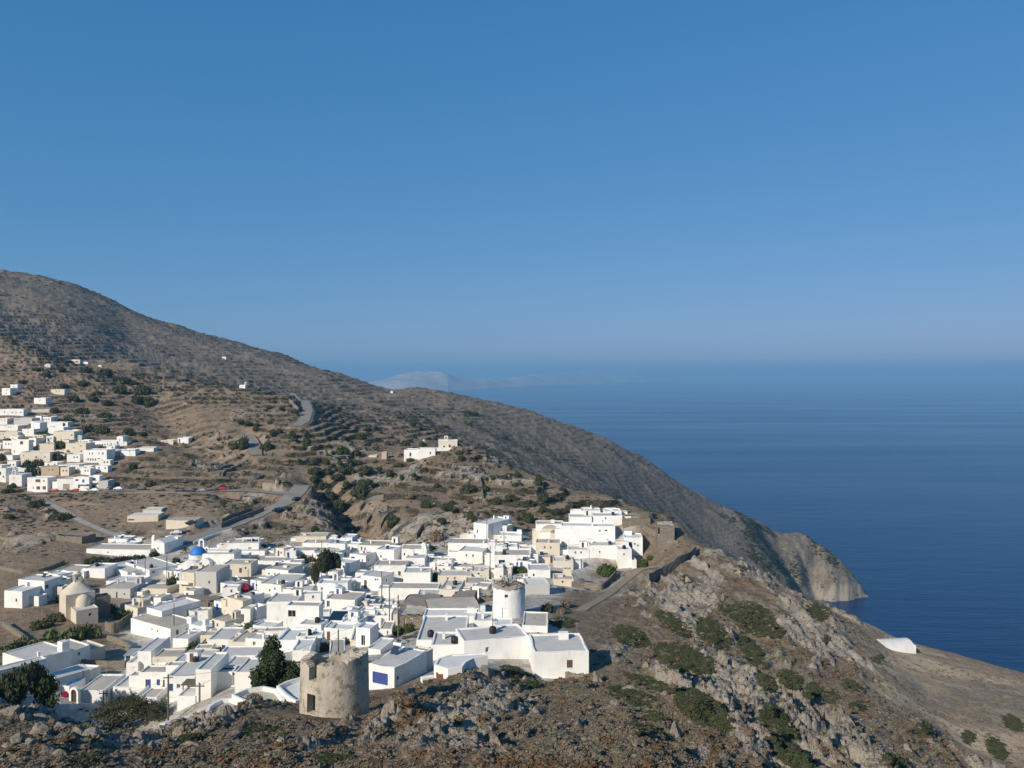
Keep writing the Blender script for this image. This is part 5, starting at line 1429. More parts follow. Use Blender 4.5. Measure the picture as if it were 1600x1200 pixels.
for k in range(26):
    a = rr.uniform(0, TAU); r0 = rr.uniform(.6, Rw * .95); L = rr.uniform(1.2, 3.0); a2 = a + rr.uniform(1.8, 4.4)
    p = Vector((r0 * math.cos(a), r0 * math.sin(a), zt + .35 + rr.uniform(0, .5)))
    q = Vector((p.x + L * math.cos(a2), p.y + L * math.sin(a2), zt + .45 + rr.uniform(0, .9 if k % 3 else 1.5)))
    if math.hypot(q.x, q.y) > Rw * .95: q.x *= .6; q.y *= .6
    b = MB(); b.bar(p, q, rr.uniform(.05, .10), n=6); b.build('beam', M['dark_timber'] if k % 3 else M['pole_wood'], wm)
for k, (x_, y_, zz, w_) in enumerate([(-.5, -.3, .9, .7), (.3, .1, 1.3, .55), (.9, -.2, .8, .9), (.1, .6, 1.6, .5), (-.9, .3, 1.0, .5)]):
    b = MB(); b.add([(x_ - w_ / 2, y_, zt + zz - .3), (x_ + w_ / 2, y_ + .2, zt + zz - .15), (x_ + w_ * .4, y_ + .5, zt + zz + .55), (x_ - w_ * .4, y_ + .35, zt + zz + .4)], [(0, 1, 2, 3)])
    b.add([(x_ - w_ / 2, y_ + .04, zt + zz - .3), (x_ + w_ / 2, y_ + .24, zt + zz - .15), (x_ + w_ * .4, y_ + .54, zt + zz + .55), (x_ - w_ * .4, y_ + .39, zt + zz + .4)], [(3, 2, 1, 0)])
    b.build('metal_sheet', M['steel'], wm)

# ---------------------------------------------------------------- domed stone church at the left
cx_, cy_, cz_ = hit(119, 976, 120)
ang = rad(42)
ch = empty('stone_church', (cx_, cy_, cz_ + CAM_Z), ang); tag(ch, 'old cream stone domed church with round apse and little bell tower, left', 'church')
b = MB(); Wd, Dd, Hd = 4.9, 5.6, 3.3
wall_face(b, Wd, -3, Hd, [(2.75, 3.35, 1.5, 2.15)], lambda a, z, i: (a, i, z), .3)
b.add([(Wd, 0, -3), (Wd, Dd, -3), (Wd, Dd, Hd), (Wd, 0, Hd), (0, 0, -3), (0, Dd, -3), (0, Dd, Hd), (0, 0, Hd)], [(0, 1, 2, 3), (4, 7, 6, 5), (5, 6, 2, 1)])
b.add([(0, 0, Hd), (Wd, 0, Hd), (Wd, Dd, Hd), (0, Dd, Hd), (.35, .35, Hd - .2), (Wd - .35, .35, Hd - .2), (Wd - .35, Dd - .35, Hd - .2), (.35, Dd - .35, Hd - .2)],
      [(0, 1, 5, 4), (1, 2, 6, 5), (2, 3, 7, 6), (3, 0, 4, 7), (4, 5, 6, 7)])
b.build('front_annex', M['lime'], ch)
b = MB(); b.box(2.78, 3.32, .27, .31, 1.52, 2.13); b.build('window', M['dark'], ch)
bx, by, bs = 2.2, 5.0, 6.6     # body
Hb = 6.2
b = MB(); b.box(bx - bs / 2, bx + bs / 2, by, by + bs, -3, Hb); b.build('body', M['lime'], ch)
b = MB()
q0, q1 = bs / 2 + .12, bs * .16
vs = []
rings = [(bs / 2 + .10, 0, 4), (bs / 2 * .86, .55, 3.2), (bs / 2 * .62, 1.35, 2.6), (bs / 2 * .4, 2.0, 2.3), (.75, 2.55, 2.1)]
for (r_, z_, pw) in rings:
    for k in range(32):
        a = TAU * k / 32 + math.pi / 4 * 0
        c, s_ = math.cos(a), math.sin(a)
        f = (abs(c) ** pw + abs(s_) ** pw) ** (-1 / pw)
        vs.append((bx + r_ * c * f, by + bs / 2 + r_ * s_ * f, Hb + z_ + .003))
fs_ = [(j * 32 + k, j * 32 + (k + 1) % 32, (j + 1) * 32 + (k + 1) % 32, (j + 1) * 32 + k) for j in range(len(rings) - 1) for k in range(32)] + [tuple(range((len(rings) - 1) * 32, len(rings) * 32))]
b.add(vs, fs_); b.build('dome', M['lime'], ch, True)
b = MB(); b.lathe([(1.75, -3), (1.75, 4.2), (1.6, 4.9), (1.15, 5.5), (.5, 5.85), (0, 5.95)], (bx + .6, by + .1, 0), 26); b.build('apse', M['lime'], ch, True)
b = MB(); b.box(bx + .55, bx + .85, by - 1.72, by - 1.60, 2.9, 3.35); b.build('apse_window', M['dark'], ch)
b = MB(); tz_ = Hb + 2.4
for sx in (-1, 1):
    for sy in (-1, 1): b.box(bx + sx * .62 - .2, bx + sx * .62 + .2, by + bs / 2 + sy * .62 - .2, by + bs / 2 + sy * .62 + .2, tz_, tz_ + 1.75)
b.box(bx - .95, bx + .95, by + bs / 2 - .95, by + bs / 2 + .95, tz_ + 1.753, tz_ + 2.0)
b.lathe([(.8, 0), (.7, .3), (.4, .55), (0, .65)], (bx, by + bs / 2, tz_ + 2.0), 16); b.build('bell_tower', M['c'], ch)
b = MB(); b.box(bx + bs / 2 + .003, bx + bs / 2 + 3.6, by - .2, by + 3.4, -3, 4.4); b.build('side_annex', M['s'], ch)

# ---------------------------------------------------------------- church with the blue dome
dC = 252.0
def zc(v, d=dC): return CAM_Z - (v - 583) / F * d
bc = empty('blue_domed_church', ((304.5 - 800) / F * dC, dC, zc(889)), 0); tag(bc, 'white church with bright blue dome and arched belfries in the left of the village', 'church')
b0 = bc.location
def lx(u, d=dC): return (u - 800) / F * d - b0.x
def lz(v, d=dC): return zc(v, d) - b0.z
rd = 12.0 / F * dC
b = MB(); b.lathe([(rd * .97, -6), (rd * .97, lz(869.5)), (rd * 1.02, lz(869)), (rd * 1.02, lz(868.4))], (0, rd, 0), 32); b.build('drum', M['w'], bc, True)
b = MB(); zb_ = lz(868.6); b.lathe([(rd * math.cos(a) * 1.0, zb_ + (lz(856.5) - zb_) * math.sin(a)) for a in [k * math.pi / 2 / 10 for k in range(11)]], (0, rd, 0), 36); b.build('dome', M['dome_blue'], bc, True)
b = MB(); b.bar((0, rd, lz(857)), (0, rd, lz(857) + .9), .05); b.box(-.25, .25, rd - .04, rd + .04, lz(857) + .5, lz(857) + .58); b.build('cross', M['white_paint'], bc)
b = MB(); b.box(lx(314), lx(364), 1.0, 8.0, -6, lz(867)); b.build('nave', M['w'], bc)
b = MB(); b.box(lx(314) + .3, lx(364) - .3, 1.3, 7.7, lz(867) + .002, lz(867) + .12); b.build('nave_roof', R_['b'], bc)
b = MB(); b.box(lx(318), lx(352), 3.0, 6.0, lz(867) + .12, lz(864.2)); b.build('upper_nave', M['w'], bc)
for (u0, u1, v_, y0, y1, nm) in [(287, 314, 882, -2.2, 1.2, 'side_chapel'), (278, 290, 886, -1.5, 3.0, 'side_chapel'), (314, 330, 878, -1.2, .98, 'side_chapel')]:
    b = MB(); w_ = (lx(u1) - lx(u0)); xc = (lx(u0) + lx(u1)) / 2; n = 12; vs = []
    for k in range(n + 1):
        a = math.pi * k / n
        for y_ in (y0, y1): vs.append((xc - w_ / 2 * math.cos(a), y_, lz(v_) + min(w_ / 2, 2.1) * .8 * math.sin(a)))
    b.add(vs, [(2 * k, 2 * k + 1, 2 * k + 3, 2 * k + 2) for k in range(n)] + [tuple(range(0, 2 * n + 2, 2)), tuple(range(1, 2 * n + 2, 2))])
    b.box(xc - w_ / 2, xc + w_ / 2, y0, y1, -6, lz(v_) - .002); b.build(nm, M['w'], bc)
b = MB(); y_ = 9.0; d2 = dC + 9
b.box(lx(306, d2), lx(321, d2), y_, y_ + 1.1, -5, lz(856, d2)); bell_arch(b, (lx(310, d2) + lx(318, d2)) / 2, y_ + .2, lz(856, d2), 1.9, 3.0, .7); b.build('belfry', M['w'], bc)
b = MB(); y_ = 8.2; d2 = dC + 8.2
b.box(lx(318, d2), lx(327, d2), y_, y_ + .9, -5, lz(865, d2)); bell_arch(b, (lx(318.5, d2) + lx(326.5, d2)) / 2, y_ + .1, lz(865, d2), 1.7, 2.1, .6); b.build('belfry', M['w'], bc)

# church on the hill right of the terraces (photo 700, 690)
hx, hy, hz_ = ghit(700, 703, 300)
hc = empty('hilltop_church', (hx, hy, hz_ + CAM_Z - .3), rad(3)); tag(hc, 'cream white church with square tower standing alone on the terraced hill', 'church')
pxm = hy / F
b = MB(); fn_ = lambda a, z, i: (a - 15.0 * pxm, i, z)
Wc = 29.5 * pxm; Hc = 14.5 * pxm
hls = [(9.0 * pxm - .45, 9.0 * pxm + .45, 5 * pxm - .9, 5 * pxm + .9), (Wc / 2 - .5 + 1, Wc / 2 + .5 + 1, 1.0, 3.1), (Wc - 2.2, Wc - 1.3, 5 * pxm - .9, 5 * pxm + .9)]
wall_face(b, Wc, -3, Hc, hls, fn_, .35)
x0, x1 = -15 * pxm, -15 * pxm + Wc
b.add([(x1, 0, -3), (x1, 9, -3), (x1, 9, Hc), (x1, 0, Hc), (x0, 0, -3), (x0, 9, -3), (x0, 9, Hc), (x0, 0, Hc)], [(0, 1, 2, 3), (4, 7, 6, 5), (5, 6, 2, 1), (7, 3, 2, 6)])
b.build('body', M['c'], hc)
for a0, a1, z0, z1 in hls:
    b = MB(); b.box(a0 - 15 * pxm + .01, a1 - 15 * pxm - .01, .3, .34, z0, z1); b.build('window' if z0 > 1.2 else 'door', M['dark'], hc)
b = MB(); b.box(x0 - .15, x1 + .15, -.15, 9.15, Hc + .003, Hc + .35); b.build('cornice', M['w'], hc)
b = MB(); b.box(-6.2 * pxm, -.2 * pxm, 1.0, 3.2, Hc + .35, Hc + 8.0 * pxm); b.build('tower', M['c'], hc)
b = MB(); b.box(-4.2 * pxm, -2.2 * pxm, .9, .998, Hc + 3.5 * pxm, Hc + 6.0 * pxm); b.build('tower_window', M['dark'], hc)
b = MB(); b.box(x0 - 1.2, x1 + 2.0, -2.4, -.02, -3, 1.7); b.build('terrace_wall', M['w'], hc)
# small shrine left of it
sx, sy, sz = ghit(662, 695, 300); b = MB(); b.box(-.9, .9, 0, 1.5, -1, 1.4); b.lathe([(.7, 0), (.6, .9), (.25, 1.6), (0, 1.8)], (0, .7, 1.4), 12)
o = b.build('shrine', M['w']); o.location = (sx, sy, sz + CAM_Z); tag(o, 'small pointed white shrine left of the hilltop church', 'shrine')

# church of the upper hamlet with arched bell gable
cx2, cy2, cz2 = hit(24, 757, 300)
hc2 = empty('hamlet_church', (cx2, cy2, cz2 + CAM_Z), rad(0)); tag(hc2, 'white hamlet church with pointed double bell gable and tall dark arched window', 'church')
p2 = cy2 / F
b = MB(); wall_face(b, 20 * p2, -3, 15 * p2, [(5.5 * p2, 9.2 * p2, 3.0, 10.5 * p2)], lambda a, z, i: (a - 10 * p2, i, z), .4)
x0, x1, Hq = -10 * p2, 10 * p2, 15 * p2
b.add([(x1, 0, -3), (x1, 8, -3), (x1, 8, Hq), (x1, 0, Hq), (x0, 0, -3), (x0, 8, -3), (x0, 8, Hq), (x0, 0, Hq)], [(0, 1, 2, 3), (4, 7, 6, 5), (5, 6, 2, 1), (7, 3, 2, 6)])
b.build('body', M['w'], hc2)
b = MB(); b.box(-4.4 * p2, -.9 * p2, .34, .38, 3.0, 10.5 * p2); b.build('window', M['dark'], hc2)
b = MB(); bell_arch(b, -3.9 * p2, .1, Hq + .003, 1.3, 2.5, .7); bell_arch(b, -1.4 * p2 + .1, .1, Hq + .003, 1.3, 2.5, .7); bell_arch(b, -2.6 * p2, .1, Hq + 2.4, 1.2, 1.6, .7); b.build('bell_gable', M['w'], hc2)

# arched gateway at the lower left
gx, gy, gz_ = hit(115, 1097, 112)
g = empty('gateway', (gx, gy, gz_ + CAM_Z), rad(-20)); tag(g, 'white arched gateway with a dark opening at the lower left', 'gate')
b = MB(); n = 12; w_ = .62; vs = []
b.box(-1.0, -w_, 0, .5, -1, 1.5); b.box(w_, 1.0, 0, .5, -1, 1.5)
for k in range(n + 1):
    a = math.pi * k / n
    for r_ in (w_, 1.0):
        for y_ in (0, .5): vs.append((-r_ * math.cos(a), y_, 1.5 + r_ * math.sin(a)))
fs_ = []
for k in range(n):
    a = 4 * k; c = a + 4; fs_ += [(a, c, c + 1, a + 1), (a + 2, a + 3, c + 3, c + 2), (a, a + 2, c + 2, c), (a + 1, c + 1, c + 3, a + 3)]
b.add(vs, fs_); b.build('arch', M['w'], g)
b = MB(); b.box(-w_, w_, .3, .36, -.5, 1.5); b.lathe([(0, 0), (0, 0)], (0, 0, 0), 4)
b = MB(); b.box(-w_ + .004, w_ - .004, .3, .36, -.5, 1.9); b.build('door', M['dark_timber'], g)

# verandas, pergolas and canopies
def canopy(name, label, u, v, w_, d_, h_, rz, post, roof, slope=.3, dmin=105, nposts=3, base=None, cat='veranda'):
    x, y, z = hit(u, v, dmin)
    r = empty(name, (x, y, z + CAM_Z), rad(rz)); tag(r, label, cat)
    for k in range(nposts):
        xx = -w_ / 2 + w_ * k / (nposts - 1)
        for yy, hh in ((0, h_), (d_, h_ + slope)):
            b = MB(); b.box(xx - .07, xx + .07, yy - .07, yy + .07, -.5, hh); b.build('post', post, r)
    b = MB(); a = w_ / 2 + .25
    b.add([(-a, -.3, h_), (a, -.3, h_), (a, d_ + .2, h_ + slope), (-a, d_ + .2, h_ + slope), (-a, -.3, h_ + .1), (a, -.3, h_ + .1), (a, d_ + .2, h_ + slope + .1), (-a, d_ + .2, h_ + slope + .1)],
          [(0, 3, 2, 1), (4, 5, 6, 7), (0, 1, 5, 4), (1, 2, 6, 5), (2, 3, 7, 6), (3, 0, 4, 7)])
    b.build('roof', roof, r)
    if base:
        b = MB(); b.box(-a, a, -.5, -.28, -3, .7); b.build('parapet', base, r)
        b = MB(); b.box(-a, a, -.27, d_, -3, -.02); b.build('floor', R_['w'], r)
    return r
canopy('veranda', 'pillared white veranda with dark flat roof and parapet near the big pine', 349, 1076, 3.5, 2.6, 2.3, 0, M['white_paint'], M['dark_timber'], .25, base=M['w'], nposts=3)
canopy('pergola', 'brown timber pergola against the tall plain white wall', 297, 1091, 2.2, 1.8, 2.1, 0, M['pole_wood'], M['pole_wood'], .1, nposts=2, cat='pergola')
canopy('canopy', 'pale corrugated canopy on thin posts left of the tall grey sided house', 204, 1036, 2.2, 3.0, 1.6, 0, M['white_paint'], M['steel'], .3, dmin=110, nposts=2, cat='canopy')

# white walled terraces left of the ruined mill
def terrace(name, label, pts, d, hz_, rimh, floor, dmin=80):
    """pts traced on the level of the terrace floor"""
    P_ = [WP(u, v, d) for u, v in pts]
    z = CAM_Z + hz_
    # put the outline on one level
    poly = []
    for (u, v) in pts:
        dd = -hz_ * F / (v - 583); poly.append(((u - 800) / F * dd, dd))
    cx = sum(p[0] for p in poly) / len(poly); cy = sum(p[1] for p in poly) / len(poly)
    r = empty(name, (cx, cy, z)); tag(r, label, 'terrace')
    loc = [(p[0] - cx, p[1] - cy) for p in poly]
    inn = []
    n = len(loc)
    for i in range(n):
        a, b_, c = Vector(loc[i - 1]), Vector(loc[i]), Vector(loc[(i + 1) % n])
        e1 = (b_ - a).normalized(); e2 = (c - b_).normalized(); nn_ = Vector((-(e1 + e2).y, (e1 + e2).x))
        if nn_.length < 1e-5: nn_ = Vector((-e1.y, e1.x))
        nn_.normalize(); inn.append(b_ + nn_ * .32)
    area = sum(loc[i - 1][0] * loc[i][1] - loc[i][0] * loc[i - 1][1] for i in range(n))
    if area < 0: inn = [Vector(loc[i]) - (inn[i] - Vector(loc[i])) for i in range(n)]
    b = MB()
    vs = []
    for i in range(n): vs += [(*loc[i], -4), (*loc[i], rimh), (*inn[i], rimh), (*inn[i], -.3)]
    fs = []
    for i in range(n):
        a = 4 * i; c = 4 * ((i + 1) % n)
        fs += [(a, c, c + 1, a + 1), (a + 1, c + 1, c + 2, a + 2), (a + 2, c + 2, c + 3, a + 3)]
    b.add(vs, fs); b.build('rim_wall', M['w'], r)
    b = MB(); b.add([(*p, 0) for p in inn], [tuple(range(n))]); b.build('floor', floor, r)
terrace('curved_terrace', 'rounded white walled terrace nearest the foreground rocks left of the ruined mill',
        [(322, 1118), (324, 1110), (332, 1104), (345, 1098), (360, 1096), (378, 1102), (392, 1110), (372, 1116), (345, 1121)], 88, -39.0, .45, R_['b'])
terrace('courtyard_terrace', 'white walled terrace with parapet between the rounded terrace and the ruined mill',
        [(362, 1092), (385, 1082), (412, 1078), (432, 1082), (445, 1098), (440, 1112), (420, 1116), (400, 1110)], 88, -38.6, .5, R_['b'])
terrace('upper_terrace', 'white roof terrace behind the ruined mill on its left side',
        [(432, 1078), (448, 1070), (476, 1062), (480, 1096), (462, 1102), (446, 1092)], 95, -38.2, .5, R_['w'])
terrace('roof_terrace', 'whitewashed rounded cistern roof between the red bougainvillea and the slope right of the mill',
        [(678, 1040), (684, 1030), (705, 1024), (740, 1022), (760, 1021), (762, 1026), (740, 1030), (728, 1036), (722, 1044), (700, 1047)], 100, -36.6, .15, R_['w'])
terrace('blue_terrace', 'blue washed low pool like terrace in shade beside the pole at the bottom left',
        [(250, 1134), (270, 1127), (300, 1120), (318, 1119), (312, 1127), (282, 1133)], 92, -41.4, .25, R_['w'])
# ---------------------------------------------------------------- vegetation
def leafmat(name, a, b, c, hue=.25):
    m = mat(name, a, .75, .15); t = NT(m)
    info = t.n('ShaderNodeObjectInfo')
    k = t.noise(1.1, 3, .6); k2 = t.noise(7.0, 3, .6)
    col = t.mix(t.rng(k, .35, .65), a, b)
    col = t.mix(t.math('MULTIPLY', t.rng(k2, .5, .75), .8), col, c)
    col = t.mix(t.math('MULTIPLY', info.outputs['Random'], hue), col, b)
    t.color(col); M[name] = m
leafmat('leaf_dark', (.055, .066, .030), (.036, .046, .024), (.10, .108, .05))
leafmat('leaf_pine', (.050, .070, .030), (.030, .044, .022), (.085, .105, .042))
leafmat('leaf_olive', (.070, .075, .035), (.045, .050, .026), (.12, .115, .055))
leafmat('leaf_green', (.055, .085, .022), (.035, .055, .018), (.10, .125, .035))
leafmat('leaf_cactus', (.12, .15, .06), (.07, .10, .04), (.26, .22, .09))
leafmat('dry_brown', (.185, .145, .10), (.125, .10, .07), (.29, .235, .165))
leafmat('dry_rust', (.155, .095, .048), (.095, .062, .036), (.22, .145, .075))
leafmat('dry_grey', (.165, .15, .108), (.11, .10, .07), (.24, .22, .17))
leafmat('flower_red', (.42, .012, .03), (.20, .015, .02), (.55, .03, .06))
leafmat('flower_crimson', (.38, .01, .06), (.24, .01, .035), (.50, .03, .09))
M['bark'] = mat('bark', (.10, .075, .055), .95, .05)

def crown_mesh(name, lobes, n, leaf, mt, seed, core=.78, flat=1.0):
    """leaf-sized faces through the lobes' volume, over a ragged inner mass"""
    r = np.random.RandomState(seed)
    L = np.array(lobes, float)       # x y z rx ry rz
    vol = L[:, 3] * L[:, 4] + L[:, 4] * L[:, 5]
    pick = r.choice(len(L), n, p=vol / vol.sum())
    d = r.normal(size=(n, 3)); d /= np.linalg.norm(d, axis=1)[:, None]
    rad_ = (.66 + .46 * r.rand(n) ** .8)
    bumpy = 1 + .18 * np.sin(d[:, 0] * 7 + pick) * np.sin(d[:, 1] * 6 + 2 * pick) + .10 * np.sin(d[:, 2] * 13 + d[:, 0] * 11)
    c = L[pick, :3] + d * L[pick, 3:6] * (rad_ * bumpy)[:, None]
    c[:, 2] = np.maximum(c[:, 2], .02)
    nrm = d + r.normal(size=(n, 3)) * .75; nrm /= np.linalg.norm(nrm, axis=1)[:, None]
    up = r.normal(size=(n, 3)); e1 = np.cross(nrm, up); e1 /= np.linalg.norm(e1, axis=1)[:, None] + 1e-9; e2 = np.cross(nrm, e1)
    s1 = leaf * (.6 + .8 * r.rand(n))[:, None]; s2 = s1 * (.5 + .5 * r.rand(n))[:, None]
    q = np.stack([c - e1 * s1, c + e2 * s2, c + e1 * s1, c - e2 * s2], 1).reshape(-1, 3)
    vs = q.tolist(); fs = [(4 * i, 4 * i + 1, 4 * i + 2, 4 * i + 3) for i in range(n)]
    if core > 0:
        for k, l in enumerate(L):
            bm = bmesh.new(); bmesh.ops.create_icosphere(bm, subdivisions=2, radius=1)
            o = len(vs)
            for v in bm.verts:
                p = v.co; f = core * (1 + .22 * math.sin(p.x * 5 + k) * math.sin(p.y * 6 + k * 2) + .12 * math.sin(p.z * 9 + p.x * 7))
                vs.append((l[0] + p.x * l[3] * f, l[1] + p.y * l[4] * f, max(-.05, l[2] + p.z * l[5] * f)))
            fs += [tuple(v.index + o for v in f_.verts) for f_ in bm.faces]
            bm.free()
    me = bpy.data.meshes.new(name); me.from_pydata(vs, [], fs); me.materials.append(mt); me.update()
    return me

def lobes_bush(seed, k=5, h=.75):
    r = random.Random(seed); L = [(0, 0, h * .42, .62, .62, h * .55)]
    for i in range(k):
        a = TAU * i / k + r.uniform(-.4, .4); q = r.uniform(.28, .55)
        L.append((q * math.cos(a), q * math.sin(a), h * r.uniform(.25, .5), r.uniform(.32, .5), r.uniform(.32, .5), h * r.uniform(.3, .5)))
    return L
def lobes_tree(seed, k=9):
    r = random.Random(seed); L = [(0, 0, .60, .50, .50, .34)]
    for i in range(k):
        a = TAU * i / k + r.uniform(-.4, .4); q = r.uniform(.25, .6); z = r.uniform(.34, .84)
        q *= 1 - abs(z - .55) * 1.1
        L.append((q * math.cos(a), q * math.sin(a), z, r.uniform(.26, .42), r.uniform(.26, .42), r.uniform(.13, .22)))
    return L
def trunk_mesh(seed, h=.6):
    r = random.Random(seed); b = MB()
    b.bar((0, 0, -.15), (.03, .02, h * .55), .075, .05, 8)
    for i in range(5):
        a = TAU * i / 5 + r.random(); p = Vector((.03, .02, h * (.35 + .04 * i)))
        b.bar(p, p + Vector((.34 * math.cos(a), .34 * math.sin(a), h * r.uniform(.35, .6))), .038, .014, 6)
    me = bpy.data.meshes.new('trunk'); me.from_pydata(b.v, [], b.f); me.materials.append(M['bark']); me.update(); return me
BUSH = {}
for kind, mt, n, leaf in (('dark', 'leaf_dark', 620, .085), ('olive', 'leaf_olive', 560, .085), ('green', 'leaf_green', 620, .085), ('brown', 'dry_brown', 520, .08),
                          ('red', 'flower_red', 700, .06), ('crimson', 'flower_crimson', 700, .06), ('cactus', 'leaf_cactus', 420, .13)):
    BUSH[kind] = [crown_mesh(kind + '_bush', lobes_bush(s), n, leaf, M[mt], s + 10) for s in range(3)]
TREEM = {k: [crown_mesh(k + '_crown', lobes_tree(s + 5), 2000, .062, M[mt], s + 40, core=.55) for s in range(2)] for k, mt in (('dark', 'leaf_dark'), ('olive', 'leaf_olive'), ('green', 'leaf_green'))}
TRUNK = [trunk_mesh(s) for s in range(3)]

# landmarks that labels can refer to
LM = [('the hilltop church', 700, 690), ('the blue domed church', 315, 865), ('the old stone church', 138, 925), ('the ruined windmill', 523, 1070), ('the white windmill', 795, 935),
      ('the roadside chapel', 262, 850), ('the castle houses', 950, 840), ('the road junction', 445, 785), ('the upper hamlet houses', 110, 700), ('the pair of field houses', 280, 690),
      ('the hill road bend', 480, 640), ('the middle road bend', 397, 695), ('the road bend above the ravine', 470, 745), ('the tall blue white block', 775, 825), ('the ravine', 560, 800),
      ('the lone seaward chapel', 1405, 1010), ('the rightmost village house', 880, 1030), ('the footpath wall', 1050, 890), ('the headland cliff', 1290, 910), ('the big pine', 430, 1040),
      ('the stone hut on the terraces', 600, 712), ('the bottom left house', 150, 1090), ('the road side cars of the hamlet', 110, 765), ('the hill shoulder farm', 122, 568),
      ('the terraced fields behind the village', 640, 790), ('the bottom edge of the photo', 800, 1195), ('the lower right corner', 1560, 1180), ('the white chapel on the slope', 378, 603)]
PENDING = []
def place_phrase(u, v, w=10):
    n_, lu, lv = min(LM, key=lambda q: math.hypot(q[1] - u, (q[2] - v) * 1.3))
    du, dv = u - lu, v - lv
    near_ = math.hypot(du, dv) < 45
    if abs(du) > 1.6 * abs(dv): s = 'right of' if du > 0 else 'left of'
    elif abs(dv) > 1.6 * abs(du): s = 'below' if dv > 0 else 'above'
    else: s = ('below and ' if dv > 0 else 'above and ') + ('right of' if du > 0 else 'left of')
    return ('just ' if near_ else '') + s + ' ' + n_
def pend(o, desc, u, v): PENDING.append((o, desc + ' ' + place_phrase(u, v), u, v))
ORD = ['leftmost', 'second', 'third', 'fourth', 'fifth', 'sixth', 'seventh', 'eighth', 'ninth', 'tenth', 'eleventh', 'twelfth', 'thirteenth', 'fourteenth', 'fifteenth', 'sixteenth', 'seventeenth', 'eighteenth', 'nineteenth', 'twentieth']
def resolve():
    g_ = {}
    for p in PENDING: g_.setdefault(p[1], []).append(p)
    for k, L in g_.items():
        L.sort(key=lambda p: p[2])
        for i, (o, d, u, v) in enumerate(L):
            if len(L) == 1: o['label'] = d
            elif i == 0: o['label'] = 'leftmost ' + d
            elif i == len(L) - 1: o['label'] = 'rightmost ' + d
            else: o['label'] = d + ', ' + (ORD[i] if i < 20 else str(i + 1)) + ' from left'

VR = random.Random(21)
def bush(u, v, w, h, kind='dark', dmin=240, desc=None, group=None, cat='bush', name='bush'):
    """u, v centre in photo px, w h size in px"""
    x, y, z = ghit(u, v + h * .42, dmin)
    s = w / F * y / 2 / .92; sh = h / F * y / .80
    r = empty(name, (x, y + s * .3, gz(x, y + s * .3) - .08 * sh), 0); tag(r, None, cat, group)
    c = bpy.data.objects.new('crown', VR.choice(BUSH[kind])); c.scale = (s, s * VR.uniform(.8, 1.1), sh); c.rotation_euler = (0, 0, VR.uniform(0, TAU)); link(c, r)
    t_ = bpy.data.objects.new('trunk', VR.choice(TRUNK)); t_.scale = (s, s, sh * .8); link(t_, r)
    pend(r, desc or {'dark': 'dark green rounded bush', 'olive': 'olive green loose bush', 'green': 'fresh green bush', 'brown': 'dry brown bush'}.get(kind, kind), u, v)
    return r
def tree(u, vb, w, h, kind='dark', dmin=100, desc=None, group=None, name='tree'):
    x, y, z = hit(u, vb, dmin)
    zg = gz(x, y)
    s = w / F * y / 2 / .92; sh = h / F * y / .98
    r = empty(name, (x, y, zg), 0); tag(r, None, 'tree', group)
    c = bpy.data.objects.new('crown', VR.choice(TREEM[kind])); c.scale = (s, s * .9, sh); c.rotation_euler = (0, 0, VR.uniform(0, TAU)); link(c, r)
    t_ = bpy.data.objects.new('trunk', VR.choice(TRUNK)); t_.scale = (s * 1.1, s * 1.1, sh); link(t_, r)
    pend(r, desc or 'dark green tree', u, vb - h / 2); return r

MB4 = [(150,410,70,40),(205,415,50,35),(288,405,50,30),(300,470,60,50),(345,455,60,45),(425,470,70,50),(515,480,60,40),(515,520,90,80),(487,562,60,40),(565,562,70,40),(440,513,50,25),(590,478,60,25),
       (685,495,60,50),(750,498,70,45),(850,485,100,70),(735,575,110,80,'green'),(830,595,90,55),(940,545,70,50,'brown'),(945,430,40,30),(980,460,40,30),(1020,530,50,40),(540,652,90,50),(640,652,60,40),
       (725,652,60,35),(783,643,50,35),(840,652,60,40),(1130,530,100,50),(1240,535,60,50,'green'),(1090,665,80,45,'olive'),(1165,635,80,35),(1110,745,45,50),(1185,730,50,40),(1035,715,80,60),(970,690,60,30),
       (1485,628,70,40),(1300,712,40,30),(1330,797,60,35),(1420,805,50,25),(1530,820,130,55),(1425,905,50,30),(1260,915,85,60),(1170,865,110,50,'brown'),(1390,943,95,45),(1355,1018,70,35),(1180,980,80,30,'brown'),
       (1145,930,30,20),(850,850,150,110),(880,790,130,60),(760,790,60,60),(120,535,130,110),(260,550,110,80),(60,550,80,60),(640,710,130,60),(760,710,140,60),(880,710,120,60),(560,712,110,60),(700,750,100,50),
       (280,305,60,35,'olive'),(360,320,60,30),(440,330,60,35),(565,1065,65,55),(1050,1030,120,100),(1325,1110,110,100,'brown'),(620,800,120,60),(560,760,80,60),(660,860,120,80),(720,920,120,90),(640,960,90,60,'brown'),
       (1385,595,110,35,'brown'),(1000,610,40,25),(900,440,50,25),(1060,290,60,30),(1180,410,60,40),(1220,430,50,30),(470,640,40,25),(580,690,60,25),(1560,1000,50,70),(100,400,60,35),(195,445,60,40)]
for q in MB4: bush(350 + q[0] / 4, 560 + q[1] / 4, q[2] / 4 * VR.uniform(.75, .95), q[3] / 4 * .8, q[4] if len(q) > 4 else 'dark', group='bushes on the terraced slopes')
NB4 = [(60,752,85,55),(225,745,50,35),(190,782,95,45),(335,738,40,30),(160,857,70,35),(325,657,110,60),(430,657,60,40),(500,735,90,45),(590,715,90,50),(620,628,60,30),(705,748,90,50),(795,705,80,60),
       (560,583,45,35),(485,593,40,28),(678,663,45,22),(795,788,75,32),(765,600,60,80),(910,655,45,30),(880,710,60,50),(700,840,80,60),(340,820,60,60),(880,800,60,50),(270,430,70,30,'olive'),(330,250,60,25),(180,265,70,25),
       (320,175,70,30),(370,185,60,25),(560,330,50,25),(610,425,50,22),(700,405,40,20),(640,840,50,30)]
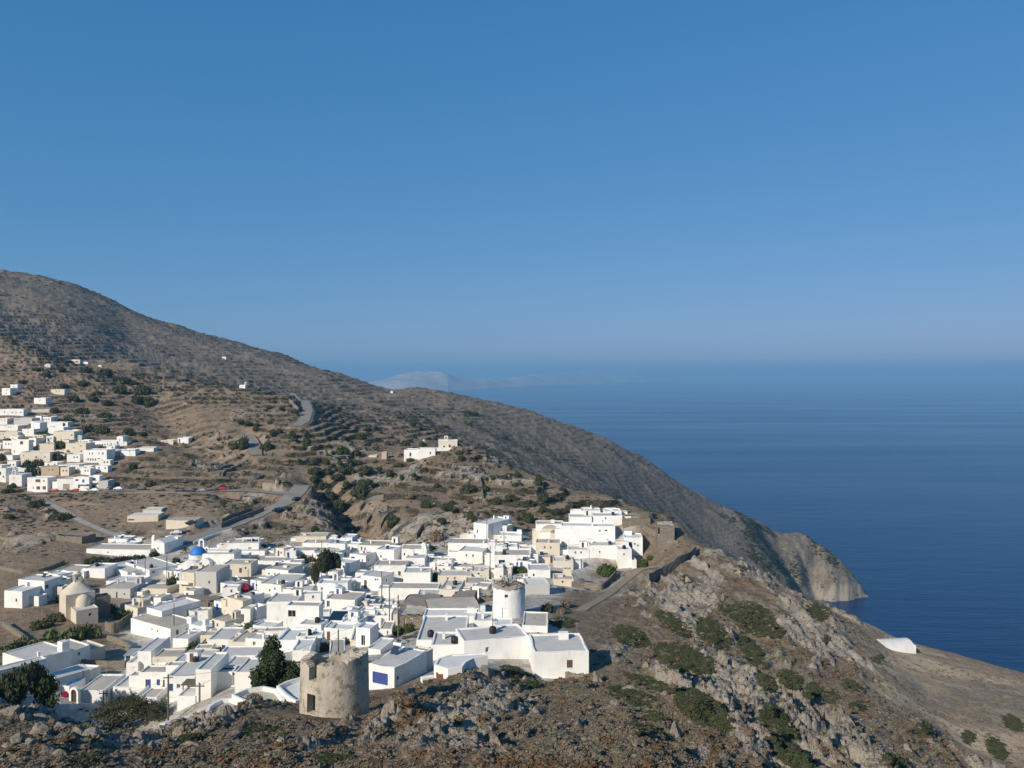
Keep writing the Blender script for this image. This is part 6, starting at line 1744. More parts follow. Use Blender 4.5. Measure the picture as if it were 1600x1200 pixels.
for q in NB4: bush(650 + q[0] / 4, 600 + q[1] / 4, q[2] / 4, q[3] / 4, q[4] if len(q) > 4 else 'dark', group='bushes on the terraced slopes')
# left slope and hamlet greenery, frame J (x/6.667, 560 + y/6.667)
for q in [(630,115,120,60),(470,170,130,50),(880,120,150,70),(1090,130,160,90),(370,120,100,40),(1200,200,140,70),(1300,230,120,70),(850,270,130,60),(660,290,110,50),(760,410,140,60),(960,420,120,60),
          (850,545,180,80),(1080,590,200,70),(230,250,120,35),(1480,330,200,120),(1540,450,140,140),(1420,430,160,100),(1380,250,120,60),(690,640,160,60),(900,730,160,90),(1060,750,180,90),(1330,760,120,60),
          (60,880,130,110),(10,1030,70,90),(430,790,140,60),(515,845,80,50),(630,900,140,90),(600,1020,140,90),(700,1030,160,60),(270,1100,110,90),(380,1090,130,80),(1380,1120,100,80),(560,1160,150,60),
          (1240,330,160,80),(1000,360,140,60),(1110,460,160,60),(560,540,100,70),(1360,790,110,40),(1480,800,120,40),(500,900,60,60)]:
    bush(q[0] / 6.667, 560 + q[1] / 6.667, q[2] / 6.667, q[3] / 6.667, 'dark', group='bushes and trees of the upper hamlet')
for q in [(300,640,150,150),(350,640,120,150),(70,845,150,60),(370,980,190,90),(75,1115,150,50),(600,1110,260,90),(520,1060,110,50),(1560,780,120,60),(110,800,110,40)]:
    bush(q[0] / 6.667, 640 + q[1] / 6.667, q[2] / 6.667, q[3] / 6.667, 'dark' if q[0] < 500 else 'olive', group='bushes and trees of the upper hamlet')
# the hedge and garden greenery of the village
for q in [(720,90,70,60),(770,85,90,80),(830,85,90,90),(890,95,90,80),(950,90,90,80),(1010,75,90,70),(1070,70,90,60),(1130,65,90,60),(1180,60,70,50)]:
    bush(q[0] / 5.333, 860 + q[1] / 5.333, q[2] / 5.333, q[3] / 5.333, 'dark', 100, 'dark green hedge shrub in the row', group='hedge row behind the village')
def gb(fr, x, y, w, h, kind='dark', desc=None, cat='bush', name='bush', dmin=100):
    ox, oy, sc = FR[fr]; return bush(ox + x / sc, oy + y / sc, w / sc, h / sc, kind, dmin, desc, None, cat, name)
for q in [('A',620,280,150,110,'dark'),('A',500,395,110,90,'dark'),('A',560,330,90,100,'dark'),('A',450,560,200,90,'olive'),('A',330,620,220,80,'olive'),('A',900,490,170,80,'green'),('A',1000,530,150,90,'green'),
          ('C',640,1020,150,90,'dark'),('C',740,1000,120,110,'olive'),('C',830,1030,150,80,'dark'),('C',470,480,120,130,'green'),('C',500,300,80,60,'dark'),('C',315,245,90,50,'dark'),
          ('E',380,290,110,90,'dark'),('E',460,300,100,80,'dark'),('E',1180,880,120,90,'green'),('E',1270,860,120,90,'green'),('E',570,1020,120,90,'dark'),('E',660,990,130,80,'green'),('E',740,970,110,60,'dark'),
          ('E',490,1020,110,60,'olive'),('E',1500,430,120,80,'green'),('G',350,475,90,30,'green'),('G',930,150,100,60,'green'),('G',985,150,80,60,'green'),('I',740,560,180,100,'green'),('I',1025,500,100,80,'green'),
          ('I',1085,460,90,34,'green'),('H',1350,730,100,70,'olive'),('H',1440,730,110,80,'green'),('D',1040,630,90,40,'green'),('B',660,380,90,60,'olive'),('B',990,500,90,50,'olive'),('C',740,1060,100,40,'olive'),
          ('C',1100,870,150,90,'olive'),('C',1190,880,80,60,'green'),('I',420,815,120,60,'brown'),('G',1180,450,120,90,'dark'),('G',1290,470,100,60,'brown'),('G',1110,680,120,70,'dark'),('G',1180,690,100,60,'brown'),
          ('E',1440,190,110,60,'dark'),('E',200,190,110,70,'dark'),('E',60,190,90,70,'dark')]:
    gb(*q)
for q in [(30,830,110,90),(110,800,110,90),(180,770,120,110),(240,800,110,90),(320,770,110,90),(420,700,120,110),(480,740,120,110),(560,700,130,120),(640,690,130,130),(720,670,130,130),(790,680,110,110),(440,790,110,80),(90,850,120,70)]:
    gb('A', *q, 'cactus', 'prickly pear clump', 'plant', 'prickly_pear', 120)
gb('C', 1080, 520, 120, 80, 'crimson', 'crimson bougainvillea spilling over a wall', 'plant', 'bougainvillea')
gb('G', 300, 795, 150, 130, 'red', 'red bougainvillea bush', 'plant', 'bougainvillea', 86)
gb('G', 210, 755, 110, 70, 'olive', 'dull green bougainvillea foliage', 'plant', 'bougainvillea', 86)
gb('G', 355, 140, 110, 60, 'red', 'dark red flowering creeper', 'plant', 'bougainvillea')
gb('J', 230, 1045, 60, 40, 'crimson', 'crimson flowering shrub', 'plant', 'bougainvillea', 300)
gb('B', 545, 440, 80, 80, 'crimson', 'dark crimson flowering shrub', 'plant', 'bougainvillea', 108)
# taller trees
tree(507, 905, 30, 46, 'dark', 100, 'dark green rounded tree behind the centre chapel'); tree(524, 902, 26, 38, 'dark', 100, 'dark green pointed tree behind the centre chapel'); tree(494, 918, 18, 40, 'dark', 100, 'narrow dark green tree beside the tall pole')
tree(30, 1112, 62, 70, 'dark', 100, 'big dark green tree before the long low house'); tree(68, 1116, 54, 62, 'green', 100, 'dark green bushy tree'); tree(54, 1086, 40, 50, 'dark', 110, 'dark green tree'); tree(8, 1108, 40, 46, 'dark', 104, 'dark green tree at the left edge')

# the big pine: tall left crown, bushy right crown
px_, py_, pz_ = hit(432, 1090, 100)
pt = empty('pine_tree', (px_, py_, gz(px_, py_))); tag(pt, 'tallest dark green pine left of the ruined windmill', 'tree')
k = py_ / F
def pl(u, v, ru, rv, rr_=None): return ((u - 432) * k, 0, (1090 - v) * k, ru * k, (rr_ or ru) * k, rv * k)
L = [pl(422, 1012, 11, 15), pl(416, 1030, 14, 16), pl(430, 1035, 14, 16), pl(410, 1052, 15, 15), pl(424, 1060, 17, 18), pl(404, 1070, 12, 11), pl(440, 1058, 14, 14), pl(458, 1050, 13, 15), pl(462, 1064, 12, 13), pl(446, 1074, 14, 12),
     pl(420, 1076, 16, 12), pl(436, 1020, 7, 10), pl(441, 1030, 6, 12), pl(452, 1040, 10, 9)]
r = random.Random(2); L = [(a, r.uniform(-1.0, 1.0), c, d, e, f) for a, b_, c, d, e, f in L]
me_ = crown_mesh('pine_crown', L, 15000, .13, M['leaf_pine'], 77, core=.62); o = bpy.data.objects.new('crown', me_); link(o, pt)
b = MB(); b.bar((0, 0, -.5), (.1, 0, 2.6), .26, .16); b.bar((.1, 0, 2.6), (-.9, .2, 6.2), .16, .05); b.bar((.05, 0, 1.6), (2.2, .3, 3.6), .13, .05); b.bar((.05, 0, 1.3), (-2.0, -.3, 2.6), .12, .05)
b.build('trunk', M['bark'], pt)
# wind-bent tree behind the foreground rocks
px_, py_, pz_ = hit(205, 1142, 84)
wt_ = empty('windbent_tree', (px_, py_ + 1, gz(px_, py_ + 1))); tag(wt_, 'low spreading wind bent tree with bare grey boughs above the foreground rocks, lower left', 'tree')
k = py_ / F
L = [((u - 205) * k, r.uniform(-1, 1.4), (1146 - v) * k, a * k, a * k * .9, c * k) for u, v, a, c in [(150, 1128, 18, 9), (168, 1118, 20, 11), (188, 1112, 20, 10), (205, 1110, 20, 11), (222, 1118, 16, 9), (242, 1120, 17, 10), (258, 1124, 14, 8), (178, 1128, 20, 9), (205, 1124, 18, 9), (240, 1112, 14, 7)]]
me_ = crown_mesh('windbent_crown', L, 9000, .11, M['leaf_olive'], 78, core=.55); o = bpy.data.objects.new('crown', me_); link(o, wt_)
b = MB(); b.bar((-1.2, 0, -.5), (-.6, -.2, 1.0), .14, .1); b.bar((-.6, -.2, 1.0), (1.6, -.6, 1.7), .1, .05); b.bar((-.6, -.2, 1.0), (-3.2, -.4, 1.5), .09, .04); b.bar((.3, -.4, 1.3), (2.8, -.7, 2.1), .06, .03); b.bar((-.4, -.2, 1.1), (.9, -.8, 2.3), .06, .03)
b.build('trunk', mat('grey_bough', (.28, .25, .21), .9, .1), wt_)
# palms
def palm(u, v, hpx, desc):
    x, y, z = hit(u, v, 100); k = y / F; H_ = hpx * k
    r_ = empty('palm', (x, y, gz(x, y))); tag(r_, None, 'palm'); pend(r_, desc, u, v)
    b = MB(); b.bar((0, 0, -.3), (0, 0, H_ * .55), .14, .1, 8); b.build('trunk', M['bark'], r_)
    rr_ = random.Random(int(u)); vs = []; fs = []
    for i in range(26):
        a = rr_.uniform(0, TAU); e = rr_.uniform(-.3, 1.1); L_ = H_ * rr_.uniform(.45, .6); pr = None
        for j in range(5):
            f = j / 4; rr2 = L_ * f * math.cos(e * (1 - f * .5)); zz = H_ * .55 + L_ * (math.sin(e) * f - .55 * f * f)
            w_ = .16 * (1 - f) * H_ / 2 + .02; cx, cy = rr2 * math.cos(a), rr2 * math.sin(a); nx, ny = -math.sin(a) * w_, math.cos(a) * w_
            vs += [(cx - nx, cy - ny, zz - w_ * .4), (cx, cy, zz), (cx + nx, cy + ny, zz - w_ * .4)]
            if pr is not None:
                n_ = len(vs) - 3; fs += [(pr, pr + 1, n_ + 1, n_), (pr + 1, pr + 2, n_ + 2, n_ + 1)]
            pr = len(vs) - 3
    mesh_obj('crown', vs, fs, M['leaf_green'], r_)
palm(289, 866, 16, 'small palm with drooping fronds'); palm(388, 992, 20, 'small palm in a walled garden'); palm(438, 862, 14, 'small palm between roofs'); palm(272, 885, 13, 'little palm')

# ---------------------------------------------------------------- walls
def stonewall(label, pts, hh, th, mt='s', dmin=100, sink=2.5, cat='wall', name='stone_wall', level=False):
    p = path_px(pts, dmin, .8, A=HGT)
    x0, y0 = p[len(p) // 2]; z0 = gz(x0, y0)
    tg_ = np.gradient(p, axis=0); tg_ /= np.linalg.norm(tg_, axis=1)[:, None] + 1e-9
    nn = np.stack([-tg_[:, 1], tg_[:, 0]], 1)
    gl = gsample(HGT, p[:, 0], p[:, 1]) + CAM_Z
    ke = np.ones(9) / 9; gl = np.convolve(np.pad(gl, 4, mode='edge'), ke, 'valid')
    vs = []; fs = []; rr_ = random.Random(label)
    prof = [(-.5, -sink), (-.5, hh * .33), (-.46, hh * .66), (-.42, hh), (.42, hh), (.46, hh * .66), (.5, hh * .33), (.5, -sink)]
    K_ = len(prof); rag = .14 if mt in ('s', 'greystone') else .03
    for i in range(len(p)):
        for k, (a, q) in enumerate(prof):
            a *= th; a += rr_.uniform(-1, 1) * rag * .35
            q2 = q + (rr_.uniform(-1, 1) * rag if q > 0 else 0)
            vs.append((p[i][0] + nn[i][0] * a - x0, p[i][1] + nn[i][1] * a - y0, gl[i] + q2 - z0))
    for i in range(len(p) - 1):
        for k in range(K_ - 1): fs.append((i * K_ + k, i * K_ + k + 1, (i + 1) * K_ + k + 1, (i + 1) * K_ + k))
    fs += [tuple(range(K_)), tuple(range((len(p) - 1) * K_ + K_ - 1, (len(p) - 1) * K_ - 1, -1))]
    o = mesh_obj(name, vs, fs, M[mt]); o.location = (x0, y0, z0); tag(o, label, cat); return o
stonewall('long grey retaining stone wall below the footpath at the right of the village', [(1012, 913), (1028, 904), (1048, 893), (1066, 880), (1086, 867)], 2.6, .8, 'greystone', 140)
stonewall('dry stone yard wall forming a corner in front of the castle houses', [(893, 917), (918, 920), (941, 922), (952, 912), (961, 901)], 1.6, .5, 's', 140)
stonewall('tall dry stone garden wall right of the old stone church', [(165, 985), (178, 990), (192, 980), (205, 972)], 2.2, .5, 's')
stonewall('crumbling stone field wall left of the prickly pears', [(6, 978), (14, 984), (26, 992), (40, 1002)], 1.1, .7, 's')
stonewall('stone terrace wall across the brown field left of the tall grey sided house', [(128, 1040), (150, 1042), (176, 1043), (196, 1043)], 1.3, .6, 's', 110)
stonewall('pale stone rubble wall curving behind the white annex below the stone church', [(168, 1000), (182, 1004), (196, 1010), (204, 1018)], 1.2, .6, 's')
stonewall('white parapet along the lower edge of the main road', [(302, 851), (320, 843.5), (340, 836), (362, 828)], .9, .35, 'w', 255, name='parapet_wall')
stonewall('dark retaining wall above the main road, the lower of two', [(345, 826), (365, 817), (390, 808), (412, 799)], 2.0, .5, 'greystone', 270)
stonewall('dark retaining wall above the main road, the upper of two', [(346, 818), (366, 809), (388, 801), (408, 794)], 1.8, .5, 'greystone', 275)
stonewall('pale stone wall beside the middle road bend', [(409, 712), (408, 702), (404, 692), (396, 682)], 1.0, .5, 's', 300)
stonewall('pale retaining wall on the left of the hill road bend', [(452, 627), (458, 634), (466, 642)], 2.2, .6, 's', 350)
stonewall('low wall edging the hamlet road', [(60, 775), (120, 773), (200, 772), (290, 772), (350, 771)], .7, .4, 's', 300)
stonewall('stone wall climbing the terraces right of the tall blue white block', [(750, 748), (753, 762), (755, 780)], 1.3, .5, 'greystone', 280)
stonewall('broken ruin wall along the castle summit', [(1000, 808), (1020, 811), (1040, 815)], 1.6, .6, 's', 200)
stonewall('jagged ruin wall between the castle houses and the ruined castle house', [(1006, 826), (1016, 834), (1030, 838)], 1.4, .6, 's', 200)
stonewall('low ruin wall below the ruined castle house', [(1030, 848), (1044, 852), (1060, 848)], 1.0, .6, 's', 200)
stonewall('long field wall at the left edge behind the village', [(0, 890), (35, 897), (70, 892), (100, 880)], 1.0, .6, 's', 200)
stonewall('upper field wall at the left edge above the concrete path end', [(0, 842), (40, 838), (80, 846)], 1.0, .6, 's', 240)
stonewall('field wall between the low pale ruin and the white chapel', [(205, 838), (232, 832), (262, 834), (290, 830)], 1.0, .6, 's', 240)
stonewall('stone field wall below the hamlet road on the left', [(110, 786), (160, 790), (215, 788), (270, 784)], .9, .6, 's', 280)
stonewall('stone field wall climbing right of the field houses', [(300, 700), (330, 706), (370, 712)], 1.0, .6, 's', 300)
stonewall('low stone wall beside the rightmost village house', [(866, 1048), (880, 1056), (898, 1062), (912, 1060)], .8, .5, 's', 84)
for i, pts in enumerate([[(562, 800), (570, 788), (584, 781), (600, 778)], [(572, 822), (580, 808), (592, 800), (606, 796)], [(594, 830), (602, 812), (616, 802)], [(614, 842), (626, 828), (640, 818)], [(650, 842), (658, 828), (668, 822)],
                         [(330, 742), (345, 733), (362, 728)], [(347, 745), (362, 736), (374, 728)], [(388, 756), (400, 750), (412, 745)], [(428, 750), (438, 742), (446, 738)], [(330, 742), (352, 738)]]):
    o = stonewall('x', pts, 2.0 if i < 5 else 1.4, .7, 'greystone', 260); o['group'] = 'terrace retaining walls'; del o['label']
    pend(o, 'curved dry stone terrace wall' if i < 5 else 'short dark terrace wall', pts[1][0], pts[1][1])

# ---------------------------------------------------------------- poles and cables
POLE = {}
def pole(key, fr, x, yt, yb, label, arm=True, dmin=100, r0=.14):
    ox, oy, sc = FR[fr]; u, vt, vb = ox + x / sc, oy + yt / sc, oy + yb / sc
    X_, Y_, Z_ = hit(u, vb, dmin); H_ = (vb - vt) / F * Y_
    r_ = empty('utility_pole', (X_, Y_, Z_ + CAM_Z)); tag(r_, label, 'pole', 'wooden utility poles')
    b = MB(); b.bar((0, 0, -2), (0, 0, H_), r0, r0 * .7, 8); b.build('shaft', M['pole_wood'], r_)
    if arm:
        b = MB(); b.box(-.75, .75, -.05, .05, H_ - .55, H_ - .43); b.build('crossarm', M['pole_wood'], r_)
        for q in (-.65, 0, .65):
            b = MB(); b.bar((q, 0, H_ - .43), (q, 0, H_ - .25), .05, n=6); b.build('insulator', M['white_paint'], r_)
    POLE[key] = Vector((X_, Y_, Z_ + CAM_Z + H_ - .3))
pole('a', 'D', 442, 500, 925, 'big wooden utility pole at the lower left beside the blue washed terrace', dmin=84, r0=.17)
pole('b', 'B', 862, 422, 590, 'wooden utility pole in front of the broad beige roofed house', dmin=100)
pole('c', 'B', 690, 255, 385, 'thin utility pole beside the tiny white house with two windows', False, 120)
pole('d', 'C', 430, 228, 495, 'lattice like tall pole left of the blue domed church')
pole('e', 'C', 250, 262, 440, 'thin pole in front of the four windowed house', False)
pole('f', 'C', 490, 664, 935, 'dark pole with a box in front of the angular white house', False)
pole('g', 'C', 1108, 368, 560, 'tapered pole rising from the crimson bougainvillea', False)
pole('h', 'E', 470, 240, 412, 'thin pole left of the rounded trees in the village centre', False)
pole('i', 'E', 548, 132, 322, 'thin pole in front of the blue shadowed house', False)
pole('j', 'E', 1048, 388, 770, 'tall dark pole by the alley, left of the pair', False)
pole('k', 'E', 1112, 498, 850, 'dark pole by the alley, right of the pair', False)
pole('l', 'E', 1185, 585, 1005, 'dark pole in front of the ruined stone gable', False)
pole('m', 'E', 686, 872, 1135, 'pole standing just behind the ruined windmill rim', False, 95)
pole('n', 'H', 1072, 165, 580, 'tallest pole in front of the tall blue white block', False)
pole('o', 'H', 1250, 292, 530, 'pole right of the slim white tower room', False)
pole('p', 'H', 1106, 480, 830, 'dark pole left of the arched window house', False)
pole('q', 'K', 520, 860, 990, 'thin pole below the red parked car', False, 300, .12)
pole('r', 'E', 1570, 60, 190, 'thin pole at the foot of the terraced fields', False, 240, .12)
def cable(a, b, sag, label):
    p, q = POLE[a], POLE[b]; n = 16; mb_ = MB(); pr = None
    for k in range(n + 1):
        f = k / n; c = p.lerp(q, f); c.z -= sag * 4 * f * (1 - f); c = c - p
        if pr is not None: mb_.bar(pr, c, .022, n=4, caps=False)
        pr = c
    o = mb_.build('cable', M['wire']); o.location = p; tag(o, label, 'cable')
cable('a', 'b', 1.0, 'sagging cable from the big lower left pole to the next pole'); cable('a', 'm', 1.5, 'long cable from the lower left pole to the ruined windmill pole')
cable('b', 'c', .8, 'cable between two thin poles at the lower left'); cable('f', 'd', 1.5, 'cable from the dark boxed pole to the lattice pole')
cable('j', 'n', 1.2, 'cable from the alley pole to the tallest pole'); cable('m', 'l', 1.0, 'cable from the windmill pole to the ruined gable pole')
# lamp post near the blue terrace
lx_, ly_, lz_ = hit(304, 1127, 84); r_ = empty('lamp_post', (lx_, ly_, gz(lx_, ly_))); tag(r_, 'short black lamp post with box head beside the curved white terrace', 'lamp')
b = MB(); b.bar((0, 0, -.5), (0, 0, 1.0), .05); b.build('post', M['black_plastic'], r_); b = MB(); b.box(-.2, .2, -.12, .12, 1.0, 1.18); b.build('lamp_head', M['black_plastic'], r_)

# ---------------------------------------------------------------- cars
def car_parts(paint):
    body = MB()
    prof = [(-2.05, .35), (-2.1, .62), (-1.95, .85), (-1.1, .95), (-.55, 1.38), (.95, 1.42), (1.65, 1.0), (2.0, .93), (2.08, .6), (2.05, .35)]
    n = len(prof); vs = []
    for yy, q in ((-.84, 0), (.84, 0)):
        for x, z in prof: vs.append((x, yy * (.84 if z > 1.2 else 1), z))
    fs = [(i, (i + 1) % n, n + (i + 1) % n, n + i) for i in range(n)] + [tuple(range(n - 1, -1, -1)), tuple(range(n, 2 * n))]
    body.add(vs, fs)
    me = bpy.data.meshes.new('body'); me.from_pydata(body.v, [], body.f); me.materials.append(paint)
    bm = bmesh.new(); bm.from_mesh(me); bmesh.ops.recalc_face_normals(bm, faces=bm.faces); bmesh.ops.bevel(bm, geom=bm.edges[:], offset=.05, segments=2, affect='EDGES'); bm.to_mesh(me); bm.free()
    gl = MB()
    for s in (-1, 1):
        y_ = s * .80
        gl.add([(-.95, y_, .96), (1.35, y_, .98), (.90, s * .735, 1.32), (-.52, s * .735, 1.29)], [(0, 1, 2, 3)])
    gl.add([(-1.06, -.7, .985), (-1.06, .7, .985), (-.60, .62, 1.355), (-.60, -.62, 1.355)], [(0, 1, 2, 3)])
    gl.add([(1.60, -.7, 1.07), (1.60, .7, 1.07), (1.02, .62, 1.42), (1.02, -.62, 1.42)], [(0, 1, 2, 3)])
    gm = bpy.data.meshes.new('glass'); gm.from_pydata(gl.v, [], gl.f); gm.materials.append(M['dark'])
    wb = MB(); wb.bar((0, -.11, 0), (0, .11, 0), .32, n=16); wm_ = bpy.data.meshes.new('wheel'); wm_.from_pydata(wb.v, [], wb.f); wm_.materials.append(M['black_plastic'])
    return me, gm, wm_
PAINT = {'red': M['red_paint'], 'white': mat('white_car_paint', (.75, .75, .76), .3, .5), 'grey': mat('grey_car_paint', (.22, .23, .25), .35, .5), 'dark': mat('dark_car_paint', (.04, .045, .055), .3, .5), 'blue': mat('blue_car_paint', (.10, .20, .34), .3, .5)}
CARM = {k: car_parts(v) for k, v in PAINT.items()}
def car(u, v, deg, colr, label, dmin=250):
    x, y, z = hit(u, v, dmin); r_ = empty('parked_car', (x, y, gz(x, y) + .32), rad(deg)); tag(r_, label, 'car', 'cars parked along the roads')
    bm_, gm, wm_ = CARM[colr]
    o = bpy.data.objects.new('body', bm_); link(o, r_); o.location.z = -.15
    o = bpy.data.objects.new('window_glass', gm); link(o, r_); o.location.z = -.145
    for sx in (-1.3, 1.3):
        for sy in (-.76, .76):
            o = bpy.data.objects.new('wheel', wm_); link(o, r_); o.location = (sx, sy, .12)
car(84, 768, 5, 'red', 'bright red car parked beside the house with two arches'); car(117, 767, 8, 'red', 'dull red car parked before the beige garage'); car(101, 767, 5, 'grey', 'grey car between the two red cars')
car(132, 767, 4, 'white', 'white car parked under the blue balcony house'); car(148, 767, 4, 'white', 'white car parked under the rightmost roadside house'); car(185, 766, 2, 'white', 'white car alone on the hamlet road right of the shed')
car(171, 764, 85, 'grey', 'grey car parked end on by the grey green shed'); car(221, 766, 3, 'dark', 'dark car, leftmost of the row on the hamlet road'); car(250, 766, 3, 'dark', 'dark red brown car in the row on the hamlet road'); PAINT
car(281, 765, 3, 'dark', 'dark car in the middle of the row on the hamlet road'); car(298, 765, 3, 'dark', 'dark car fourth in the row on the hamlet road'); car(316, 765, 3, 'grey', 'grey car fifth in the row on the hamlet road'); car(333, 765, 2, 'dark', 'dark car at the right end of the row on the hamlet road')
car(347, 765, 10, 'red', 'small red car where the hamlet road meets the rocks'); car(439, 801, 55, 'blue', 'pale blue car parked at the road edge above the bank'); car(433, 805, 50, 'dark', 'dark car just below the pale blue car'); car(449, 796, 50, 'dark', 'dark car just above the pale blue car')
car(463, 775, 65, 'dark', 'lone dark car on the wide gravel below the road bend'); car(275, 838, 20, 'white', 'white car parked behind the blue domed church'); car(284, 835, 25, 'grey', 'grey car parked behind the white chapel'); car(298, 829, 30, 'dark', 'dark car in shade on the main road'); car(386, 813, 35, 'dark', 'dark car driving on the main road by the walls')

# ---------------------------------------------------------------- boulders
def rock_mesh(seed, sub=3, facet=True):
    bm = bmesh.new(); bmesh.ops.create_icosphere(bm, subdivisions=sub, radius=1)
    r = random.Random(seed); pl_ = []
    for _ in range(13):
        n_ = Vector((r.gauss(0, 1), r.gauss(0, 1), r.gauss(0, .8))).normalized(); pl_.append((n_, r.uniform(.35, .8)))
    for v in bm.verts:
        for n_, d in pl_:
            q = v.co.dot(n_)
            if q > d: v.co -= n_ * (q - d) * .92
        p = v.co
        v.co *= 1 + .09 * math.sin(p.x * 7 + seed) * math.sin(p.y * 8) + .05 * math.sin(p.z * 17 + p.x * 13)
    me = bpy.data.meshes.new('rock'); bm.to_mesh(me); bm.free(); me.materials.append(M['crag']); return me
m = mat('crag', (.33, .30, .25), .96, .08); t = NT(m)
info = t.n('ShaderNodeObjectInfo')
col = t.mix(t.rng(t.noise(1.6, 6, .7), .36, .64), (.33, .295, .24), (.185, .16, .13))
col = t.mix(t.math('MULTIPLY', t.rng(t.noise(.9, 4), .55, .7), .6), col, (.32, .22, .13)); col = t.mix(t.math('MULTIPLY', info.outputs['Random'], .4), col, (.34, .31, .26))
t.color(col); t.bump(t.math('ADD', t.noise(5, 6, .75), t.math('MULTIPLY', t.noise(1.5, 4), 2.0)), 1.0, .18); M['crag'] = m
ROCKS = [rock_mesh(s) for s in range(5)]; SROCK = [rock_mesh(s + 20, 2) for s in range(3)]
def boulder(u, v, w, h, desc='grey weathered boulder'):
    x, y, z = ghit(u, v + h * .35, 40); s = w / F * y / 2 * 1.2; sh = h / F * y * .85
    o = bpy.data.objects.new('boulder', VR.choice(ROCKS)); link(o); o.scale = (s * .95, s * .9, sh * .8); o.location = (x, y + s * .3, gz(x, y) + sh * .10); o.rotation_euler = (VR.uniform(-.45, .45), VR.uniform(-.45, .45), VR.uniform(0, TAU))
    tag(o, None, 'boulder', 'boulders on the rocky slopes'); pend(o, desc, u, v)
for q in [(935,1060,24,24),(1048,947,38,24),(1035,1057,22,18),(1060,1055,20,16),(1130,1030,20,24),(1055,1140,26,32),(1132,932,14,18),(1247,1130,16,18),(1107,942,18,12),(12,1108,34,24),(35,1120,20,14),
          (25,1155,34,16),(45,1162,26,14),(58,1142,34,18),(88,1137,34,12),(70,1172,36,16),(92,1178,22,14),(140,1150,44,18),(165,1160,26,12),(120,1144,26,14),(662,1125,26,14),(720,1098,18,9),(758,1050,30,18),(782,1052,18,14),
          (636,1146,26,12),(732,1162,40,8),(1350,1150,18,16),(985,1075,22,10),(300,1165,34,9),(360,1150,28,9),(820,1060,16,8),(1075,905,14,9),(1420,1170,18,16),(1010,1040,20,10),(545,1165,14,7),(960,1098,18,9)]:
    boulder(*q)
# rubbish beside the blue windowed house
bx_, by_, bz_ = ghit(668, 1064, 84)
r_ = empty('discarded_fridge', (bx_, by_, gz(bx_, by_)), rad(25)); tag(r_, 'white box like discarded fridge lying on the ground right of the ruined windmill', 'fridge')
b = MB(); b.box(-.8, .8, -.35, .35, -.05, .5); b.build('cabinet', M['white_paint'], r_); b = MB(); b.box(-.78, .78, -.33, .33, .503, .56); b.build('door', M['w'], r_)
bx_, by_, bz_ = ghit(688, 1058, 84)
r_ = empty('scrap_crate', (bx_, by_, gz(bx_, by_)), rad(10)); tag(r_, 'rusty brown open crate beside the discarded fridge', 'crate')
b = MB(); b.box(-.5, .5, -.4, .4, -.05, .05); 
for a in (-.5, .44): b.box(a, a + .06, -.4, .4, .05, .5)
for a in (-.4, .34): b.box(-.44, .44, a, a + .06, .05, .5)
b.build('box_panels', M['rust'], r_)
bx_, by_, bz_ = ghit(601, 1066, 84)
r_ = bpy.data.objects.new('pink_bundle', ROCKS[0]); r_ = bpy.data.objects.new('covered_bundle', ROCKS[1].copy()); r_.data.materials[0] = M['pink']; link(r_); r_.location = (bx_, by_ + .1, gz(bx_, by_) + .3); r_.scale = (.5, .4, .55)
tag(r_, 'pink covered bundle standing under the big blue window', 'bundle')

# ---------------------------------------------------------------- scrub, dry tufts and stones that nobody could count
def scatter(name, label, cat, P_, S_, srcs, seed=0):
    """geometry-nodes instances of a few small plants on points"""
    me = bpy.data.meshes.new(name); me.vertices.add(len(P_)); me.vertices.foreach_set('co', np.asarray(P_, np.float32).ravel())
    r = np.random.RandomState(seed)
    def at(nm, typ, A):
        a = me.attributes.new(nm, typ, 'POINT'); a.data.foreach_set('vector' if typ == 'FLOAT_VECTOR' else 'value', A.ravel())
    at('sc', 'FLOAT_VECTOR', np.asarray(S_, np.float32)); rot = np.zeros((len(P_), 3), np.float32); rot[:, 2] = r.rand(len(P_)) * TAU; rot[:, 0] = r.normal(size=len(P_)) * .12; at('ro', 'FLOAT_VECTOR', rot)
    at('ix', 'INT', r.randint(0, len(srcs), len(P_)).astype(np.int32))
    o = link(bpy.data.objects.new(name, me)); tag(o, label, cat, kind='stuff')
    ng = bpy.data.node_groups.new(name, 'GeometryNodeTree'); ng.interface.new_socket('Geometry', in_out='INPUT', socket_type='NodeSocketGeometry'); ng.interface.new_socket('Geometry', in_out='OUTPUT', socket_type='NodeSocketGeometry')
    N = ng.nodes; gi = N.new('NodeGroupInput'); go = N.new('NodeGroupOutput'); iop = N.new('GeometryNodeInstanceOnPoints'); g2 = N.new('GeometryNodeGeometryToInstance')
    for q in reversed(srcs):
        so = bpy.data.objects.new(name, q); so['kind'] = 'stuff'
        oi = N.new('GeometryNodeObjectInfo'); oi.inputs['Object'].default_value = so; ng.links.new(oi.outputs['Geometry'], g2.inputs[0])
    def na(nm, dt):
        n_ = N.new('GeometryNodeInputNamedAttribute'); n_.data_type = dt; n_.inputs['Name'].default_value = nm; return n_.outputs['Attribute']
    ng.links.new(gi.outputs[0], iop.inputs['Points']); ng.links.new(g2.outputs[0], iop.inputs['Instance']); iop.inputs['Pick Instance'].default_value = True
    ng.links.new(na('ix', 'INT'), iop.inputs['Instance Index']); ng.links.new(na('ro', 'FLOAT_VECTOR'), iop.inputs['Rotation']); ng.links.new(na('sc', 'FLOAT_VECTOR'), iop.inputs['Scale'])
    ng.links.new(iop.outputs[0], go.inputs[0]); md = o.modifiers.new('scatter', 'NODES'); md.node_group = ng
    return o
rs_ = np.random.RandomState(99)
ROADM = np.clip(rk + rk2 + rk3 + rk4 + rk5 + rk6, 0, 1)
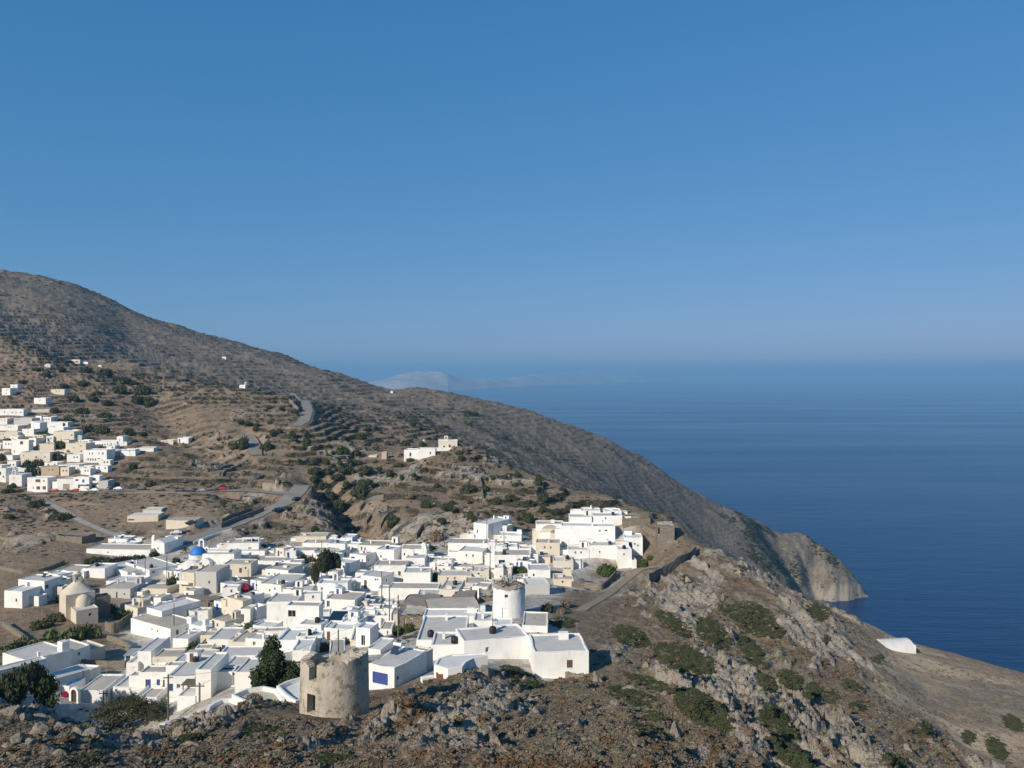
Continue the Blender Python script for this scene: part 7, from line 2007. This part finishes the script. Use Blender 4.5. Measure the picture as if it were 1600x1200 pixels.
# what the camera can see of each grid vertex (to spend plants only there)
Vm = 583 - F * HGT / YY; i0 = np.searchsorted(ROW, 36); mn = np.minimum.accumulate(Vm[i0:], axis=0); VIS = np.zeros(HGT.shape, bool); VIS[i0:] = Vm[i0:] <= mn + 14
VIS &= (np.abs(TT) < .70)
def candidates(mask, n):
    w = (mask * VIS).ravel(); w = w / w.sum(); return rs_.choice(len(w), n, p=w)
def scatter_grid(name, label, cat, mask, n, size, srcs, seed, flat=.7, sink=.1, grow=.0):
    k = candidates(mask, n); x = X.ravel()[k]; y = YY.ravel()[k]; z = HGT.ravel()[k] + CAM_Z
    sp = np.interp(y, ROW[1:], np.diff(ROW)); x = x + (rs_.rand(n) - .5) * sp * 1.2; y = y + (rs_.rand(n) - .5) * sp
    z = gsample(HGT, x, y) + CAM_Z
    s = size * (.5 + rs_.rand(n) ** 2 * 1.2) * (1 + grow * np.maximum(0, y - 150) / 100)
    S_ = np.stack([s, s * (.8 + .4 * rs_.rand(n)), s * flat * (.7 + .6 * rs_.rand(n))], 1)
    return scatter(name, label, cat, np.stack([x, y, z - sink * s], 1), S_, srcs, seed)
def lowbush(mt, n, leaf, sd): return crown_mesh('low_' + mt, lobes_bush(sd, 4, .7), n, leaf, M[mt], sd, core=.72)
LB = {k: [lowbush(k, 130, .16, s) for s in (1, 2)] for k in ('dry_brown', 'dry_rust', 'dry_grey', 'leaf_dark', 'leaf_olive')}
clump = sstep(-.15, .3, fbm(X / 5, Yw / 5, 3, 400))
bare = (1 - ROADM) * (1 - np.clip(HOUSE * 1.2, 0, 1))
nearz = crag * bare
hasnear = nearz * (.25 + clump) * (1 - .75 * OUT * sstep(48, 54, YY)) * sstep(40, 44, YY)
scatter_grid('dry_scrub', 'low dry brown cushions of thyme and scrub covering the rocky foreground', 'scrub', hasnear, 7500, .50, LB['dry_brown'], 1)
scatter_grid('rusty_scrub', 'low rust coloured dry cushions scattered on the rocky foreground', 'scrub', hasnear * sstep(0, .25, fbm(X / 9, Yw / 9, 3, 410)), 1500, .55, LB['dry_rust'], 2)
scatter_grid('grey_scrub', 'low grey green cushions scattered on the slopes', 'scrub', hasnear * sstep(-.1, .25, fbm(X / 7, Yw / 7, 3, 420)), 3500, .48, LB['dry_grey'], 3)
farm = sstep(240, 300, YY) * bare * (1 - .6 * SOILA) 
scatter_grid('hillside_scrub', 'dark evergreen shrubs dotted over the far hillsides', 'scrub', farm * (.06 + sstep(.0, .4, fbm(X / 45, Yw / 45, 4, 430))) * (1 + 1.2 * RISER), 9000, .75, LB['leaf_dark'], 4, .6, .1, .13)
scatter_grid('hillside_dry_scrub', 'brown grey dry shrubs dotted over the far hillsides', 'scrub', farm * (.3 + clump), 12000, .55, LB['dry_grey'] + LB['dry_brown'], 5, .55, .1, .10)
scatter_grid('headland_scrub', 'dark scrub patches on the top and flank of the sea headland', 'scrub', sstep(1120, 1180, UU) * sstep(1000, 1050, YY) * sstep(-310, -290, BASE) * sstep(-.05, .25, fbm(X / 28, Yw / 28, 3, 470)), 2200, 2.6, LB['leaf_dark'], 12, .5, .1)
scatter_grid('riser_scrub', 'dark shrubs growing along the terrace edges', 'scrub', farm * RISER * sstep(-.2, .2, fbm(X / 20, Yw / 20, 3, 440)), 5000, .6, LB['leaf_dark'] + LB['leaf_olive'], 6, .7, .05, .12)
scatter_grid('loose_stones', 'loose pale stones and rubble lying on the slopes', 'stones', (nearz * (.2 + OUT * .6 + SCREE * 2)) * sstep(40, 44, YY), 9000, .15, SROCK, 7, .75, -.1)
scatter_grid('hillside_stones', 'pale rocks breaking through the far hillsides', 'stones', farm * (.15 + RISER + sstep(.1, .4, fbm(X / 30, Yw / 30, 3, 450))), 3000, .40, SROCK, 8, .7, 0, .10)
scatter_grid('field_tufts', 'dry straw tufts and small stones on the tan field at the right', 'scrub', field * bare * (.3 + clump), 2600, .32, LB['dry_brown'] + LB['dry_grey'], 13, .5)
scatter_grid('village_weeds', 'dry weeds and small shrubs between the village houses', 'scrub', VIL * bare * sstep(0, .3, fbm(X / 9, Yw / 9, 3, 460)), 900, .5, LB['dry_grey'] + LB['leaf_olive'], 9)
# dense evergreen mats on the right-hand slope, traced where they lie
EL = []
for (x, y, w, h, a) in [(340,540,250,120,20),(610,460,270,90,35),(680,680,400,170,20),(860,520,260,150,45),(1120,430,320,190,30),(1100,640,260,110,50),(460,830,340,60,18),(360,920,330,90,18),(800,1000,420,170,35),(500,1045,170,45,10),
                        (1330,810,150,90,40),(1480,880,100,100,55),(1200,830,150,80,40),(1250,1060,220,110,50),(690,180,60,60,0),(1040,110,80,36,10),(440,1140,260,60,15),(1500,390,150,80,35),(960,380,180,70,35)]:
    EL.append((900 + x / 4, 860 + y / 4, w / 4, h / 4, a))
for (x, y, w, h, a) in [(330,225,140,80,30),(60,350,100,80,0),(140,640,150,90,30),(280,720,90,110,50),(560,820,80,90,0),(390,760,90,90,40),(970,960,80,90,40),(370,400,60,40,0),(60,950,260,120,40),(150,1120,360,110,35),
                        (1530,920,150,80,35),(1430,1080,160,90,50),(680,520,50,80,50),(800,1160,150,60,20),(520,690,130,70,20),(1250,1010,70,90,40)]:
    EL.append((1200 + x / 4, 900 + y / 4, w / 4, h / 4, a))
EL += [(810, 1057, 62, 22, 25), (520, 1190, 60, 12, 0), (300, 1158, 40, 14, 0), (410, 1145, 70, 20, 0), (130, 1192, 70, 14, 0), (880, 973, 45, 18, 0)]
pts = []; sz = []
for (u, v, w, h, a) in EL:
    n = int(max(14, w * h / 9)); ca, sa = math.cos(rad(a)), math.sin(rad(a))
    for _ in range(n):
        r = math.sqrt(VR.random()); th = VR.uniform(0, TAU); p = .5 * w * r * math.cos(th); q = .5 * h * r * math.sin(th) * 1.0
        x, y, z = ghit(u + p * ca - q * sa, v + p * sa + q * ca, 42)
        pts.append((x, y, z + CAM_Z - .05)); s = VR.uniform(.5, .95) * (1.1 - .4 * r); sz.append((s, s, s * VR.uniform(.55, .8)))
scatter('evergreen_mats', 'dense dark evergreen mats of lentisk on the rocky slope at the right', 'scrub', pts, sz, LB['leaf_dark'] + LB['leaf_olive'], 10)
for o, h in FILL: pend(o, 'small %s %s' % ({'w': 'white', 'c': 'cream'}[h.wall], 'hamlet house' if h.frame == 'R' else 'infill house'), h.uc, (h.vb + h.vt) / 2)
resolve()
